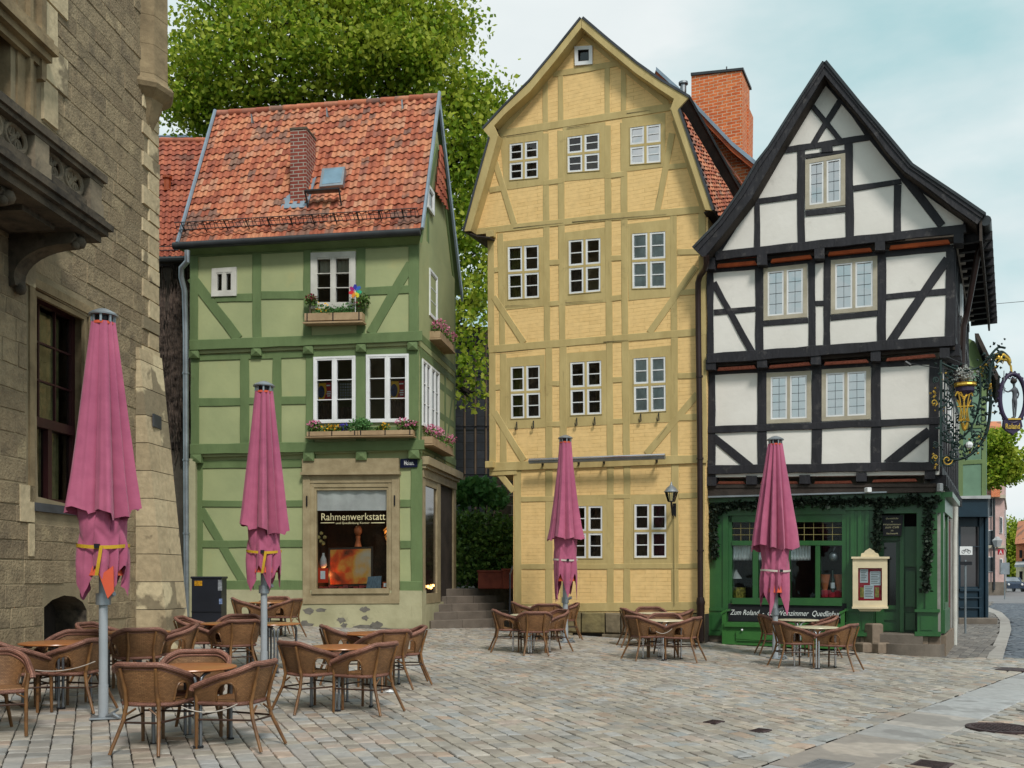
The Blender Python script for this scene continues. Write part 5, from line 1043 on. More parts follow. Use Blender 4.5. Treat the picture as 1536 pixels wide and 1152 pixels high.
wp=F2.hit(1011,762,0); m=MB().tube([Vector((lp.x,lp.y,Lz(753))),Vector((lp.x,lp.y,Lz(757))),lp.lerp(wp,.45)+Vector((0,0,Lz(765)-lp.z)),Vector((wp.x,wp.y,Lz(773)))],.022,6).tube([Vector((lp.x,lp.y,Lz(757))),Vector((wp.x,wp.y,Lz(757)))],.014,6).prism([F2.hit(1009,755,.02),F2.hit(1014,755,.02),F2.hit(1014,775,.02),F2.hit(1009,775,.02)],-F2.n*.02); part('scroll_bracket',m,MT['black'],ln)
single('cable',MB().tube([F2.hit(1012,774,.03),F2.hit(1012.5,850,.03),F2.hit(1013,905,.03)],.011,5),MT['khaki'],'thin cable running down the yellow wall below the lantern','cable')
# brown downpipe
D0=F2.hit(1058,388,.55); pts=[F2.hit(1059,384,.62),F2.hit(1059.5,396,.55),F2.hit(1057,404,.42),F2.hit(1050,414,.20),F2.hit(1047,424,.14),F2.hit(1047.5,500,.14),F2.hit(1049,600,.14),F2.hit(1050,700,.14),F2.hit(1050.5,905,.14)]
dp=pipe(pts,.062,'dark brown downpipe between the yellow house and the black and white house',MT['brownpipe'],[F2.hit(1049,565,.14),F2.hit(1050,688,.14),F2.hit(1050.5,826,.14)])
part('cast_foot',MB().tube([F2.hit(1050.5,896,.14),F2.hit(1051,904,.14),F2.hit(1051,908,.14),F2.hit(1051,962,.14)],[.075,.10,.085,.085],12),MT['brownpipe'],dp,smooth=40)
# wire hook + electrical bits
# ================= HOUSE BEHIND (orange brick, chimney)
nb=thing('brick_house_behind','roof, gable and large orange brick chimney of a house rising behind the yellow one','house',(6.0,28.5,0))
FB2=plan(P(1010,200,28.0)[:2],tuple(F2.u[:2])); FB2.n=-s2
def hb(px,py,o=0): return FB2.hit(px,py,o)
part('brick_gable',MB().prism([hb(1030,148),hb(1137,248),hb(1160,300),hb(1160,420),hb(1010,420),hb(1010,150)],s2*3),MT['obrick'],nb)
ch=part('chimney',MB().prism([hb(1037,111,.0),hb(1113,103,.0),hb(1114,250,.0),hb(1037,250,.0)],s2*1.1),MT['obrick'],nb)
part('chimney_cap',MB().prism([hb(1036,109,.04),hb(1115,101,.04),hb(1115,104.5,.04),hb(1036,113,.04)],s2*1.25),MT['gutter'],ch)
m=MB().tube([hb(1090,107,-.3),hb(1090,100,-.3)],.02,5); part('lightning_rod',m,MT['gutter'],ch)
part('side_flue',MB().prism([hb(1114,146,-.7),hb(1123,160,-.7),hb(1122,240,-.7),hb(1113,240,-.7)],s2*.7),MT['obrick'],ch)
def bstrip(a,b,off,t,nm,mt): return strip(FB2,a,b,off,t,nm,mt,nb)
bstrip([(984,100),(1034,145),(1060,172),(1098,212),(1140,246)],[(984,106),(1034,152),(1060,179),(1098,219),(1140,254)],.35,2.6,'verge_metal',MT['bluezinc'])
bstrip([(984,106),(1034,152),(1060,179),(1098,219),(1142,256)],[(984,112),(1034,160),(1060,188),(1098,228),(1142,264)],.30,.06,'verge_board',MT['rust'])
part('dark_eave',MB().prism([hb(1016,160,.8),hb(1032,150,.8),hb(1050,190,.8),hb(1082,236,.8),hb(1112,278,.8),hb(1112,305,.8),hb(1080,268,.8),hb(1045,225,.8)],s2*.3),MT['oldwood'],nb)
bstrip([(1031,148),(1048,182),(1080,230),(1118,283)],[(1036,152),(1054,187),(1086,234),(1124,288)],.86,.2,'tile_verge',MT['tile2'])
part('dormer_roof',MB().prism([hb(985,101,.0),hb(1040,152,0),hb(972,140,0)],s2*2),MT['oldwood'],nb)
part('vent_pipe',MB().lathe(tuple(hb(1025,142,-.3)),[(.09,0),(.09,.28),(.14,.30),(.14,.36),(.10,.38)],10),MT['zinc'],nb)
# ================= BLACK AND WHITE HOUSE
F3=Fa(1062,21.3,1420,19.4); c=F3.hit(1240,900); bh=thing('black_and_white_timbered_house','white half-timbered corner house with black beams above a green wine-bar front','house',(c.x,c.y,0))
s3=Vector((.462,.887,0)).normalized(); L3=s3*7.2
O0,O1,O2,O3=0.0,.32,.52,.70; PLW=MT['plaster']; BT=MT['blacktim']
W5=[(1208,240.5),(1268,230),(1268,307.5),(1208,315)]; W1=[(1145.5,402.5),(1211,395.6),(1211,475.7),(1145.5,481)]; W2=[(1246.4,390.6),(1316,384),(1316,465.4),(1246.4,471.6)]
W3=[(1150,560),(1216.7,556),(1216.7,633),(1150,635.6)]; W4=[(1232.7,554.5),(1306,550),(1306,628.6),(1232.6,632)]
storey(F3,[(1237,112),(1296,186),(1357,262),(1445,332),(1442,352),(1072,385),(1080,368),(1173,222)],O3,L3,[inset(W5,2)],bh,PLW,'gable_wall')
storey(F3,[(1064,398),(1431,365),(1430,515),(1064,542)],O2,L3,[inset(W1,2),inset(W2,2)],bh,PLW)
storey(F3,[(1063,556),(1413,540),(1409,712),(1063,716)],O1,L3,[inset(W3,2),inset(W4,2)],bh,PLW)
def bb(nm,p,q,w,o,t=.05,**k): return beam(F3,p,q,w,o,t,bh,nm,BT,jit=.7,**k)
E=.022
g3=O3+E
for p,q,w in(((1172,226.5),(1308,205),9.5),((1208,235),(1269,227),6.5),((1208,320.5),(1269,314),9),((1128,303.5),(1197,294),8.5),((1280,282.7),(1352,272),8.5)): bb('rail',p,q,w,g3)
bb('sill_beam',(1073,383.5),(1449,342),13,g3+.03,.1)
for p,q,w in(((1201.5,222),(1202,366),11),((1273,212),(1275,355),12),((1135.6,303),(1135.6,374),9),((1346,277),(1345.6,350),11)): bb('post',p,q,w,g3-.002)
for p,q,w in(((1217,157),(1262,212),8),((1261.5,149),(1219,217),8),((1357,266),(1413.5,338),12.5)): bb('brace',p,q,w,g3+.003)
bb('block',(1232,224.5),(1249,222.5),9,g3+.02)
# rafters on gable face
def pstrip(a,b,off,t,nm,mt,par=bh): return strip(F3,a,b,off,t,nm,mt,par)
LOu=[(1236.6,92.5),(1185.8,170.7),(1154.6,220),(1136,243.6),(1110,288),(1079,332),(1040,372.5)]
LIn=[(1237,112),(1197,177),(1165,230.6),(1147,262),(1127,297),(1092,342),(1055.6,387)]
LIr=[(1238.5,128),(1221,156),(1182,220),(1160,254),(1131,300),(1107,338),(1083,376)]
pstrip(LIn[:6]+[(1066,378)],LIr,g3-.004,.06,'rafter',BT)
ROu=[(1236.6,92.5),(1290,157.7),(1321,193.5),(1341.6,218),(1366.4,247.7),(1398,269),(1432,291.7),(1476,322)]
RIn=[(1237,112),(1288,172),(1312,202),(1330,227),(1357,257),(1395,284),(1430,311),(1466,336)]
RIr=[(1238.5,128),(1277,173),(1296.4,201.4),(1306,212),(1351,268),(1381,287),(1412,309),(1446,333)]
pstrip(RIn[:7]+[(1455,331)],RIr,g3-.004,.06,'rafter',BT)
VO=O3+.36
def two(a,b,f): return [(x0+(x1-x0)*f,y0+(y1-y0)*f) for (x0,y0),(x1,y1) in zip(a,b)]
pstrip(LOu,two(LOu,LIn,.35),VO+.02,.06,'verge_board',BT); pstrip(two(LOu,LIn,.33),LIn,VO,.05,'verge_board',BT)
pstrip(ROu,two(ROu,RIn,.35),VO+.02,.06,'verge_board',BT); pstrip(two(ROu,RIn,.33),RIn,VO,.05,'verge_board',BT)
for a in(LOu,ROu): sweep(F3,a,VO+.04,s3*8.0,.05,'roof_deck',MT['gutter'],bh)
for a in(LIn,RIn): sweep(F3,a,VO-.05,s3*.36,-.02,'verge_soffit',MT['oldwood'],bh)
sweep(F3,RIn[-3:],VO-.06,s3*7.8,-.03,'eave_soffit',MT['oldwood'],bh)
# right eave gutter and downpipe, rafter feet
g0=F3.hit(1477,326,VO-.1); part('gutter',MB().tube([g0+Vector((.02,0,-.06)),g0+s3*7.6+Vector((.02,0,-.06))],.10,10),MT['gutter'],bh,smooth=50)
part('eave_fascia',MB().prism([g0+Vector((-.05,0,0)),g0+s3*7.6+Vector((-.05,0,0)),g0+s3*7.6+Vector((-.05,0,-.45)),g0+Vector((-.05,0,-.45))],Vector((-.05,0,0))),MT['oldwood'],bh)
sk0=F3.hit(1440,350,O3)
for i in range(13): a=sk0+s3*(.25+i*.58); part('rafter_foot',MB().box((a.x+.28,a.y,a.z-.02),.62,.13,.16,math.atan2(s3.y,s3.x)-PI/2),BT,bh)
# jetty beam-ends, fillets
def jetty(ends,y_of,sz,off,off2,boards,mt,bh_=3.2):
    for x,y in ends:
        q=[F3.hit(x+a*sz[0]/2,y+b*sz[1]/2,off+.05) for a,b in((-1,-1),(1,-1),(1,1),(-1,1))]; part('joist_end',MB().prism(q,-F3.n*.34),BT,bh)
    for (x0,y0),(x1,y1),h in boards:
        q=[F3.hit(x0+2,y0-h/2,off-.02),F3.hit(x1-3,y1-h/2,off-.02),F3.hit(x1,y1+h/2,off-.05),F3.hit(x0,y0+h/2,off-.05)]; part('painted_fillet',MB().prism(q,-F3.n*.08),mt,bh)
jetty([(1065,395),(1143,388.5),(1229,379),(1320,366.5),(1438,356)],None,(15,17),O3,O2,[((1073,389),(1134,383),5),((1075,398.5),(1135,393.5),5),((1154,379.5),(1217,373),5),((1156,391),(1218,384.5),5),((1241,369.5),(1306,362.5),5),((1242,380.5),(1308,374),5),((1334,357.5),(1427,348.5),5.5),((1334,371),(1425,362),5.5)],MT['rust'])
jetty([(1066,547),(1143,543.6),(1223.6,539),(1313.4,533.8),(1417,529)],None,(15,15),O2,O1,[((1076,553.4),(1134,550),4.2),((1153,550),(1216,545),4.2),((1236,545),(1303,541),4.2),((1329,539),(1404,532.7),4.2)],MT['rope'])
jetty([(1066,722),(1127,720),(1207,719),(1292,715.5),(1395,712)],None,(16,13),O1,O0,[((1076,724),(1118,724),4),((1140,724),(1198,724),4),((1221,724),(1279,723),4),((1308,721.5),(1376,720),4)],MT['rope'])
# dark band behind the fillets
for y0,y1,x0,x1,o in((392,352,1062,1446,O2+.10),(543,516,1062,1432,O1+.14)): beam(F3,(x0,y0),(x1,y1),17,o,.12,bh,'wall_plate',MT['oldwood'],jit=.3)
g2=O2+E
for p,q,w in(((1065,404),(1066,534),10),((1139,396),(1139,528),12),((1217.5,390),(1218,522),11),((1241,388),(1240.5,521),10),((1322.5,380),(1322.5,515),13),((1425.6,372),(1424.5,508),13)): bb('post',p,q,w,g2)
for p,q,w in(((1071,468.7),(1133,463.7),8),((1145,486),(1212,480.5),8),((1223,455),(1236,455),8),((1246,477),(1316,469.5),8.5),((1329,445),(1420,437),9),((1062,405.5),(1430,371),9)): bb('rail',p,q,w,g2-.003)
bb('brace',(1070,424),(1128,528),9.5,g2+.003); bb('brace',(1421,388),(1335,513),13,g2+.003)
bb('sill_beam',(1060,538),(1432,510.5),15,g2+.05,.1)
g1=O1+E
for p,q,w in(((1067,560),(1067,727),12),((1143,557),(1143,700),14),((1225,553),(1225,698),15),((1314,549),(1314,697),15),((1402,544),(1400,706),15)): bb('post',p,q,w,g1)
bb('rail',(1061,644.5),(1250,637.5),10,g1+.02); bb('rail',(1249,637.5),(1411,630.5),10,g1+.02); bb('rail',(1062,559),(1412,542),8,g1-.003)
bb('brace',(1070,656),(1126,701),12,g1+.003); bb('brace',(1394,646),(1331,696),14,g1+.003)
bb('sill_beam',(1062,704.5),(1408,699),13,g1+.05,.1)
kw=dict(frame=.085,mull=.06,sashw=.032,fm=MT['taupe'],gm=MT['glassb'],rows=1)
window(F3,W5,O3+.005,bh,lead=(2,4),curtain=[(0,0,1,1,'greyc')],**kw); window(F3,W1,O2+.005,bh,lead=(2,4),curtain=[(.12,0,1,1,'lace_glare')],**kw); window(F3,W2,O2+.005,bh,lead=(2,4),curtain=[(0,0,1,1,'lace_glare')],**kw)
window(F3,W3,O1+.005,bh,lead=(2,5),curtain=[(0,0,1,1,'lacepink')],**kw); window(F3,W4,O1+.005,bh,lead=(2,5),curtain=[(0,0,.62,1,'lacepink')],**kw)
# --- side wall timbers
for (px0,yt,yb,off,nm) in((1431,365,515,O2,'u'),(1411,541,712,O1,'l'),):
    p=F3.hit(px0,(yt+yb)/2,off); FX=plan(p[:2],s3); 
    if FX.n.x<0: FX.n=-FX.n
    z1=F3.hit(px0,yt,off)[2]; z0=F3.hit(px0,yb,off)[2]
    def sx(k0,za,k1,zb,w,nm='side_post',o=.03):
        d=Vector((k1-k0,zb-za)); n_=Vector((-d.y,d.x)).normalized()*w/2
        part(nm,MB().prism([FX.at(k0+n_.x,za+n_.y,o),FX.at(k1+n_.x,zb+n_.y,o),FX.at(k1-n_.x,zb-n_.y,o),FX.at(k0-n_.x,za-n_.y,o)],-FX.n*.06),BT,bh)
    for k in(.1,.9,1.7,2.6,3.5,4.4,5.4,6.4): sx(k,z0,k,z1,.18)
    for z in(z0+.1,z1-.08,(z0+z1)/2): sx(0,z,7.1,z,.16,'side_rail',.026)
    sx(.2,z0+.1,.85,z1-.1,.14,'side_brace',.024); sx(6.2,z0+.1,5.5,z1-.1,.14,'side_brace',.024)
    Q=Quad.__new__(Quad); Q.F=FX; zc_=(z0+z1)/2; Q.c=[FX.at(1.85,z1-.3,.01),FX.at(2.45,z1-.3,.01),FX.at(2.45,zc_,.01),FX.at(1.85,zc_,.01)]; Q.w=.6; Q.h=z1-.3-zc_; win_Q(Q,bh,2,2)
    for k in np.arange(.1,7.1,.5): part('side_joist_end',MB().prism([FX.at(k,z0-.22,.10),FX.at(k+.2,z0-.22,.10),FX.at(k+.2,z0-.0,.10),FX.at(k,z0-.0,.10)],-FX.n*.3),BT,bh)
part('side_ground_wall',MB().prism([F3.hit(1411,712,0),F3.hit(1411,712,0)+L3,Vector((F3.hit(1411,712,0)+L3)[:2]+(-.3,)),Vector(F3.hit(1411,712,0)[:2]+(-.3,))],Vector((-.3,.1,0))),M('aged_side_wall',C(150,146,140),.85,var=.15),bh)
# soffit under first jetty
p0=F3.hit(1062,729,O1);p1=F3.hit(1405,727,O1); part('jetty_soffit',MB().prism([p0,p1,p1-F3.n*.5,p0-F3.n*.5],Vector((0,0,-.04))),MT['oldwood'],bh)
part('fascia_beam',MB().prism([F3.hit(1062,727,O1-.02),F3.hit(1404,725,O1-.02),F3.hit(1404,738,O1-.02),F3.hit(1062,744,O1-.02)],-F3.n*.4),MT['oldwood'],bh)
part('lead_flashing',MB().prism([F3.hit(1062,744,O1+.03),F3.hit(1330,737,O1+.03),F3.hit(1330,739,O1+.03),F3.hit(1062,746.5,O1+.03)],-F3.n*.3),MT['zinc'],bh)
single('small_floodlight',MB().box(tuple(F3.hit(1302,735,O1+.12)),.10,.10,.10,.3,.01),MT['white'],'small white floodlight box under the black jetty','light'); single('small_floodlight',MB().box(tuple(F3.hit(1410,731,O1+.1)),.08,.08,.16,.3,.01),MT['greyc'],'little grey box lamp at the corner of the black jetty','light')
# black-white downpipe right side
sp0=F3.hit(1440,350,O3)+s3*1.0
pipe([g0+s3*1.0+Vector((0,0,-.12)),g0+s3*1.0+Vector((-.15,0,-.35)),F3.hit(1447,445,O2)+s3*1.2,F3.hit(1441,470,O2)+s3*1.2,F3.hit(1438,560,O2)+s3*1.2],.06,'brown drainpipe elbow under the right eave of the black and white house',MT['brownpipe'])
# ================= SHOPFRONT green wine bar
SG=MT['shop']

def sgp(nm,q,o0,o1,mt=SG,par=None):
    m=MB().prism([F3.hit(x,y,o1) for x,y in q],-F3.n*(o1-o0)); return part(nm,m,mt,par or sfb)
def R(x0,y0,x1,y1): return [(x0,y0),(x1,y0-(x1-x0)*.012 if y0<800 else y0),(x1,y1+(0 if y1<880 else (x1-x0)*.018)),(x0,y1)]
sfb=part('shopfront',MB().prism([F3.hit(1062,746,-.32),F3.hit(1268,744,-.32),F3.hit(1268,782,-.32),F3.hit(1062,782,-.32)],-F3.n*.1),SG,bh)
sgp('cornice',[(1062,746),(1412,738),(1412,746),(1062,754)],-.3,.16); sgp('frieze',[(1062,753),(1411,745),(1411,769),(1062,774)],-.3,.04); 
sgp('head_rail',R(1085,768,1268,783),-.3,.0)
# left pilaster w/ panels
for q,o0,o1,nm in((R(1062,770,1084,915),-.3,.02,'pilaster'),(R(1084,770,1092,945),-.3,.05,'pilaster'),(R(1092,770,1098,905),-.3,.0,'pilaster'),(R(1062,912,1086,916),-.3,.07,'moulding'),(R(1062,916,1084,950),-.3,.05,'panel'),(R(1067,922,1080,945),.05,.065,'panel'),(R(1062,948,1086,953),-.3,.08,'moulding'),
 (R(1263,760,1270,905),-.3,.03,'pilaster'),(R(1098,897,1263,906),-.3,.06,'window_sill'),(R(1098,811,1263,818),-.3,.03,'transom'),(R(1129,817,1137,898),-.3,.02,'mullion'),(R(1178,817,1185,898),-.3,.02,'mullion'),(R(1223,817,1230,898),-.3,.02,'mullion'),(R(1084,930,1268,960),-.3,-.05,'stall_riser')): sgp(nm,q,o0,o1)
# fluted pilaster
x=1270
i=0
while x<1309: sgp('flute',R(x,763,x+5.6,915),-.3,.05+.03*(i%2)); x+=5.6; i+=1
sgp('capital',R(1268,757,1312,765),-.3,.12)
for q,o0,o1,nm in((R(1267,913,1312,917),-.3,.15,'moulding'),(R(1269,917,1310,950),-.3,.09,'panel'),(R(1274,921,1289,945),.09,.105,'panel'),(R(1293,921,1306,945),.09,.105,'panel'),(R(1266,949,1314,954),-.3,.16,'moulding'),
 (R(1375,760,1388,915),-.4,.05,'pilaster'),(R(1388,760,1406,915),-.4,.09,'pilaster'),(R(1372,914,1410,918),-.4,.17,'moulding'),(R(1376,918,1407,950),-.4,.11,'panel'),(R(1381,924,1399,945),.11,.125,'panel'),(R(1372,948,1411,954),-.4,.18,'moulding')): sgp(nm,q,o0,o1)
# door recess
RD=-.45
for q,o0,o1,nm in((R(1312,800,1376,955),RD-.05,RD,'door'),(R(1314,812,1326,950),RD,RD+.05,'door_stile'),(R(1344,812,1350,950),RD,RD+.05,'door_stile'),(R(1326,908,1344,914),RD,RD+.06,'door_rail'),(R(1326,918,1344,930),RD,RD+.03,'door_panel'),(R(1326,934,1344,946),RD,RD+.03,'door_panel'),(R(1350,765,1356,952),RD,RD+.20,'door_frame'),(R(1356,790,1375,850),RD,RD+.12,'side_panel'),(R(1358,857,1373,910),RD,RD+.14,'side_panel'),(R(1358,920,1373,945),RD,RD+.14,'side_panel'),(R(1312,797,1376,811),RD,RD+.1,'door_head')): sgp(nm,q,o0,o1)
sgp('door_glass',R(1326,814,1344,908),RD,RD+.015,M('dark_door_glass',(.006,.006,.006,1),.1,spec=.6))
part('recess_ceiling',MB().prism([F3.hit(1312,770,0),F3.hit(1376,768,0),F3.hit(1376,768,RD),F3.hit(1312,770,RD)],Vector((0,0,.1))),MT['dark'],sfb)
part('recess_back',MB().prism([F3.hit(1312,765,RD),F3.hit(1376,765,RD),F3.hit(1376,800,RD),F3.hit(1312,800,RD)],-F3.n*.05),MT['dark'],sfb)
for x_ in(1309.5,1376): part('recess_side',MB().prism([F3.hit(x_,758,.02),F3.hit(x_+2,758,.02),F3.hit(x_+2,960,.02),F3.hit(x_,960,.02)],-F3.n*.6),SG,sfb)
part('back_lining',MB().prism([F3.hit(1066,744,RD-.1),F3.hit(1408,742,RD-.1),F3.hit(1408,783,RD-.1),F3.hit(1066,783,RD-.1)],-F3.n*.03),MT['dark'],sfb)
# interior of bar
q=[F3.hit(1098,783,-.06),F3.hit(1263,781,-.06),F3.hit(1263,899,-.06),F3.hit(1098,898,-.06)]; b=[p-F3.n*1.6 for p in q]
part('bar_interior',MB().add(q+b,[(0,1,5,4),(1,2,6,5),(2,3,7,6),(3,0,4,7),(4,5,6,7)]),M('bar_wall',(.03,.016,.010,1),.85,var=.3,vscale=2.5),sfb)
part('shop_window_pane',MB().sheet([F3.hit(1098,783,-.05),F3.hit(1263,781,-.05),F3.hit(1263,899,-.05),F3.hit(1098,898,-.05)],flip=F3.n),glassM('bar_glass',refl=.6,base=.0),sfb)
m=MB(); Qt=Quad(F3,[(1098,783),(1263,781),(1263,812),(1098,812)],-.03)
for i in range(1,12): Qt.box(m,i/12-.002,0,i/12+.002,1,-.01,0)
for j in(1,2): Qt.box(m,0,j/3-.012,1,j/3+.012,-.008,.002)
part('leaded_transom',m,M('brass_cames',C(150,140,90),.5),sfb)
for x0,x1 in((1100,1128),(1138,1170),(1186,1216)):
    Q=Quad(F3,[(x0,818),(x1,818),(x1,840),(x0,840)],-.12); m=curtain_mb(Q,0,0,1,.8,0,amp=.012,waves=7)
    for i in range(14): m.prism([Q.p(i/14,.8,.0),Q.p((i+1)/14,.8,0),Q.p((i+.5)/14,1.05,0)],-F3.n*.003)
    part('lace_curtain',m,MT['lace_glare'],sfb)
def bi(px,py,off,prof,mt,nm,lab,cat): p=F3.hit(px,py,off); return single(nm,MB().lathe(tuple(p),prof,12),mt,lab,cat,smooth=50)
POT=M('clay_pot',C(190,110,70),.8)
bi(1237,887,-.2,[(.05,0),(.11,.3),(.12,.36)],POT,'clay_pot','tall clay pot standing left of the wine bottle in the bar window','pot'); bi(1259,887,-.2,[(.05,0),(.11,.3),(.12,.36)],POT,'clay_pot','clay pot standing right of the wine bottle in the bar window','pot')
bt=bi(1249,888,-.15,[(.045,0),(.045,.26),(.018,.34),(.018,.46)],M('bottle_glass',(.01,.02,.01,1),.1,spec=.8),'wine_bottle','dark wine bottle with pale label in the bar window','bottle'); p=F3.hit(1249,888,-.15); part('label',MB().lathe((p.x,p.y,p.z),[(.047,.08),(.047,.2)],12),MT['paper'],bt)
m=MB()
for x in(1237,1248,1258): m.lathe(tuple(F3.hit(x,897,-.2)),[(.05,0),(.09,.02),(.09,.16),(.05,.17)],10)
single('red_tins',m,MT['red'],'row of small red tins below the pots in the bar window','tins')
m=MB().ball(tuple(F3.hit(1250,835,-.15)),.10,10).tube([F3.hit(1250,826,-.15),F3.hit(1253,820,-.15)],.015,5); single('hanging_jug',m,MT['zinc'],'small silver grey jug hanging in the right pane of the bar window','jug',smooth=60)
m=MB().box(tuple(F3.hit(1107,890,-.25)),.26,.2,.26,.4); single('yellow_basket',m,M('yellow_basket',C(150,140,60),.8,var=.3,vscale=20),'yellow basket in the left corner of the bar window','basket')
m=MB().lathe(tuple(F3.hit(1104,868,-.3)),[(.14,0),(.03,.16),(.03,.2)],10); single('white_lampshade',m,MT['greyc'],'small white lampshade in the left pane of the bar window','lamp')
# stone plinths
RB=rampIsl('plinth_rubble',[(0,C(92,80,70)),(.5,C(124,110,96)),(1,C(140,124,108))],.9,None,.6,9)
m=MB()
for x0,x1,y0,y1,o in((1062,1084,953,963,.02),(1268,1290,955,975,.06),(1290,1312,956,977,.08),(1374,1393,955,966,.1),(1393,1411,955,966,.09),(1374,1392,966,982,.12),(1392,1412,966,982,.12)): m.prism([F3.hit(x0+.5,y0,o),F3.hit(x1-.5,y0,o),F3.hit(x1-.5,y1,o),F3.hit(x0+.5,y1,o)],-F3.n*.5)
part('plinth_stones',m,RB,bh); part('plinth_core',MB().prism([F3.hit(1062,955,-.0),F3.hit(1411,955,-.0),F3.hit(1411,1000,0),F3.hit(1062,1000,0)],-F3.n*.3),MT['oldwood'],bh)
def arcstone(px,py,w,dep,h,nm,lab):
    p=F3.hit(px,py,0); gz=g(p.x,p.y); n=14; f=[]
    for i in range(n+1): t=i/n; f.append(p+F3.u*((t-.5)*w)*(1 if F3.u.x>0 else -1)+F3.n*(dep*min(1,math.sin(PI*t)**.35))+Vector((0,0,0)))
    f=[Vector((q.x,q.y,gz+h)) for q in f]; m=MB().prism(f,Vector((0,0,-h-.2))); return single(nm,m,MT['step'],lab,'step')
arcstone(1367,965,1.25,.42,.22,'door_step','rounded worn stone step before the green bar door'); p=F3.hit(1345,955,-.1); single('door_step',MB().box((p.x,p.y,g(p.x,p.y)+.2),1.0,.55,.42,math.atan2(F3.u.y,F3.u.x),.02),MT['step'],'upper stone step right against the green bar door','step')
for px,py,sx,sz,lab in((1310,965,.26,.62,'short squared stone post between the menu case and the bar step'),(1297,972,.30,.22,'low rough stone block left of the short stone post'),(1320,972,.30,.24,'low rough stone block right of the short stone post')):
    p=F3.hit(px,py,.22 if sz<.5 else .1); single('stone_block',MB().box((p.x,p.y,g(p.x,p.y)+sz/2-.02),sx,.28,sz,.3,.03),RB,lab,'stone block')
# chalkboard & lettering
Qc=Quad(F3,[(1091,906),(1270,904),(1270,933),(1091,932)],.02); m=MB(); Qc.box(m,0,0,1,1,-.04,.0); cbd=single('name_board',m,MT['board'],'long black board with white script lettering below the bar window','sign')
text_part('Zum Roland  -  das Weinzimmer  Quedlinburg',F3,1095,922,.026,8,cbd,'lettering',MT['white'],width_px=170,shear=.35)
# bench
Fo=.55
bn=thing('green_bench','bright green wooden box bench under the black name board','bench',tuple(F3.hit(1170,965,.3)))
def bp(nm,q,o0,o1): return part(nm,MB().prism([F3.hit(x,y,o1) for x,y in q],-F3.n*(o1-o0)),SG2,bn)
SG2=M('bright_green_bench_paint',(0.045,0.17,0.035,1),.4,(0.035,.13,.03,1),vscale=2,bump=.06)
bp('seat',[(1086,934),(1264,937),(1264,943),(1086,940)],.05,.52); bp('front_panel',[(1086,940),(1262,943),(1262,974),(1084,966)],.05,.46); bp('drawer_panel',[(1104,947),(1160,949),(1160,962),(1104,958)],.46,.50); bp('skirting',[(1104,958),(1240,962),(1240,965),(1104,961)],.46,.49)
for x in(1084,1262): bp('arm_post',[(x-1,918),(x+5,918),(x+5,970),(x-1,970)],.40,.47); part('arm_rest',MB().prism([F3.hit(x-3,918,.50),F3.hit(x+6,914,.50),F3.hit(x+6,917,.5),F3.hit(x-3,922,.5)],-F3.n*.45),SG2,bn)
part('knob',MB().ball(tuple(F3.hit(1113,945,.53)),.025,8),MT['white'],bn)
# menu case
mc=thing('menu_case','cream wooden menu display case with sheets on red backing, beside the bar door','menu case',tuple(F3.hit(1305,916,.2)))
CR=MT['cream']
def mp2(nm,q,o0,o1,mt=CR): return part(nm,MB().prism([F3.hit(x,y,o1) for x,y in q],-F3.n*(o1-o0)),mt,mc)
mp2('back_board',[(1279,836),(1331,836),(1331,912),(1279,912)],.1,.18); mp2('top_moulding',[(1277,835),(1334,835),(1334,838),(1277,838)],.1,.30)
mp2('crown',[(1291,835),(1292,830),(1296,829),(1298,826),(1304.5,822),(1311,826),(1313,829),(1317,830),(1319,835)],.16,.22); mp2('apron',[(1285,912),(1325,912),(1320,917),(1290,917)],.12,.2)
for q in([(1279,838),(1287,838),(1287,911),(1279,911)],[(1323,838),(1331,838),(1331,911),(1323,911)],[(1287,838),(1323,838),(1323,852),(1287,852)],[(1287,901),(1323,901),(1323,911),(1287,911)]): mp2('case_frame',q,.18,.26)
mp2('bottom_moulding',[(1278,910),(1332,910),(1332,913),(1278,913)],.1,.30); mp2('red_backing',[(1287,852),(1323,852),(1323,901),(1287,901)],.18,.20,MT['red'])
for x0,y0,x1,y1 in((1290,854,1302,874),(1305,857,1321,878),(1296,878,1311,898)):
    pp=mp2('menu_sheet',[(x0,y0),(x1,y0),(x1,y1),(x0,y1)],.2,.204,MT['paper']); m=MB()
    for j in range(7): y=y0+2+j*(y1-y0-3)/7; Q=Quad(F3,[(x0+1.5,y),(x1-1.5-(j%3)*1.5,y),(x1-1.5-(j%3)*1.5,y+.7),(x0+1.5,y+.7)],.206); Q.box(m,0,0,1,1,-.002,0)
    part('text_lines',m,MT['gutter'],pp)
for x0 in(1290,1312.5): mp2('photo_card',[(x0,881),(x0+6,881),(x0+6,896),(x0,896)],.2,.204,M('photo_card',C(200,170,90),.6,C(90,110,60),vscale=20))
part('case_pane',MB().sheet([F3.hit(x,y,.24) for x,y in[(1287,852),(1323,852),(1323,901),(1287,901)]],flip=F3.n),glassM('case_glass',refl=.6,base=0),mc)
# hanging sign board above door
Qd=Quad(F3,[(1322,773),(1355,773),(1352,804),(1325,804)],-.05); m=MB(); Qd.box(m,0,0,1,1,-.03,0); hs_=single('hanging_board',m,MT['board'],'black hanging board with cream lettering above the bar door','sign')
for i,(t_,wd) in enumerate((('Gemütliche',19),('im',3),('Weinzimmer',28),('zum Café',21),('im',4),('Fachwerk',18))): text_part(t_,F3,1338.5-wd/2-.5,779+i*4.5,-.044,2.6+.8*(i==3),hs_,'lettering',MT['ink'],width_px=wd,shear=.3)
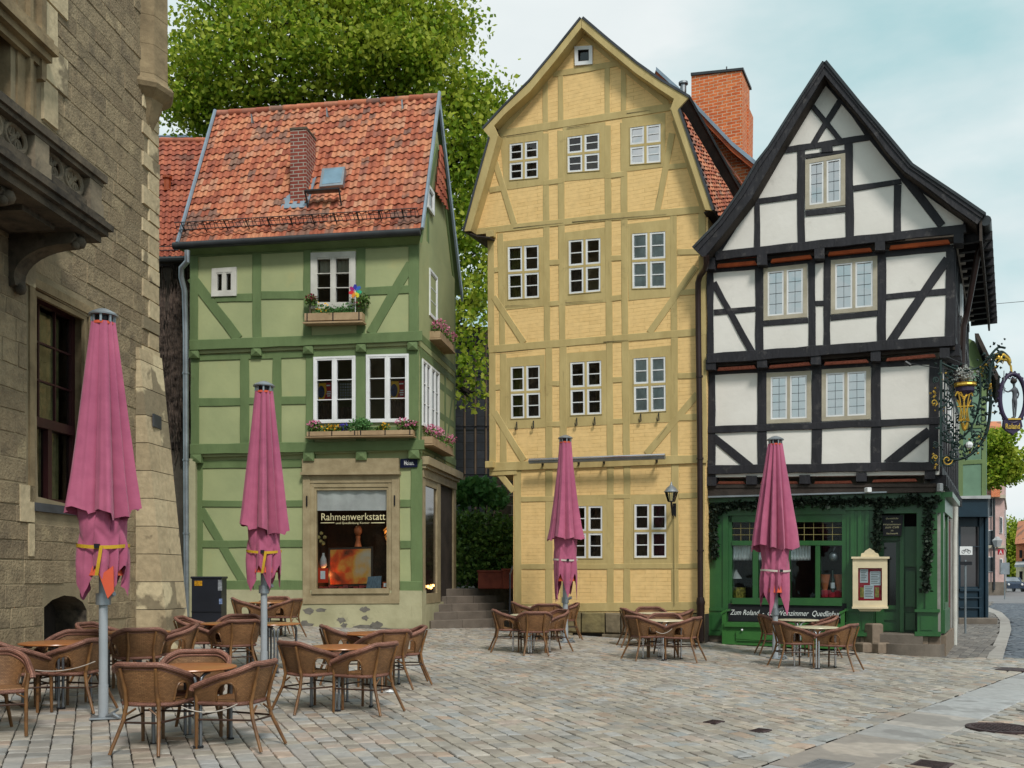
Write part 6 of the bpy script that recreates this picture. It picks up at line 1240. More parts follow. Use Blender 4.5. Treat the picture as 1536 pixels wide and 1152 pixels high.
# garlands
def garland(path,r,seed,lab):
    pts=[]; 
    for (a,b) in zip(path[:-1],path[1:]):
        n=max(2,int((b-a).length/.09))
        for i in range(n): pts.append(a.lerp(b,i/n)+Vector((0,0,-.03*math.sin(i*.9))))
    v,f=leaves_mb([tuple(p) for p in pts],[r]*len(pts),int(len(pts)*46),.085,seed,shell=.1); c=np.mean(v,0); t=thing('fir_garland',lab,'garland',(float(c[0]),float(c[1]),float(v[:,2].min()))); fpart('needles',(v,f),MT['garland'],t); part('core_rope',MB().tube(pts,.03,5),MT['garland'],t); return t
garland([F3.hit(1067,764,.12),F3.hit(1110,757,.14),F3.hit(1180,754,.14),F3.hit(1260,752,.14),F3.hit(1330,752,.16),F3.hit(1412,750,.18)],.11,31,'dark fir garland draped along the whole green shop cornice')
garland([F3.hit(1071,762,.14),F3.hit(1071,800,.14),F3.hit(1072,843,.14)],.085,32,'dark fir garland hanging down the left pilaster of the bar front')
garland([F3.hit(1316,762,.16),F3.hit(1315,800,.16),F3.hit(1317,829,.16)],.08,33,'short dark fir garland hanging left of the bar door')
garland([F3.hit(1393,758,.18),F3.hit(1392,820,.18),F3.hit(1388,888,.18)],.085,34,'long dark fir garland hanging down the right corner pilaster')
# side shopfront
pS=F3.hit(1411,900,0); FX=plan(pS[:2],s3); 
if FX.n.x<0: FX.n=-FX.n
zs=lambda y: F3.hit(1411,y,0)[2]
def ssb(k0,k1,y0,y1,o,nm,mt=SG): part(nm,MB().prism([FX.at(k0,zs(y1),o),FX.at(k1,zs(y1),o),FX.at(k1,zs(y0),o),FX.at(k0,zs(y0),o)],-FX.n*(o+.1)),mt,sfb)
ssb(0,3.0,738,746,.22,'side_cornice'); ssb(0,2.8,746,768,.08,'side_frieze'); ssb(0,.35,768,915,.05,'side_pilaster'); ssb(1.5,1.8,768,915,.05,'side_pilaster'); ssb(0,1.8,915,950,.08,'side_panel'); ssb(.35,1.5,905,915,.06,'side_sill'); ssb(.4,1.45,800,905,.01,'side_window_glass',M('side_bar_glass',(.02,.02,.02,1),.08,spec=.8)); ssb(.88,.96,790,905,.04,'side_mullion'); ssb(1.9,2.9,770,955,.03,'side_door',M('dark_red_door',C(96,24,20),.6)); ssb(0,3,953,985,.1,'side_plinth',RB)
pipe([FX.at(3.3,zs(745),.12),FX.at(3.3,zs(800),.10),FX.at(3.3,-.1,.10)],.05,'pale painted downpipe on the side street wall of the corner house',MT['white2'])
# ================= BACKGROUND BETWEEN THE HOUSES
# dark creeper-covered house at the left of the green house
FD=Fa(200,24.6,285,24.2); dh=thing('dark_creeper_house','old dark timbered house overgrown with bare creepers between hall and green house','house',(FD.hit(260,700)[0],24.5,0))
storey(FD,[(190,388),(300,388),(300,930),(190,930)],0,Vector((.15,1,0))*4,[],dh,M('grey_aged_plaster',C(112,104,94),.9,C(70,62,54),vscale=1.4,bump=.3))
for p,q,w in(((225,471),(272,471),10),((225,538),(268,538),10),((232,613),(272,613),10),((240,668),(275,668),10),((225,394),(300,394),12)): beam(FD,p,q,w,.05,.06,dh,'rail',MT['oldwood'])
beam(FD,(262,395),(262,560),11,.06,.06,dh,'post',MT['oldwood']); beam(FD,(275,395),(278,700),16,.05,.06,dh,'post',MT['oldwood']); beam(FD,(235,395),(236,700),9,.04,.06,dh,'post',MT['oldwood']); beam(FD,(270,565),(238,628),10,.07,.06,dh,'brace',MT['oldwood'])
rg=random.Random(77); m=MB()
for i in range(150):
    x=rg.choice([rg.uniform(238,285),rg.uniform(255,284)]); y=rg.uniform(395,520); pts=[]
    L_=rg.randint(6,16)
    for k in range(L_): pts.append(FD.hit(x,y,.08+.06*rg.random())); x+=rg.uniform(-3,3); y+=rg.uniform(8,20); x=max(236,min(286,x))
    m.tube(pts,rg.uniform(.006,.018),4)
part('bare_creeper',m,MT['twig'],dh)
a0=P(225,388,23.9);a1=P(300,386,23.7);b1=P(330,213,26.3);b0=P(225,213,26.6)
part('roof_tiles',tile_roof(a0,a1,b1,b0,22,9,seed=41),MT['tile2'],dh); part('roof_deck',MB().prism([a0,a1,b1,b0],Vector((0,.1,-.1))),MT['oldwood'],dh)
part('ridge_tiles',ridge_mb(b0+Vector((0,0,.03)),b1+Vector((0,0,.03)),.09),MT['tile2'],dh,smooth=40); part('gutter',MB().tube([a0+Vector((0,-.05,-.04)),a1+Vector((0,-.05,-.04))],.07,8),MT['gutter'],dh)
p=P(251,275,25.3); part('roof_vent',MB().lathe((p.x,p.y,p.z-.2),[(.09,0),(.09,.3),(.13,.32),(.13,.38)],8),MT['rust'],dh)
part('snow_guard',MB().tube([P(235,370,23.9),P(268,369,23.8)],.012,4).tube([P(235,376,23.85),P(268,375,23.75)],.012,4),MT['gutter'],dh)
fb_=thing('far_blue_roof','sliver of a distant blue grey metal roof above the red tiles beside the tree','roof',(P(255,205,45)[0],45,0)); m=MB()
for i in range(5): m.prism([P(225,203+i*2.2,45+.02*i),P(300,201+i*2.2,45+.02*i),P(300,202.6+i*2.2,45+.02*i),P(225,204.6+i*2.2,45+.02*i)],Vector((0,.5,0)))
m.prism([P(225,204,45.3),P(300,202,45.3),P(300,300,45.3),P(225,300,45.3)],Vector((0,4,0))); part('roof_sheet',m,MT['bluezinc'],fb_)
# grey downpipe beside green house
pipe([P(281,376,22.55),P(281,392,22.55),P(272,402,22.7),P(272,416,22.75),P(277,436,22.9),P(278.5,500,22.9),P(279,700,22.9),P(280,925,22.9)],.065,'grey zinc downpipe at the left corner of the green house',MT['zinc'],[P(278.7,560,22.9),P(279,690,22.9),P(279.5,800,22.9)])
single('pale_corner_post',MB().prism([P(283,688,23.0),P(293,688,23.0),P(293,925,23.0),P(283,925,23.0)],Vector((0,.2,0))),MT['base'],'pale rendered strip of wall behind the downpipe at the green house corner','wall')
# passage: steps and landing
A0=G(646,943); A1=G(768,941); zg=A0.z; st=thing('stone_steps','flight of four worn stone steps between the green and yellow houses','steps',((A0.x+A1.x)/2,A0.y,zg))
ud=(A1-A0); ud.z=0; ud.normalize(); bd=Vector((-ud.y,ud.x,0)); rh=.185; td=.34
for i in range(5):
    sx_=.0 if i<2 else .25; o=A0+bd*(td*i)+ud*(sx_-.0); e=A1+ud*.3+bd*(td*i); z=zg+rh*i
    for k in range(3):
        u0=o.lerp(e,k/3+.002+(.03*(i%2) if k else 0)); u1=o.lerp(e,(k+1)/3-.002+(.03*(i%2) if k<2 else 0)); u0.z=u1.z=z-.3; m=MB(); L_=(u1-u0).length; c=(u0+u1)/2+bd*(.5*(td+.1 if i<4 else 2.2)); m.box((c.x,c.y,z+rh/2-.1),L_,(td+.1) if i<4 else 2.2,rh+.2,math.atan2(ud.y,ud.x),.012)
        part('step',m,MT['step'],st)
zl=zg+rh*5
m=MB(); m.prism([A0+bd*td*5-ud*.9+Vector((0,0,zl-A0.z-.01)),A0+bd*td*5+ud*6+Vector((0,0,zl-A0.z-.01)),Vector((12,60,zl-.01)),Vector((-9,60,zl-.01))],Vector((0,0,-1.2))); struct('courtyard_terrace',m,M('courtyard_gravel',C(110,106,100),.9,C(80,76,70),vscale=6,bump=.4))
single('handrail',MB().tube([P(764,935,22.2),P(765,900,22.3),P(765,862,22.4),P(769,850,22.8),P(772,848,23.4)],.022,6),MT['black'],'thin black iron handrail at the right side of the stone steps','handrail')
# church behind: dark tall slate-grey windows/sheets and stone wall
ck=thing('church_wall','dark stone church wall with tall dark leaded windows behind the passage','church',(P(715,700,34)[0],34,zl))
SB=brickM('church_stone',C(84,74,64),C(66,58,50),C(150,142,130),.62,.34,.014,.6,noise=.35)
part('stone_wall',MB().prism([P(655,490,34.2),P(820,490,34.2),P(820,905,34.2),P(655,905,34.2)],Vector((0,2,0))),SB,ck)
part('dark_window',MB().prism([P(681,500,34.1),P(741,500,34.1),P(741,775,34.1),P(681,775,34.1)],Vector((0,.1,0))),brickM('leaded_church_glass',(.030,.034,.045,1),(.045,.05,.062,1),(.012,.012,.014,1),.42,.30,.012,.3,rough=.35,off=0),ck)
for x in(681,697,713,729,741): part('stone_mullion',MB().tube([P(x,500,34.05),P(x,775,34.05)],.035,4),M('mull_%d'%x,C(110,94,80),.8),ck)
for y in(560,640,712): part('iron_bar',MB().tube([P(681,y,34.0),P(741,y-.5,34.0)],.02,4),MT['black'],ck)
m=MB()
for i in range(12): y=600+i*26; m.prism([P(673,y,33.9),P(680,y,33.9),P(680,y+22,33.9),P(673,y+22,33.9)],Vector((0,.3,0)))
part('buttress_stones',m,MT['pale'],ck)
# shrubs and planter
def shrub(name,label,lobes,n,size,mat,base,cat='shrub',stem=True,shell=.35,clump=6,spread=.12,seed=3):
    t=thing(name,label,cat,base); cs=[tuple(c) for c,_ in lobes]; rs=[r for _,r in lobes]
    fpart('foliage',leaves_mb(cs,rs,n,size,seed,shell,clump,0,spread),mat,t)
    if stem:
        m=MB()
        for c,r in lobes: m.tube([Vector(base),Vector(base).lerp(Vector(c),.5)+Vector((.05,0,.1)),Vector(c)],[.05,.035,.015],5)
        part('stem',m,MT['bark'],t)
    return t
b=P(716,893,27); shrub('laurel_shrub','broad dark green shrub filling the passage behind the steps',[(P(705,830,27),(1.1,.8,.75)),(P(745,835,27.3),(.95,.8,.8)),(P(690,800,27.5),(.7,.6,.7)),(P(725,795,27.2),(.9,.7,.6)),(P(760,805,27.8),(.5,.6,.6)),(P(690,865,26.8),(.6,.5,.35)),(P(735,856,26.6),(.7,.5,.3))],9000,.13,MT['leafd'],(b.x,b.y,zl),seed=5)
b=P(716,893,28.5); shrub('fern_leaved_bush','light green feathery bush rising above the dark shrub in the passage',[(P(705,738,28.5),(.75,.5,.22)),(P(730,742,28.5),(.6,.5,.2)),(P(716,728,28.5),(.5,.4,.15)),(P(692,750,28.5),(.5,.4,.14)),(P(742,752,28.4),(.4,.4,.14))],1500,.22,MT['leaff'],(b.x,b.y,zl),seed=6,clump=5,spread=.1)
p=P(738,890,25.5); pl_=thing('terracotta_planter','large rectangular terracotta planter at the top of the stone steps','planter',(p.x,p.y,zl)); w_=42*25.5/FP
part('trough',MB().box((p.x,p.y,zl+.24),w_,.45,.48,.05,.02),MT['terra'],pl_); part('rim',MB().box((p.x,p.y,zl+.46),w_+.05,.5,.06,.05,.01),MT['terra'],pl_)
p=P(768,888,25.2); pl2=thing('terracotta_planter','second terracotta planter half hidden by the yellow house corner','planter',(p.x,p.y,zl)); part('trough',MB().box((p.x,p.y,zl+.26),.5,.45,.52,.05,.02),MT['terra'],pl2); part('rim',MB().box((p.x,p.y,zl+.5),.55,.5,.06,.05,.01),MT['terra'],pl2)
# ---- big lime tree behind the green house
def tree(label,base,trunk,lobes,n,size,mat,seed,clump=14,spread=.34,shell=.62,group=None,name='lime_tree',br=.16,droop=.3):
    t=thing(name,label,'tree',base,group); rg=random.Random(seed); b=Vector(base); m=MB(); tr=[b]+[Vector(q) for q in trunk]; m.tube(tr,[(.55 if br>.12 else .22)*(1-.16*i)*br/.16 for i in range(len(tr))],9); part('trunk',m,MT['bark'],t,smooth=60)
    m=MB()
    for c,r in lobes:
        c=Vector(c); s=min(tr[1:],key=lambda q:(q-c).length+abs(q.z-c.z+2)*.3); mid=s.lerp(c,.5)+Vector((rg.uniform(-.4,.4),rg.uniform(-.3,.3),rg.uniform(0,.5))); m.tube([s,mid,c],[br,br*.6,br*.25],6)
        for k in range(4):
            d=Vector((rg.gauss(0,1),rg.gauss(0,1),rg.gauss(0,.8))).normalized(); e=c+Vector((d.x*r[0],d.y*r[1],d.z*r[2]))*.85; m.tube([mid.lerp(c,.6),c.lerp(e,.5),e],[br*.35,br*.22,.015],5)
    part('limbs',m,MT['bark'],t,smooth=60)
    fpart('crown',leaves_mb([tuple(c) for c,_ in lobes],[r for _,r in lobes],n,size,seed,shell,clump,droop,spread),mat,t); return t
DT=33.0
def lb(px,py,rx,rz,D=DT,ry=1.3):
    if px>590 and py<130: px-=24
    elif px>700 and py<260: px-=8
    return (P(px,py,D),(rx*D/FP*.92,ry,rz*D/FP*.82))
L_=[lb(330,30,45,40),lb(300,70,38,30),lb(285,120,28,26),lb(290,165,30,22),lb(345,95,45,35,32.5),lb(350,150,45,25),lb(330,190,40,14,34),lb(400,40,50,40,32.2),lb(415,100,50,38,32.5),lb(420,150,50,24,33),lb(470,20,45,35),lb(480,80,48,35,32),lb(500,130,45,28,33.4),lb(540,20,45,35,33.5),lb(550,80,35,25,34.2),lb(600,30,50,38,32.6),lb(615,85,50,35,32.2),lb(590,125,45,22,34.5),lb(660,50,48,36,33),lb(690,30,26,26,33.5),lb(670,100,40,30,32.8),lb(690,150,40,32,32.6),lb(720,165,30,28,33),lb(735,185,18,22,33.2),lb(705,200,36,30,32.5),lb(690,240,30,30,33),lb(715,250,24,30,33.5),lb(270,140,16,14,33.5),lb(450,-40,80,40,33),lb(600,-45,80,40,33),lb(350,-40,60,35,33),lb(520,160,40,18,34)]
L_+=[lb(705,300,26,28,33.5),lb(690,345,24,28,33.2),lb(712,380,22,28,33.6),lb(690,430,20,26,32.8),lb(715,450,18,28,33.5),lb(690,490,20,26,31),lb(712,520,16,22,31.4),lb(690,560,16,22,31),lb(704,590,12,14,31),lb(722,420,14,30,33.8)]
tr=[P(560,500,35),P(555,330,35),P(545,200,34.8),P(530,100,34.3),P(520,10,34)]
tree('huge bright green lime tree rising behind the green house',(P(562,850,35)[0],35,zl),tr,L_,50000,.20,MT['leaf'],8,clump=46,spread=.50,shell=.86)
# ================= RIGHT SIDE STREET
def gxy(px,D): x=(px-CX)*D/FP; return Vector((x,D,g(x,D)))
F4=Fa(1395,33,1482,33.2); bs=thing('blue_shop_house','narrow house with dark blue shopfront and green timbered storey along the side street','house',gxy(1450,33.3)[:])
zb4=g(12,33); 
storey(F4,[(1395,560),(1479,560),(1479,748),(1395,748)],.35,Vector((.45,.9,0))*6,[],bs,M('mint_plaster',C(104,134,112),.8,var=.06))
for p,q,w in(((1441,640),(1441,748),7),((1476,560),(1476,748),7),((1440,694),(1479,692),7),((1440,640),(1479,638),7),((1442,690),(1474,650),7)): beam(F4,p,q,w,.38,.05,bs,'timber',MT['green'],jit=.2)
for q in([(1490,572),(1482,560),(1460,640),(1472,640)],): pass
part('roof_gable',MB().prism([F4.hit(1395,560,.3),F4.hit(1482,560,.3),F4.hit(1462,512,.3),F4.hit(1395,480,.3)],Vector((.45,.9,0))*6),MT['green'],bs)
part('verge_board',MB().prism([F4.hit(1462,500,.7),F4.hit(1468,500,.7),F4.hit(1500,566,.7),F4.hit(1494,570,.7)],Vector((.45,.9,0))*5),MT['oldwood'],bs)
BS=M('petrol_blue_paint',(.010,.028,.045,1),.4,var=.1)
storey(F4,[(1395,748),(1482,748),(1482,775),(1395,775)],.45,Vector((.45,.9,0))*6,[],bs,BS,'fascia'); storey(F4,[(1395,775),(1482,775),(1482,935),(1395,935)],-.05,Vector((.45,.9,0))*6,[[(1441,790),(1471,790),(1471,880),(1441,880)]],bs,BS,'shop_wall')
part('cornice',MB().prism([F4.hit(1395,745,.55),F4.hit(1486,743,.55),F4.hit(1486,748,.55),F4.hit(1395,748,.55)],-F4.n*.6),MT['greyc'],bs)
part('shop_pane',MB().prism([F4.hit(1441,790,-.1),F4.hit(1471,790,-.1),F4.hit(1471,880,-.1),F4.hit(1441,880,-.1)],-F4.n*.05),M('blue_shop_glass',(.03,.03,.035,1),.08,C(90,80,80,.3),vscale=1.5,spec=.8),bs)
for p,q,w in(((1470,775),(1470,925),2),((1480,775),(1480,925),4),((1440,885),(1472,885),4),((1440,897),(1472,897),2),((1440,912),(1472,912),2),((1442,820),(1472,820),1.5)): beam(F4,p,q,w,.02,.06,bs,'moulding',BS,jit=.1)
part('door_step',MB().box((F4.hit(1462,925,.3)[0],F4.hit(1462,925,.3)[1],zb4+.05),1.3,.5,.3,0,.02),MT['step'],bs)
# grey lamp dome + planter by B&W side
# sign post with bicycle sign
q=gxy(1448,27.5); sp_=thing('street_sign_post','grey post with a white bicycle plate by the blue shop','road sign',tuple(q)); part('post',MB().tube([q,q+Vector((0,0,2.1))],.03,8),MT['zinc'],sp_)
zc_=EYE+(HY-826)*27.5/FP; sg_=part('plate',MB().box((q.x,q.y-.04,zc_),.36,.02,.24),MT['white'],sp_); m=MB()
for dx in(-.08,.08): m.tube([(q.x+dx+.045*math.cos(a),q.y-.055,zc_-.03+.045*math.sin(a)) for a in np.linspace(0,2*PI,13)[:-1]],.006,4,closed=True)
m.tube([(q.x-.08,q.y-.055,zc_-.03),(q.x-.03,q.y-.055,zc_+.04),(q.x+.05,q.y-.055,zc_+.04),(q.x+.08,q.y-.055,zc_-.03)],.006,4).tube([(q.x-.03,q.y-.055,zc_+.04),(q.x,q.y-.055,zc_-.03),(q.x+.05,q.y-.055,zc_+.04)],.006,4); part('bicycle_symbol',m,MT['black'],sg_)
part('lower_plate',MB().box((q.x,q.y-.04,EYE+(HY-845)*27.5/FP),.34,.02,.10),MT['black'],sp_)
# pink corner house
FPk=Fa(1440,78,1519,78.5); ph=thing('pink_corner_house','tall pale pink corner house with grey stone base down the side street','house',gxy(1500,79)[:]); bk=Vector((.465,.885,0))*16
WQ=[[(1482,747),(1489,747),(1489,775),(1482,775)],[(1482,795),(1490,795),(1490,823),(1482,823)],[(1482,835),(1490,835),(1490,858),(1482,858)],[(1500,775),(1504,776),(1504,800),(1500,800)],[(1500,838),(1504,838),(1504,860),(1500,860)]]
storey(FPk,[(1440,690),(1506,690),(1506,880),(1440,880)],0,bk,[],ph,M('pink_render',C(196,166,160),.85,var=.06))
storey(FPk,[(1440,873),(1507,873),(1507,893),(1440,893)],.2,bk,[],ph,MT['step'],'stone_base'); storey(FPk,[(1440,742),(1508,742),(1508,747),(1440,747)],.5,bk,[],ph,MT['taupe'],'cornice'); storey(FPk,[(1440,818),(1507,818),(1507,822),(1440,822)],.2,bk,[],ph,MT['taupe'],'string_course')
FPs=plan(FPk.hit(1506,800)[:2],tuple(bk[:2])); FPs.n=-FPs.n if FPs.n.x<0 else FPs.n
for q in WQ: part('window',MB().prism([FPk.hit(x,y,.08) for x,y in q],-FPk.n*.1),MT['white'],ph); part('window_glass',MB().prism([FPk.hit(x+(.8 if i in(0,3) else -.8),y+(1 if i<2 else -1),.12) for i,(x,y) in enumerate(q)],-FPk.n*.05),M('far_glass',(.05,.06,.07,1),.1,spec=.8),ph)
for k in(3,8,13):
    for z in(1.2,5.0): part('window',MB().prism([FPs.at(k,z,.06),FPs.at(k+1.3,z,.06),FPs.at(k+1.3,z+2,.06),FPs.at(k,z+2,.06)],-FPs.n*.1),MT['greyc'],ph)
part('roof',MB().prism([FPk.hit(1440,690,.6),FPk.hit(1510,690,.6),FPk.hit(1500,640,-4),FPk.hit(1440,640,-4)],bk),MT['tile2'],ph)
part('gable_dormer',MB().prism([FPk.hit(1487,700,.9),FPk.hit(1500,700,.9),FPk.hit(1500,745,.9),FPk.hit(1487,745,.9)],bk*.2),MT['obrick'],ph); part('downpipe',MB().tube([FPk.hit(1491,747,.3),FPk.hit(1491,885,.3)],.09,6),MT['gutter'],ph)
# houses seen beyond
FQ=Fa(1510,120,1600,108); rh_=thing('far_brick_house','distant orange brick and cream house with steep red roof at the right edge','house',gxy(1560,115)[:])
storey(FQ,[(1524,815),(1640,805),(1640,885),(1524,880)],0,Vector((.5,.9,0))*12,[],rh_,MT['obrick']); storey(FQ,[(1524,848),(1640,845),(1640,888),(1524,882)],.4,Vector((.5,.9,0))*12,[],rh_,MT['cream'],'lower_wall')
part('roof',MB().prism([FQ.hit(1522,816,.8),FQ.hit(1660,804,.8),FQ.hit(1660,770,-3),FQ.hit(1527,782,-3)],Vector((.5,.9,0))*14),MT['tile'],rh_)
for x,y in((1529,825),(1529,857),(1533,838)): part('window',MB().prism([FQ.hit(x,y,.5),FQ.hit(x+3.5,y,.5),FQ.hit(x+3.5,y+12,.5),FQ.hit(x,y+12,.5)],-FQ.n*.1),MT['dark'],rh_)
part('shop_awning',MB().prism([FQ.hit(1524,846,.4),FQ.hit(1640,842,.4),FQ.hit(1640,847,3),FQ.hit(1522,851,3)],Vector((0,0,.3))),MT['greyc'],rh_)
fr_=thing('far_red_house','distant house with red roof above the street tree','house',gxy(1480,95)[:]); storey(Fa(1470,95,1500,95),[(1480,650),(1500,650),(1500,700),(1480,700)],0,Vector((0,8,0)),[],fr_,MT['taupe']); part('roof',MB().prism([P(1478,655,94),P(1503,655,94),P(1502,632,97),P(1482,632,97)],Vector((0,4,0))),MT['tile'],fr_)
tree('mid green street tree behind the blue shop, against the pink house',gxy(1462,60)[:],[P(1464,800,60),P(1476,720,60)],[lb(1490,665,16,18,58,1.5),lb(1505,690,18,20,58,1.5),lb(1488,700,14,18,58,1.5),lb(1503,715,16,10,58,1.5),lb(1498,655,12,10,58,1.2),lb(1520,705,9,5,58,1),lb(1512,700,12,14,58,1),lb(1480,720,14,12,58,1)],9000,.26,MT['leaf'],21,clump=8,spread=.3,name='street_tree',br=.10)
t=thing('wooded_hill','green wooded hillside at the end of the side street','hill',(58,150,0)); hill=leaves_mb([tuple(P(x,y,150)) for x,y in((1512,815),(1522,800),(1531,812),(1515,840),(1526,835),(1518,855),(1570,810),(1508,850))],[(2.6,3,2.6)]*8,9000,.5,9,.3,6,0,.5); hm=bpy.data.objects.new('hillside_trees',mesh_from('hillside_trees',hill[0].tolist(),hill[1],MT['leaf'],uv=False)); bpy.data.objects.remove(t); link(hm); hm['kind']='stuff'; hm['label']='green wooded hillside at the end of the side street'; hm['category']='trees'
# parked car
q=gxy(1513,95); ca=thing('parked_car','dark blue car parked far down the side street','car',tuple(q)); X,Y,Z=q
prof=[(-2.1,.35),(-2.1,.8),(-1.9,.95),(-1.2,1.0),(-.6,1.42),(.9,1.45),(1.5,1.0),(2.0,.92),(2.15,.7),(2.15,.35)]
cd_=Vector((.2,1,0)).normalized(); cn=Vector((cd_.y,-cd_.x,0))
part('body',MB().prism([q+cd_*a-cn*.85+Vector((0,0,b)) for a,b in prof],cn*1.7),M('car_blue',(.02,.035,.07,1),.25,spec=.7),ca)
part('windscreen',MB().prism([q-cd_*1.19+cn*s+Vector((0,0,z))-cd_*(-.0 if z<1.1 else -.55) for s,z in((-.7,1.03),(.7,1.03),(.6,1.40),(-.6,1.40))],-cd_*.03),M('car_glass',(.2,.24,.28,1),.1,spec=.8),ca)
for a in(-1.35,1.35):
    for s in(-.86,.86): c=q+cd_*a+cn*s+Vector((0,0,.33)); m=MB().tube([c-cn*.1,c+cn*.1],.33,14); part('wheel',m,MT['black'],ca)
for s in(-.6,.6): part('headlight',MB().ball(tuple(q-cd_*2.1+cn*s+Vector((0,0,.72))),.12,8),MT['white'],ca)
# street lantern + pharmacy sign
a=FPk.hit(1490,815,.1); sl_=thing('street_lantern','old street lantern on a bracket fixed to the pink house','lantern',tuple(P(1496,822,76))); part('bracket',MB().tube([a,P(1496,822,76)],.05,5),MT['black'],sl_); part('lantern_glass',MB().lathe(tuple(P(1496,820,76)),[(.25,0),(.42,.5),(.30,.6),(.1,.8)],6),MT['greyc'],sl_)
rs=thing('pharmacy_sign','red pharmacy sign with a white letter A on the pink house','sign',tuple(P(1501,832,75))); pp=part('panel',MB().box(tuple(P(1501,828,75)),.42,.1,.42),MT['red'],rs); 
FT=Fa(1480,74.9,1520,74.9); text_part('A',FT,1498.6,831.5,.0,6.5,pp,'letter',MT['white'],width_px=5)
q=gxy(1507,66); ts=thing('traffic_sign','thin grey traffic sign post standing at the far kerb','road sign',tuple(q)); part('post',MB().tube([q,q+Vector((0,0,2.4))],.04,6),MT['zinc'],ts); part('plate',MB().box((q.x,q.y-.06,q.z+2.1),.6,.03,.8),MT['zinc'],ts)
single('overhead_wire',MB().tube([P(1440,472,26),P(1490,456,30),P(1560,450,30)],.008,4),MT['black'],'thin overhead wire crossing the sky at the right edge','wire')
# ================= WROUGHT IRON HANGING SIGN
DS=18.3
def S(px,py,o=0): return P(px,py,DS+o)
rg=random.Random(9)
ws=thing('wrought_iron_sign_bracket','ornate dark green and gilt wrought iron bracket on the black and white house corner','sign bracket',tuple(S(1440,690)))
def curve(pts,n=6):
    out=[]; P_=[Vector((a,b)) for a,b in pts]; P_=[P_[0]]+P_+[P_[-1]]
    for i in range(1,len(P_)-2):
        for k in range(n):
            t=k/n; p0,p1,p2,p3=P_[i-1:i+3]; out.append(0.5*((2*p1)+(p2-p0)*t+(2*p0-5*p1+4*p2-p3)*t*t+(3*p1-p0-3*p2+p3)*t**3))
    out.append(P_[-2]); return [(p.x,p.y) for p in out]
def wire(m,pts,r,o=0,n=6,flat=1.0): m.tube([S(x,y,o) for x,y in curve(pts)],r,n,flat=flat)
def spiral(cx,cy,r,turn=1.6,a0=0,dirn=1): return [(cx+r*(1-t*.82)*math.cos(a0+dirn*t*turn*2*PI),cy+r*(1-t*.82)*math.sin(a0+dirn*t*turn*2*PI)) for t in np.linspace(0,1,16)]
m=MB()
for pts,r in((((1411,540),(1411,620),(1411,700)),.022),(((1412,690),(1430,690),(1452,684),(1472,664),(1482,640),(1486,600),(1484,570),(1488,545),(1500,528),(1512,536),(1515,545)),.030),(((1412,545),(1440,556),(1466,552),(1480,540),(1496,522),(1508,522)),.022),(((1412,660),(1430,664),(1448,652),(1462,630),(1470,596),(1470,560)),.018),(((1412,612),(1424,600),(1430,580),(1422,562)),.016)): wire(m,pts,r)
part('main_bars',m,MT['iron'],ws,smooth=60)
m=MB()
for cx,cy,r,a,d in((1422,590,8,0,1),(1423,608,7,2,-1),(1421,628,9,1,1),(1424,650,9,3,-1),(1434,668,9,0,1),(1452,672,8,2,1),(1466,652,9,4,-1),(1474,628,9,1,1),(1460,612,9,3,1),(1476,602,8,0,-1),(1462,590,8,2,1),(1478,576,8,5,1),(1474,556,8,0,-1),(1486,548,8,2,1),(1421,690,11,0,1),(1450,640,9,1,-1),(1438,630,7,4,1),(1424,572,7,5,1),(1496,536,7,1,1),(1402,600,7,0,1),(1404,570,5,2,1),(1402,690,6,2,1),(1403,668,5,4,1),(1464,570,7,2,-1),(1431,682,6,1,1)):
    wire(m,spiral(cx,cy,r,1.5,a,d),.014,rg.uniform(-.03,.03),5)
part('scrolls',m,MT['iron'],ws,smooth=60)
def leafs(n,region,sz,nm,mt,seed):
    rg=random.Random(seed); m=MB()
    for i in range(n):
        px,py=region(rg); c=S(px,py,rg.uniform(-.08,.08)); a=rg.uniform(0,2*PI); s=sz*rg.uniform(.6,1.2); d=Vector((math.cos(a),rg.uniform(-.4,.4),math.sin(a)))*s; e=Vector((-math.sin(a),rg.uniform(-.4,.4),math.cos(a)))*s*.5
        q=Vector((0,-.012,0)); m.add([c,c+d*.35+e,c+d*.6+e*.5,c+d,c+d*.6-e*.5,c+d*.35-e,c+d*.5+q*2.5,c-q*.6],[(0,1,6),(1,2,6),(2,3,6),(3,4,6),(4,5,6),(5,0,6)])
    return part(nm,m,mt,ws)
LNS=[(1420,560),(1421,600),(1422,640),(1428,668),(1446,676),(1466,660),(1478,630),(1480,600),(1476,570),(1486,545),(1500,528),(1464,620),(1460,650),(1440,655),(1474,580),(1492,538)]
leafs(230,lambda r:(lambda p:(p[0]+r.gauss(0,7),p[1]+r.gauss(0,9)))(r.choice(LNS)),.075,'iron_leaves',MT['iron'],3)
GL=[(1490,548),(1486,575),(1485,600),(1484,625),(1478,648),(1468,662),(1456,672),(1496,535),(1480,550),(1472,558),(1414,560),(1414,612),(1400,590),(1401,610),(1402,680),(1404,700)]
leafs(75,lambda r:(lambda p:(p[0]+r.gauss(0,2.5),p[1]+r.gauss(0,7)))(r.choice(GL)),.05,'gilt_leaves',MT['gold'],4)
m=MB()
for cx,cy,r,a,d in((1421,690,8,0,1),(1401,604,5,1,-1),(1403,686,4,3,1)): wire(m,spiral(cx,cy,r,1.2,a,d),.010,-.04,5)
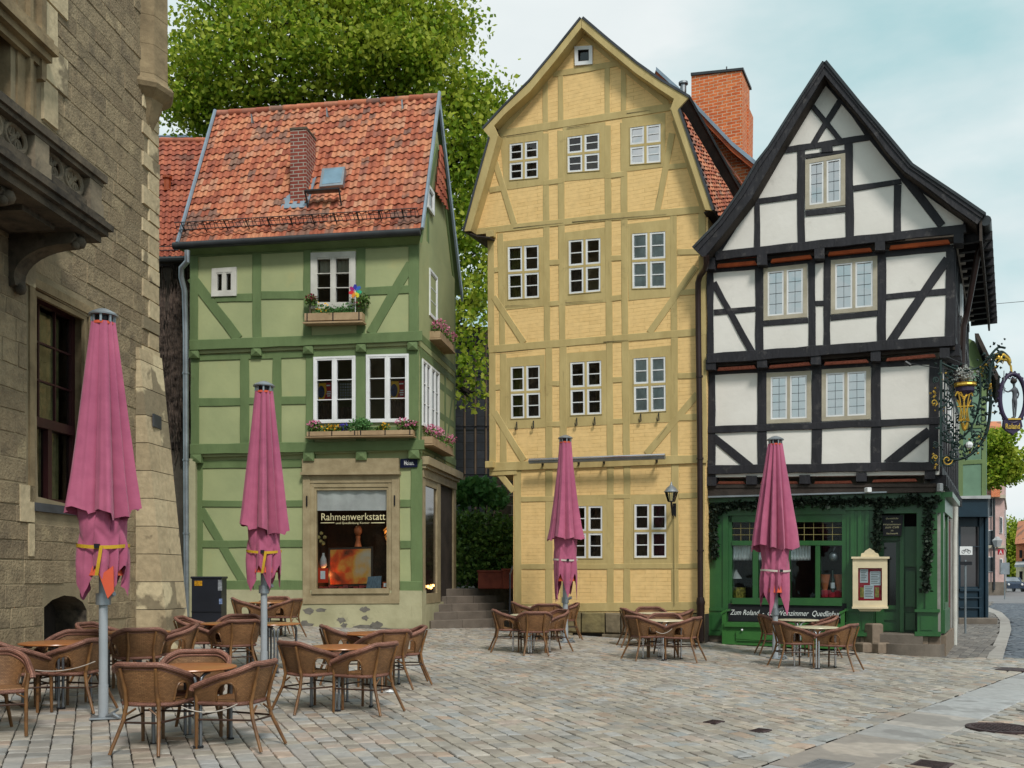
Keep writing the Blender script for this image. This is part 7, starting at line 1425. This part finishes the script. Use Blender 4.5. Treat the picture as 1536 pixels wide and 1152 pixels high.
for pts in(((1434,588),(1438,592),(1441,610),(1440,625),(1438,632)),((1458,588),(1454,592),(1451,610),(1452,625),(1454,632)),((1436,590),(1444,596),(1447,612),(1445,632)),((1456,590),(1448,596),(1445,612),(1447,632)),((1436,610),(1460,609)),((1441,588),(1446,596),(1451,588)),((1433,594),(1436,588),(1440,590)),((1459,594),(1456,588),(1452,590)),((1441,632),(1446,628),(1451,632)),((1436,600),(1443,620),(1440,632)),((1456,600),(1449,620),(1452,632))): wire(m,pts,.013,-.10,6)
wire(m,((1443,634),(1447,645),(1451,634)),.03,-.08)
part('gilt_monogram',m,MT['gold'],ws,smooth=60,label='gilded entwined monogram')
m=MB()
c=S(1447,575,0); m.lathe((c.x,c.y,c.z-.10),[(.19,.03),(.21,.05),(.20,.08),(.21,.10)],14); part('crown_band',m,MT['gold'],ws); part('crown_base',MB().lathe((c.x,c.y,c.z-.22),[(.12,0),(.17,.06),(.17,.14)],14),MT['purple'],ws)
m=MB()
for i in range(130): a=rg.uniform(0,2*PI); r=rg.uniform(.02,.25); m.ball((c.x+r*math.cos(a),c.y+r*math.sin(a)*.7,c.z+.06+rg.uniform(0,.30)*(1-r*2)),rg.uniform(.014,.026),5)
part('crown_jewels',m,M('silver_paint',C(170,170,165),.4,var=.3,metal=.3),ws)
m=MB(); c=S(1452,668,0); m.ball((c.x,c.y-.05,c.z),.07,8); part('white_rosette',m,MT['white'],ws)
m=MB()
for i in range(9): a=i*2*PI/9; c=S(1511,540,0); m.tube([c,c+Vector((.11*math.cos(a)-.1,-.03,.05*math.sin(a)+.05)),c+Vector((.16*math.cos(a)-.12,0,.08*math.sin(a)))],[.03,.02,.006],5)
m.tube([S(1492,532),S(1504,533),S(1513,540),S(1515,548)],[.03,.05,.045,.02],8); part('gilt_eagle_head',m,MT['gold'],ws,smooth=60)
part('stay_rods',MB().tube([S(1365,545,.3),S(1411,553),S(1445,556)],.008,4).tube([S(1420,535,.4),S(1460,552)],.008,4).tube([S(1358,543,.35),S(1366,548,.3)],.03,5),MT['gutter'],ws)
# hanging oval
hs=thing('hanging_oval_sign','black oval hanging sign with a standing figure and gilt name plate','hanging sign',tuple(S(1518,646)))
part('chain',MB().tube([S(1516,548),S(1517,556),S(1518,562)],.02,6),MT['gold'],hs)
ov=[(1519+19*math.cos(a),598+37*math.sin(a)) for a in np.linspace(0,2*PI,41)[:-1]]; m=MB().tube([S(x,y) for x,y in ov],.040,7,closed=True); part('oval_ring',m,MT['purple'],hs,smooth=60)
m=MB()
for a in np.linspace(0,2*PI,23)[:-1]: m.ball(tuple(S(1519+22*math.cos(a),598+40*math.sin(a))),.028,6)
part('ring_beads',m,MT['purple'],hs)
m=MB(); wire(m,spiral(1515,565,4,1.2,0,1),.012); wire(m,spiral(1523,565,4,1.2,PI,-1),.012); part('ring_scrolls',m,MT['purple'],hs)
part('name_plate',MB().prism([S(x,y,-.03) for x,y in((1506,630),(1510,628),(1528,628),(1532,630),(1534,640),(1529,646),(1522,650),(1520,653),(1518,650),(1510,646),(1505,640))],Vector((0,.06,0))),MT['purple'],hs)
FTs=Fa(1400,DS-.05,1600,DS-.05); text_part('Roland',FTs,1508,643,.0,8,hs,'lettering',MT['gold'],width_px=22,bold=.02)
part('gilt_ledge',MB().box(tuple(S(1520,629,0)),.24,.10,.03),MT['gold'],hs)
# figure: one continuous skinned body
sc_=DS/FP; sk=bpy.data.meshes.new('figure'); c0=S(1520,628)
def f2(px,py,o=0): v=S(px,py,o)-c0; return tuple(v)
V=[(1522,600),(1522,592),(1522,584),(1521,579),(1520.5,573),(1525,584),(1528,591),(1526,598),(1518,585),(1512,588),(1507,586),(1506,580),(1520,603),(1520,614),(1520.5,625),(1517,627),(1524,603),(1523.5,614),(1523,625),(1520,627.5)]
R_=[.040,.045,.050,.022,.045,.026,.020,.016,.028,.018,.016,.018,.034,.024,.018,.016,.034,.024,.018,.016]
E_=[(0,1),(1,2),(2,3),(3,4),(2,5),(5,6),(6,7),(2,8),(8,9),(9,10),(10,11),(0,12),(12,13),(13,14),(14,15),(0,16),(16,17),(17,18),(18,19)]
sk.from_pydata([f2(x,y,.015*((i in(12,13,14,15))-(i in(16,17,18,19)))) for i,(x,y) in enumerate(V)],E_,[]); so_=bpy.data.objects.new('tmp_figure',sk); COL.objects.link(so_); md=so_.modifiers.new('s','SKIN'); 
for i,sv in enumerate(sk.skin_vertices[0].data): sv.radius=(R_[i],R_[i]*.8); sv.use_root=(i==0)
sb=so_.modifiers.new('d','SUBSURF'); sb.levels=2; dg=bpy.context.evaluated_depsgraph_get(); me=bpy.data.meshes.new_from_object(so_.evaluated_get(dg)); bpy.data.objects.remove(so_)
V_=[tuple(v.co+c0) for v in me.vertices]; Fc=[tuple(p.vertices) for p in me.polygons]; bpy.data.meshes.remove(me); fo=part('standing_figure',(V_,Fc),MT['figure'],hs,smooth=80,label='grey standing figure holding a tall sword upright')
c=S(1520.5,572.5); part('hair',MB().ball((c.x,c.y,c.z+.012),.062,10,.9),M('figure_hair',(.05,.04,.035,1),.8),fo,smooth=60)
part('sword',MB().tube([S(1506,590,-.03),S(1506,556,-.03)],.009,5).tube([S(1503.5,583,-.03),S(1508.5,583,-.03)],.008,4),MT['zinc'],fo)
# ================= ELECTRICAL CABINET
q=G(315,943); D=21.5; q=Vector(((314-CX)*D/FP,D,g((314-CX)*D/FP,D)))
eb=thing('electrical_cabinet','dark charcoal electrical cabinet with small stickers against the green house','cabinet',tuple(q)); zt=EYE+(HY-867)*D/FP; w_=44*D/FP
part('body',MB().box((q.x,q.y,(q.z+zt)/2),w_,.4,zt-q.z,.0,.012),MT['boxblk'],eb); part('lid',MB().box((q.x,q.y,zt+.01),w_+.04,.44,.05,0,.01),MT['boxblk'],eb)
part('plinth_joint',MB().box((q.x,q.y-.2,q.z+.35),w_+.01,.02,.02),MT['black'],eb)
def stick(px,py,w,h,mt,lb_): p=P(px,py,D-.205); part('sticker',MB().box(tuple(p),w,.006,h),mt,eb,label=lb_)
stick(297.5,875,.17,.11,M('warning_yellow',C(220,160,30),.5,C(120,80,20),vscale=30),'orange warning sticker'); stick(330,878,.09,.24,M('torn_paper',C(160,164,170),.8,C(50,52,60),vscale=14),'torn pale sticker'); stick(331,902,.07,.12,M('blue_white',C(170,190,220),.6,C(60,80,130),vscale=12),'small blue and white sticker')
# ================= CAFE FURNITURE
# woven wicker material
def wickerM(name,c1,c2,sx=70,sy=46):
    m=bpy.data.materials.new(name); m.use_nodes=True; t=m.node_tree; nd=t.nodes; b=nd['Principled BSDF']; lk=t.links.new; b.inputs['Roughness'].default_value=.55; b.inputs['Specular IOR Level'].default_value=.35
    tc=nd.new('ShaderNodeTexCoord'); br=nd.new('ShaderNodeTexBrick'); br.inputs['Scale'].default_value=1; br.inputs['Brick Width'].default_value=.030; br.inputs['Row Height'].default_value=.011; br.inputs['Mortar Size'].default_value=.0016; br.inputs['Mortar Smooth'].default_value=.6
    br.inputs['Color1'].default_value=c1; br.inputs['Color2'].default_value=c2; br.inputs['Mortar'].default_value=tuple(x*.35 for x in c2[:3])+(1,); lk(tc.outputs['UV'],br.inputs['Vector'])
    n1=nd.new('ShaderNodeTexNoise'); n1.inputs['Scale'].default_value=5; n1.inputs['Detail'].default_value=6; lk(tc.outputs['Object'],n1.inputs['Vector']); mr=nd.new('ShaderNodeMapRange'); mr.inputs[1].default_value=.3; mr.inputs[2].default_value=.7; mr.inputs[3].default_value=.75; mr.inputs[4].default_value=1.15; lk(n1.outputs[0],mr.inputs[0]); oi=nd.new('ShaderNodeObjectInfo'); mo=nd.new('ShaderNodeMapRange'); mo.inputs[3].default_value=.80; mo.inputs[4].default_value=1.12; lk(oi.outputs['Random'],mo.inputs[0]); m0=nd.new('ShaderNodeVectorMath'); m0.operation='SCALE'; lk(br.outputs['Color'],m0.inputs[0]); lk(mo.outputs[0],m0.inputs['Scale'])
    mm=nd.new('ShaderNodeVectorMath'); mm.operation='SCALE'; lk(m0.outputs[0],mm.inputs[0]); lk(mr.outputs[0],mm.inputs['Scale']); lk(mm.outputs[0],b.inputs['Base Color'])
    bp=nd.new('ShaderNodeBump'); bp.invert=True; bp.inputs['Strength'].default_value=.9; bp.inputs['Distance'].default_value=.003; lk(br.outputs['Fac'],bp.inputs['Height']); lk(bp.outputs[0],b.inputs['Normal']); return m
WK=wickerM('woven_wicker',C(154,112,74),C(128,90,58)); WR=wickerM('woven_rim',C(158,112,96),C(132,90,76)); CANE=M('cane_wood',C(134,94,52),.4,C(82,54,34),vscale=9,bump=.1,spec=.5); CANED=M('dark_cane',C(74,48,36),.4,C(48,32,26),vscale=9)
def lpart(name,mb,mat,parent,uvmap=None,smooth=None,origin=(0,0,0)):
    me=mesh_from(name,mb.v,mb.f,mat,smooth,uvmap is None,origin)
    if uvmap is not None:
        l=me.uv_layers.new(name='UVMap'); vi=np.empty(len(me.loops),dtype=np.int32); me.loops.foreach_get('vertex_index',vi); l.data.foreach_set('uv',np.array(uvmap)[vi].ravel())
    o=bpy.data.objects.new(name,me); link(o,parent); return o
def chair_curve(t,top):
    "t -1..1 along the U, returns plan position; front +Y"
    hw=.315 if top else .255; yf=.27 if top else .25; yb=-.30 if top else -.20; n=2.6
    a=PI/2*(1-abs(t)**1.0)     # 0 at front ends ->  at back
    # superellipse part for |t|<.62, straight arm beyond
    s=.60
    if abs(t)>s: y=(abs(t)-s)/(1-s)*yf+(1-(abs(t)-s)/(1-s))*(-.02); x=hw
    else:
        q=abs(t)/s*PI/2; x=hw*abs(math.sin(q))**(2/n); y=-.02-(-.02-yb)*abs(math.cos(q))**(2/n)
    return (math.copysign(x,t) if t else 0.0,y)
def rim_z(t): a=math.sqrt(t*t+.03); return .770-.205*max(0,a-.27)/.745
def make_chair():
    r=thing('wicker_armchair','tmp','armchair')
    NT=72; NR=9; v=[];f=[];uv=[]
    arch0,arch1=.43,.72; zb=.425
    L=1.75
    idx={}
    ts=[-1+2*i/NT for i in range(NT+1)]
    for i,t in enumerate(ts):
        a=abs(t); hb=0.0
        if arch0<=a<=arch1:
            q=(a-(arch0+arch1)/2)/((arch1-arch0)/2); hb=.10+.62*math.sqrt(max(0,1-abs(q)**2.6)); 
        x0,y0=chair_curve(t,False); x1,y1=chair_curve(t,True); z1=rim_z(t)
        for j in range(NR+1):
            h=hb+(1-hb)*j/NR; w_=h**.85; v.append((x0+(x1-x0)*w_,y0+(y1-y0)*w_,zb+(z1-zb)*h)); uv.append((t*L/2,h*.3))
        idx[i]=(len(v)-NR-1,hb)
    for i in range(NT):
        a,ha=idx[i]; b,hb_=idx[i+1]
        for j in range(NR): f.append((a+j,b+j,b+j+1,a+j+1))
    mb=MB(); mb.v=v; mb.f=f
    # fill lower strip under the arch (10% height)
    for sgn in(-1,1):
        base=len(mb.v); k=0
        tt=[t for t in ts if arch0-.03<=t*sgn<=arch1+.03]
        for t in tt:
            x0,y0=chair_curve(t,False); x1,y1=chair_curve(t,True)
            for h in(0,.10): mb.v.append((x0+(x1-x0)*h,y0+(y1-y0)*h,zb+(rim_z(t)-zb)*h)); uv.append((t*L/2,h*.3))
        for q in range(len(tt)-1): s=base+2*q; mb.f.append((s,s+2,s+3,s+1))
    o=lpart('woven_shell',mb,WK,r,uv,smooth=60); 
    sm=o  # thickness
    md=[]
    # thicken by duplicating inward
    me=o.data; nv=len(mb.v); me.calc_loop_triangles()
    # rim
    pts=[];uvr=[]
    for t in ts: x,y=chair_curve(t,True); pts.append(Vector((x,y,rim_z(t)+.004)))
    pts=[pts[0]+Vector((0,.012,-.03))]+pts+[pts[-1]+Vector((0,.012,-.03))]
    m=MB().tube(pts,.026,10,flat=1.0); u=[]; s_=0
    for i in range(len(pts)):
        if i: s_+=(pts[i]-pts[i-1]).length
        for k in range(10): u.append((k*.018,s_))
    u=[(b_*1.0,a_*.6) for a_,b_ in u]
    lpart('rim',m,WR,r,u,smooth=60)
    # inner ring seam
    m=MB().tube([Vector((chair_curve(t,True)[0]*.955,chair_curve(t,True)[1]*.955,rim_z(t)-.035)) for t in ts[4:-4]],.010,5); lpart('rim_binding',m,WR,r,None,60)
    # seat
    prof=[]; n=28; m=MB(); ring=[chair_curve(-1+2*i/n,False) for i in range(n+1)]; c=(0,.03)
    vv=[(c[0],c[1],.435)]; 
    for k,fz in((.45,.437),(.8,.445),(.97,.447),(1.02,.425),(1.0,.400)):
        for (x,y) in ring: vv.append((c[0]+(x-c[0])*k,c[1]+(y-c[1])*k,fz))
    ff=[]
    for i in range(n): ff.append((0,1+i,2+i))
    for q in range(4):
        for i in range(n): a=1+q*(n+1)+i; ff.append((a,a+n+1,a+n+2,a+1))
    for q in range(4): a=1+q*(n+1); ff.append((a+n,a+n+n+1,a+n+1,a))
    ff.append((0,1+n,1))
    m.add(vv,ff); lpart('seat',m,WK,r,[(x*1.0,y*1.0) for x,y,z in vv],smooth=50)
    lpart('seat_band',MB().tube([Vector((chair_curve(-1+2*i/30,False)[0]*1.0,chair_curve(-1+2*i/30,False)[1],.418)) for i in range(31)],.020,8).tube([(-.255,.25,.418),(.255,.25,.418)],.020,8),WR,r,None,60)
    # legs and posts
    for s in(-1,1):
        lpart('leg',MB().tube([(s*.285,.262,.585),(s*.262,.262,.42),(s*.262,.268,.0)],[.017,.018,.016],8),CANE,r,None,60)
        lpart('leg',MB().tube([(s*.165,-.30,.74),(s*.145,-.245,.55),(s*.15,-.215,.42),(s*.165,-.24,.28),(s*.225,-.36,.0)],[.014,.017,.019,.018,.015],8),CANE,r,None,60)
        lpart('arm_trim',MB().tube([(s*1.0*(lambda h,t:chair_curve(t,False)[0]+(chair_curve(t,True)[0]-chair_curve(t,False)[0])*h**.85)(.10+.62*math.sqrt(max(0,1-abs(q)**2.6)),((arch0+arch1)/2+q*(arch1-arch0)/2)),(lambda h,t:chair_curve(t,False)[1]+(chair_curve(t,True)[1]-chair_curve(t,False)[1])*h**.85)(.10+.62*math.sqrt(max(0,1-abs(q)**2.6)),((arch0+arch1)/2+q*(arch1-arch0)/2)),zb+(rim_z((arch0+arch1)/2+q*(arch1-arch0)/2)-zb)*(.10+.62*math.sqrt(max(0,1-abs(q)**2.6)))) for q in np.linspace(-1,1,15)],.011,6),CANE,r,None,60)
        lpart('side_stretcher',MB().tube([(s*.262,.262,.27),(s*.18,-.24,.27)],.010,6),CANED,r,None,60)
        lpart('corner_brace',MB().tube([(s*.172,-.245,.25),(s*.145,-.235,.33),(s*.06,-.22,.385)],.010,6).tube([(s*.262,.262,.27),(s*.25,.262,.36),(s*.18,.26,.40)],.010,6),CANE,r,None,60)
    lpart('rear_stretcher',MB().tube([(-.17,-.245,.265),(.17,-.245,.265)],.010,6),CANED,r,None,60)
    lpart('front_stretcher',MB().tube([(-.262,.262,.30),(.262,.262,.30)],.010,6),CANED,r,None,60)
    return r
CH=make_chair()
def make_table(top,tube,label,tm):
    r=thing('round_cafe_table',label,'table')
    lpart('table_top',MB().lathe((0,0,0),[(.01,.676),(.37,.676),(.395,.682),(.400,.690),(.396,.698),(.38,.702),(.01,.702)],48),top,r,None,40)
    for k in range(4):
        a=PI/4+k*PI/2; d=Vector((math.cos(a),math.sin(a),0)); e=Vector((-d.y,d.x,0))
        m=MB()
        for s in(-1,1):
            pts=[d*.345+e*s*.022,d*.345+e*s*.022+Vector((0,0,.58)),d*.34+e*s*.03+Vector((0,0,.625)),d*.32+e*s*.06+Vector((0,0,.655)),d*.27+e*s*.11+Vector((0,0,.668))]; m.tube(pts,.015,8)
        lpart('leg',m,tube,r,None,60); lpart('foot',MB().box(tuple(d*.345+Vector((0,0,.008))),.05,.09,.016,a,.003),MT['black'],r)
    return r
TA=make_table(MT['woodtop'],MT['tubeg'],'tmp','A'); TB=make_table(MT['creamtop'],MT['chrome'],'tmp','B'); 
# --- layout: (table px, depth, type, description, [(angle,position words, dist, twist)])
LAY=[
 (289,8.95,'A','the brown table nearest the camera',[(237,'front left chair at',.41,22),(343,'front right chair at',.49,5),(105,'chair behind',.42,0)]),
 (86,10.75,'A','the brown table at the left edge of the photo',[(250,'left chair at',.55,-28),(318,'right chair at',.46,32),(92,'chair behind',.42,0)]),
 (207,12.35,'A','the brown table beside the stone buttress',[(165,'left chair at',.50,8),(292,'front chair at',.42,6),(25,'right chair at',.43,0)]),
 (343,14.1,'A','the brown table in front of the charcoal cabinet',[(192,'left chair at',.43,-8),(300,'front right chair at',.44,4),(88,'chair behind',.42,0)]),
 (409,14.25,'A','',[]),
 (402,19.7,'A','the brown table against the green house wall',[(205,'left chair at',.42,-6),(338,'right chair at',.42,6),(88,'chair behind',.42,0)]),
 (512,11.15,'A','the front brown table of the middle pair',[(222,'front left chair at',.42,6),(322,'right chair at',.43,10)]),
 (560,13.1,'A','the rear brown table of the middle pair',[(168,'left chair at',.43,30),(300,'front chair at',.42,4),(22,'right chair at',.43,-10)]),
 (797,18.0,'B','the cream table in front of the stone steps',[(190,'left chair at',.43,0),(276,'front chair at',.42,0),(30,'right chair at',.43,0)]),
 (818,20.9,'B','the cream table by the yellow wall corner',[(172,'left chair at',.43,10),(270,'front chair at',.42,0),(5,'right chair at',.43,0)]),
 (993,17.45,'B','the front cream table near the brown downpipe',[(215,'front left chair at',.43,-8),(322,'front right chair at',.42,4),(75,'chair behind',.42,0)]),
 (985,19.7,'B','the rear cream table below the wall lantern',[(185,'left chair at',.43,0),(95,'chair behind',.42,0),(345,'right chair at',.43,0)]),
 (1222,16.75,'B','the front cream table before the green bar',[(192,'left chair at',.43,0),(318,'right chair at',.42,0)]),
 (1197,18.7,'B','the rear cream table beside the green bench',[(178,'left chair at',.44,0),(350,'right chair at',.43,0)]),
]
rot=random.Random(2)
TL=['brown round cafe table nearest the camera, at lower left','brown round cafe table close to the left edge of the photo','brown round cafe table beside the pale stone buttress','left one of two brown tables joined in front of the charcoal cabinet','brown table half behind the second pink parasol pole','farthest brown round cafe table, against the green house wall','front brown table of the pair in the middle of the square','rear brown table of the pair in the middle of the square','cream round cafe table in front of the stone steps','cream round cafe table by the yellow wall beside the parasol pole','front cream round table left of the brown downpipe foot','rear cream round table below the wall lantern','front cream round table before the green bar','rear cream round table beside the green bench']
used={'A':False,'B':False}; uc=False
for (px,D,ty,desc,chs),tl in zip(LAY,TL):
    x=(px-CX)*D/FP; pos=(x,D,g(x,D)); rz=math.atan2(-x,D)*-1+rad(45)+PI/2*0; rz=math.atan2(D,x)+rad(45)+rot.uniform(-.15,.15)
    src=TA if ty=='A' else TB; lab=tl; grp='brown round cafe tables' if ty=='A' else 'cream round cafe tables'
    if not used[ty]: src.location=pos; src.rotation_euler=(0,0,rz); src['label']=lab; src['group']=grp; used[ty]=True
    else: dup(src,pos,rz,lab,grp)
    for an,wd,dd,tw in chs:
        a=rad(an); cx_,cy_=x+dd*math.cos(a),D+dd*math.sin(a); p=(cx_,cy_,g(cx_,cy_)); r=rad(an+90+tw)+rot.uniform(-.06,.06); lab=f'brown wicker armchair, {wd} {desc}'
        if not uc: CH.location=p; CH.rotation_euler=(0,0,r); CH['label']=lab; CH['group']='wicker armchairs'; uc=True
        else: dup(CH,p,r,lab,'wicker armchairs')
# lone chair cut by left edge
x=(-14-CX)*9.0/FP; dup(CH,(x,9.0,g(x,9.0)),rad(215),'brown wicker armchair cut off by the left edge of the photo','wicker armchairs')
# cushion & cords
x=(289-CX)*8.95/FP-.36; m=MB()
def cordpts(a,b,sag=.06): return [Vector(a).lerp(Vector(b),t)-Vector((0,0,4*sag*t*(1-t))) for t in np.linspace(0,1,9)]
def cord(a,b,lab): single('security_cord',MB().tube(cordpts(a,b),.005,5),MT['strapw'],lab,'cord','cords looped between chairs')
cord(P(272,1060,8.35),P(356,1056,8.35),'thin pale cord looped in front of the table leg nearest the camera'); cord(P(40,1003,10.1),P(143,992,10.2),'thin pale cord looped between chairs at the left edge table'); cord(P(482,996,10.9),P(531,977,10.8),'thin pale cord from table top to armchair in the middle of the square'); cord(P(984,947,16.9),P(1008,943,16.9),'thin pale cord at the front cream table near the brown downpipe')
# ================= PARASOLS (closed)
def parasol(px,D,ytop,prof,strap_y,hem_y,tips_y,wd,straps,label,seed,base_y=None,flaps=True,lining=True,polew=.044):
    """prof: list of (y px, half width px); outer cover ends at hem_y with a flared hem, inner gathers to the strap and hangs in points"""
    rg=random.Random(seed); x=(px-CX)*D/FP; s=D/FP; gz=g(x,D); r=thing('closed_parasol',label,'parasol',(x,D,gz),'closed pink parasols')
    Z=lambda y: EYE+(HY-y)*s
    zt=Z(ytop)
    part('pole',MB().tube([(x,D,gz),(x,D,gz+.35)],polew*1.12,16).tube([(x,D,gz+.3),(x,D,zt-.05)],polew,16),MT['pole'],r,smooth=50)
    part('base_plate',MB().box((x+.03,D,gz+.012),.30,.24,.02,.3,.004),MT['zinc'],r)
    part('foot_bolt',MB().tube([(x+.06,D-.06,gz+.03),(x+.15,D-.10,gz+.06),(x+.19,D-.08,gz+.02)],.018,6).tube([(x+.06,D-.02,gz+.03),(x+.17,D-.03,gz+.10)],.014,6),MT['zinc'],r)
    rt=prof[0][1]*s
    part('top_cap',MB().lathe((x,D,zt),[(rt*.4,-.035),(rt*1.22,-.030),(rt*1.24,-.015),(rt*1.0,.008),(rt*.45,.040),(.02,.05)],24),MT['zinc'],r,smooth=40)
    part('vent_shade_core',MB().lathe((x,D,zt),[(rt*.72,-.16),(rt*.72,-.03)],16),MT['black'],r)  # black core paints the shaded gap under the cap
    m=MB()
    for q in range(8): a=q*PI/4+.2; m.box((x+rt*.95*math.cos(a),D+rt*.95*math.sin(a),zt-.06),.022,.022,.09,a)
    part('rib_ends',m,MT['zinc'],r); part('vent_hem',MB().lathe((x,D,zt),[(rt*.99,-.125),(rt*1.0,-.10),(rt*.9,-.095)],24),MT['orange'],r,smooth=60)
    NF={1:8,2:7,3:6,4:9}[seed]; NTH=144
    ph=rg.uniform(0,PI)
    def fold(th,k,sh,a2):
        q=(th*k/(2*PI)+ph)%1.0; w_=abs(2*q-1); return (w_**sh)  # 0 valley..1 ridge
    fa=[rg.uniform(.6,1.25) for _ in range(NF)]; fo=[rg.uniform(-.35,.35) for _ in range(NF)]
    def R(th,t,Rz,amp):
        k=th*NF/(2*PI)+ph*1.3+.35*math.sin(th*2+seed)*(1-0*t); i=int(math.floor(k))%NF; q=k-math.floor(k); q=q+fo[i]*q*(1-q)
        w_=1-abs(2*q-1); w_=w_**.8
        fine=.10*math.sin(th*21+t*3+seed)+.07*math.sin(th*34+seed*2)
        return Rz*(1-amp*fa[i]*(1-w_)+amp*.30*fine)
    def cloth(ylist,hwf,ampf,hemf,nm,mat,n=34,top=False,twist=.0):
        v=[];f=[]
        for j in range(n+1):
            t=j/n
            for k in range(NTH):
                th=2*PI*k/NTH; y0,y1=ylist; ye=hemf(th,y1); y=y0+(ye-y0)*t; hw=hwf(y0+(y1-y0)*t); rr=R(th+twist*t,t,hw*s,ampf(t)); v.append((x+rr*math.cos(th),D+rr*.92*math.sin(th),Z(y)))
        for j in range(n):
            for k in range(NTH): k2=(k+1)%NTH; f.append((j*NTH+k,j*NTH+k2,(j+1)*NTH+k2,(j+1)*NTH+k))
        # inner copy for thickness
        m=MB(); m.v=v; m.f=f; return part(nm,m,mat,r,smooth=75)
    def interp(y):
        for (ya,wa),(yb,wb) in zip(prof[:-1],prof[1:]):
            if ya<=y<=yb: return wa+(wb-wa)*(y-ya)/(yb-ya)
        return prof[-1][1] if y>prof[-1][0] else prof[0][1]
    ph=rg.uniform(0,1)
    hj=[rg.uniform(-1,1) for _ in range(NF)]
    def hem(th,y1):
        k=th*NF/(2*PI)+ph*1.3; i=int(math.floor(k))%NF; q=k-math.floor(k); return y1+hj[i]*7*wd-5*wd*(1-abs(2*q-1))
    # lower cloth first
    tstr=(strap_y-hem_y+30)/(tips_y-hem_y+30)
    def lower_hw(y):
        if y<strap_y: t=(y-(hem_y-30))/(strap_y-hem_y+30); return (interp(hem_y)*.72)*(1-t)+wd*23*t
        t=(y-strap_y)/(tips_y-strap_y); return wd*(22+8*math.sin(min(1,t*1.6)*PI*.5)-3*t)
    tj=[rg.uniform(.7,1.05) for _ in range(NF)]
    def tips(th,y1):
        k=th*5/(2*PI)+ph*1.3; i=int(math.floor(k))%5; q=k-math.floor(k); w_=1-abs(2*q-1); return strap_y+(y1-strap_y)*(.30+.70*w_*tj[i])
    cloth((hem_y-30,tips_y),lower_hw,lambda t:.30*(1-math.exp(-((t-tstr)/.16)**2))+.03,tips,'lower_canopy',MT['pink'],n=30,twist=.2)
    cloth((ytop+.1/s,hem_y),interp,lambda t:.20+.30*t,hem,'canopy',MT['pink'],n=36)
    if lining:
        rr_=wd>1.3
        # orange underside showing at a folded-back corner
        c=lambda dx,y,o:Vector((x+dx*s*wd,D-o,Z(y))); yb=tips_y
        if rr_: part('lining_flap',MB().prism([c(6,strap_y+30*wd,.235*wd/1.45),c(19,strap_y+20*wd,.215*wd/1.45),c(19,yb-16*wd,.20*wd/1.45),c(14,yb-9*wd,.23*wd/1.45)],Vector((0,.012,0))),MT['orange'],r)
        v=[];f=[]
        for j in range(7):
            for k in range(24): th=2*PI*k/24; t=j/6; rr=wd*s*(15+5*t); v.append((x+rr*math.cos(th),D+rr*math.sin(th),Z(strap_y+(tips_y-strap_y)*(.1+.38*t))))
        for j in range(6):
            for k in range(24): k2=(k+1)%24; f.append((j*24+k,j*24+k2,(j+1)*24+k2,(j+1)*24+k))
        part('lining',MB().add(v,f),MT['orange'],r,smooth=60)
    a=[(x+26*wd*s*math.cos(q),D+26*wd*s*.93*math.sin(q),Z(strap_y)+.012*math.sin(q*2+1)) for q in np.linspace(0,2*PI,33)[:-1]]
    m=MB(); 
    for i in range(32): 
        p,q=Vector(a[i]),Vector(a[(i+1)%32]); m.add([p+Vector((0,0,.018)),q+Vector((0,0,.018)),q-Vector((0,0,.018)),p-Vector((0,0,.018))],[(0,1,2,3)])
    part('strap',m,straps,r)
    m=MB(); p=Vector((x+4*s*wd,D-24.6*wd*s,Z(strap_y))); part('buckle',MB().box(tuple(p),.05,.03,.045),MT['black'],r)
    if straps is MT['strapy']: part('strap_end',MB().prism([p+Vector((.03,-.01,0)),p+Vector((.065,-.01,0)),p+Vector((.02,-.02,-.30)),p+Vector((-.015,-.02,-.30))],Vector((0,.004,0))),straps,r)
    part('runner_hub',MB().tube([(x,D,Z(tips_y-14*wd)),(x,D,Z(tips_y-2*wd))],.075,12).tube([(x,D,Z(tips_y-8*wd)),(x+.13,D-.05,Z(tips_y-14*wd))],.03,8),MT['zinc'],r,smooth=40)
    return r
parasol(155,10.0,470,[(470,17),(540,26),(640,39),(720,50),(775,59)],820,775,910,1.45,MT['strapy'],'nearest closed pink parasol with a yellow strap, before the hall window',1)
parasol(396,13.6,577,[(577,13),(640,20),(720,30),(770,36),(797,40)],828,797,892,1.0,MT['strapy'],'closed pink parasol with yellow strap, before the green house',2,polew=.046)
parasol(848,20.2,656,[(656,9),(700,13),(750,20),(790,27),(808,32)],840,808,906,.72,MT['strapw'],'closed pink parasol tied with a pale strap, before the yellow house',3,polew=.055)
parasol(1163,18.0,658,[(658,10),(700,17),(750,26),(800,35),(824,38)],856,824,924,.85,MT['strapw'],'closed pink parasol tied with a pale strap, before the green wine bar',4,polew=.05)
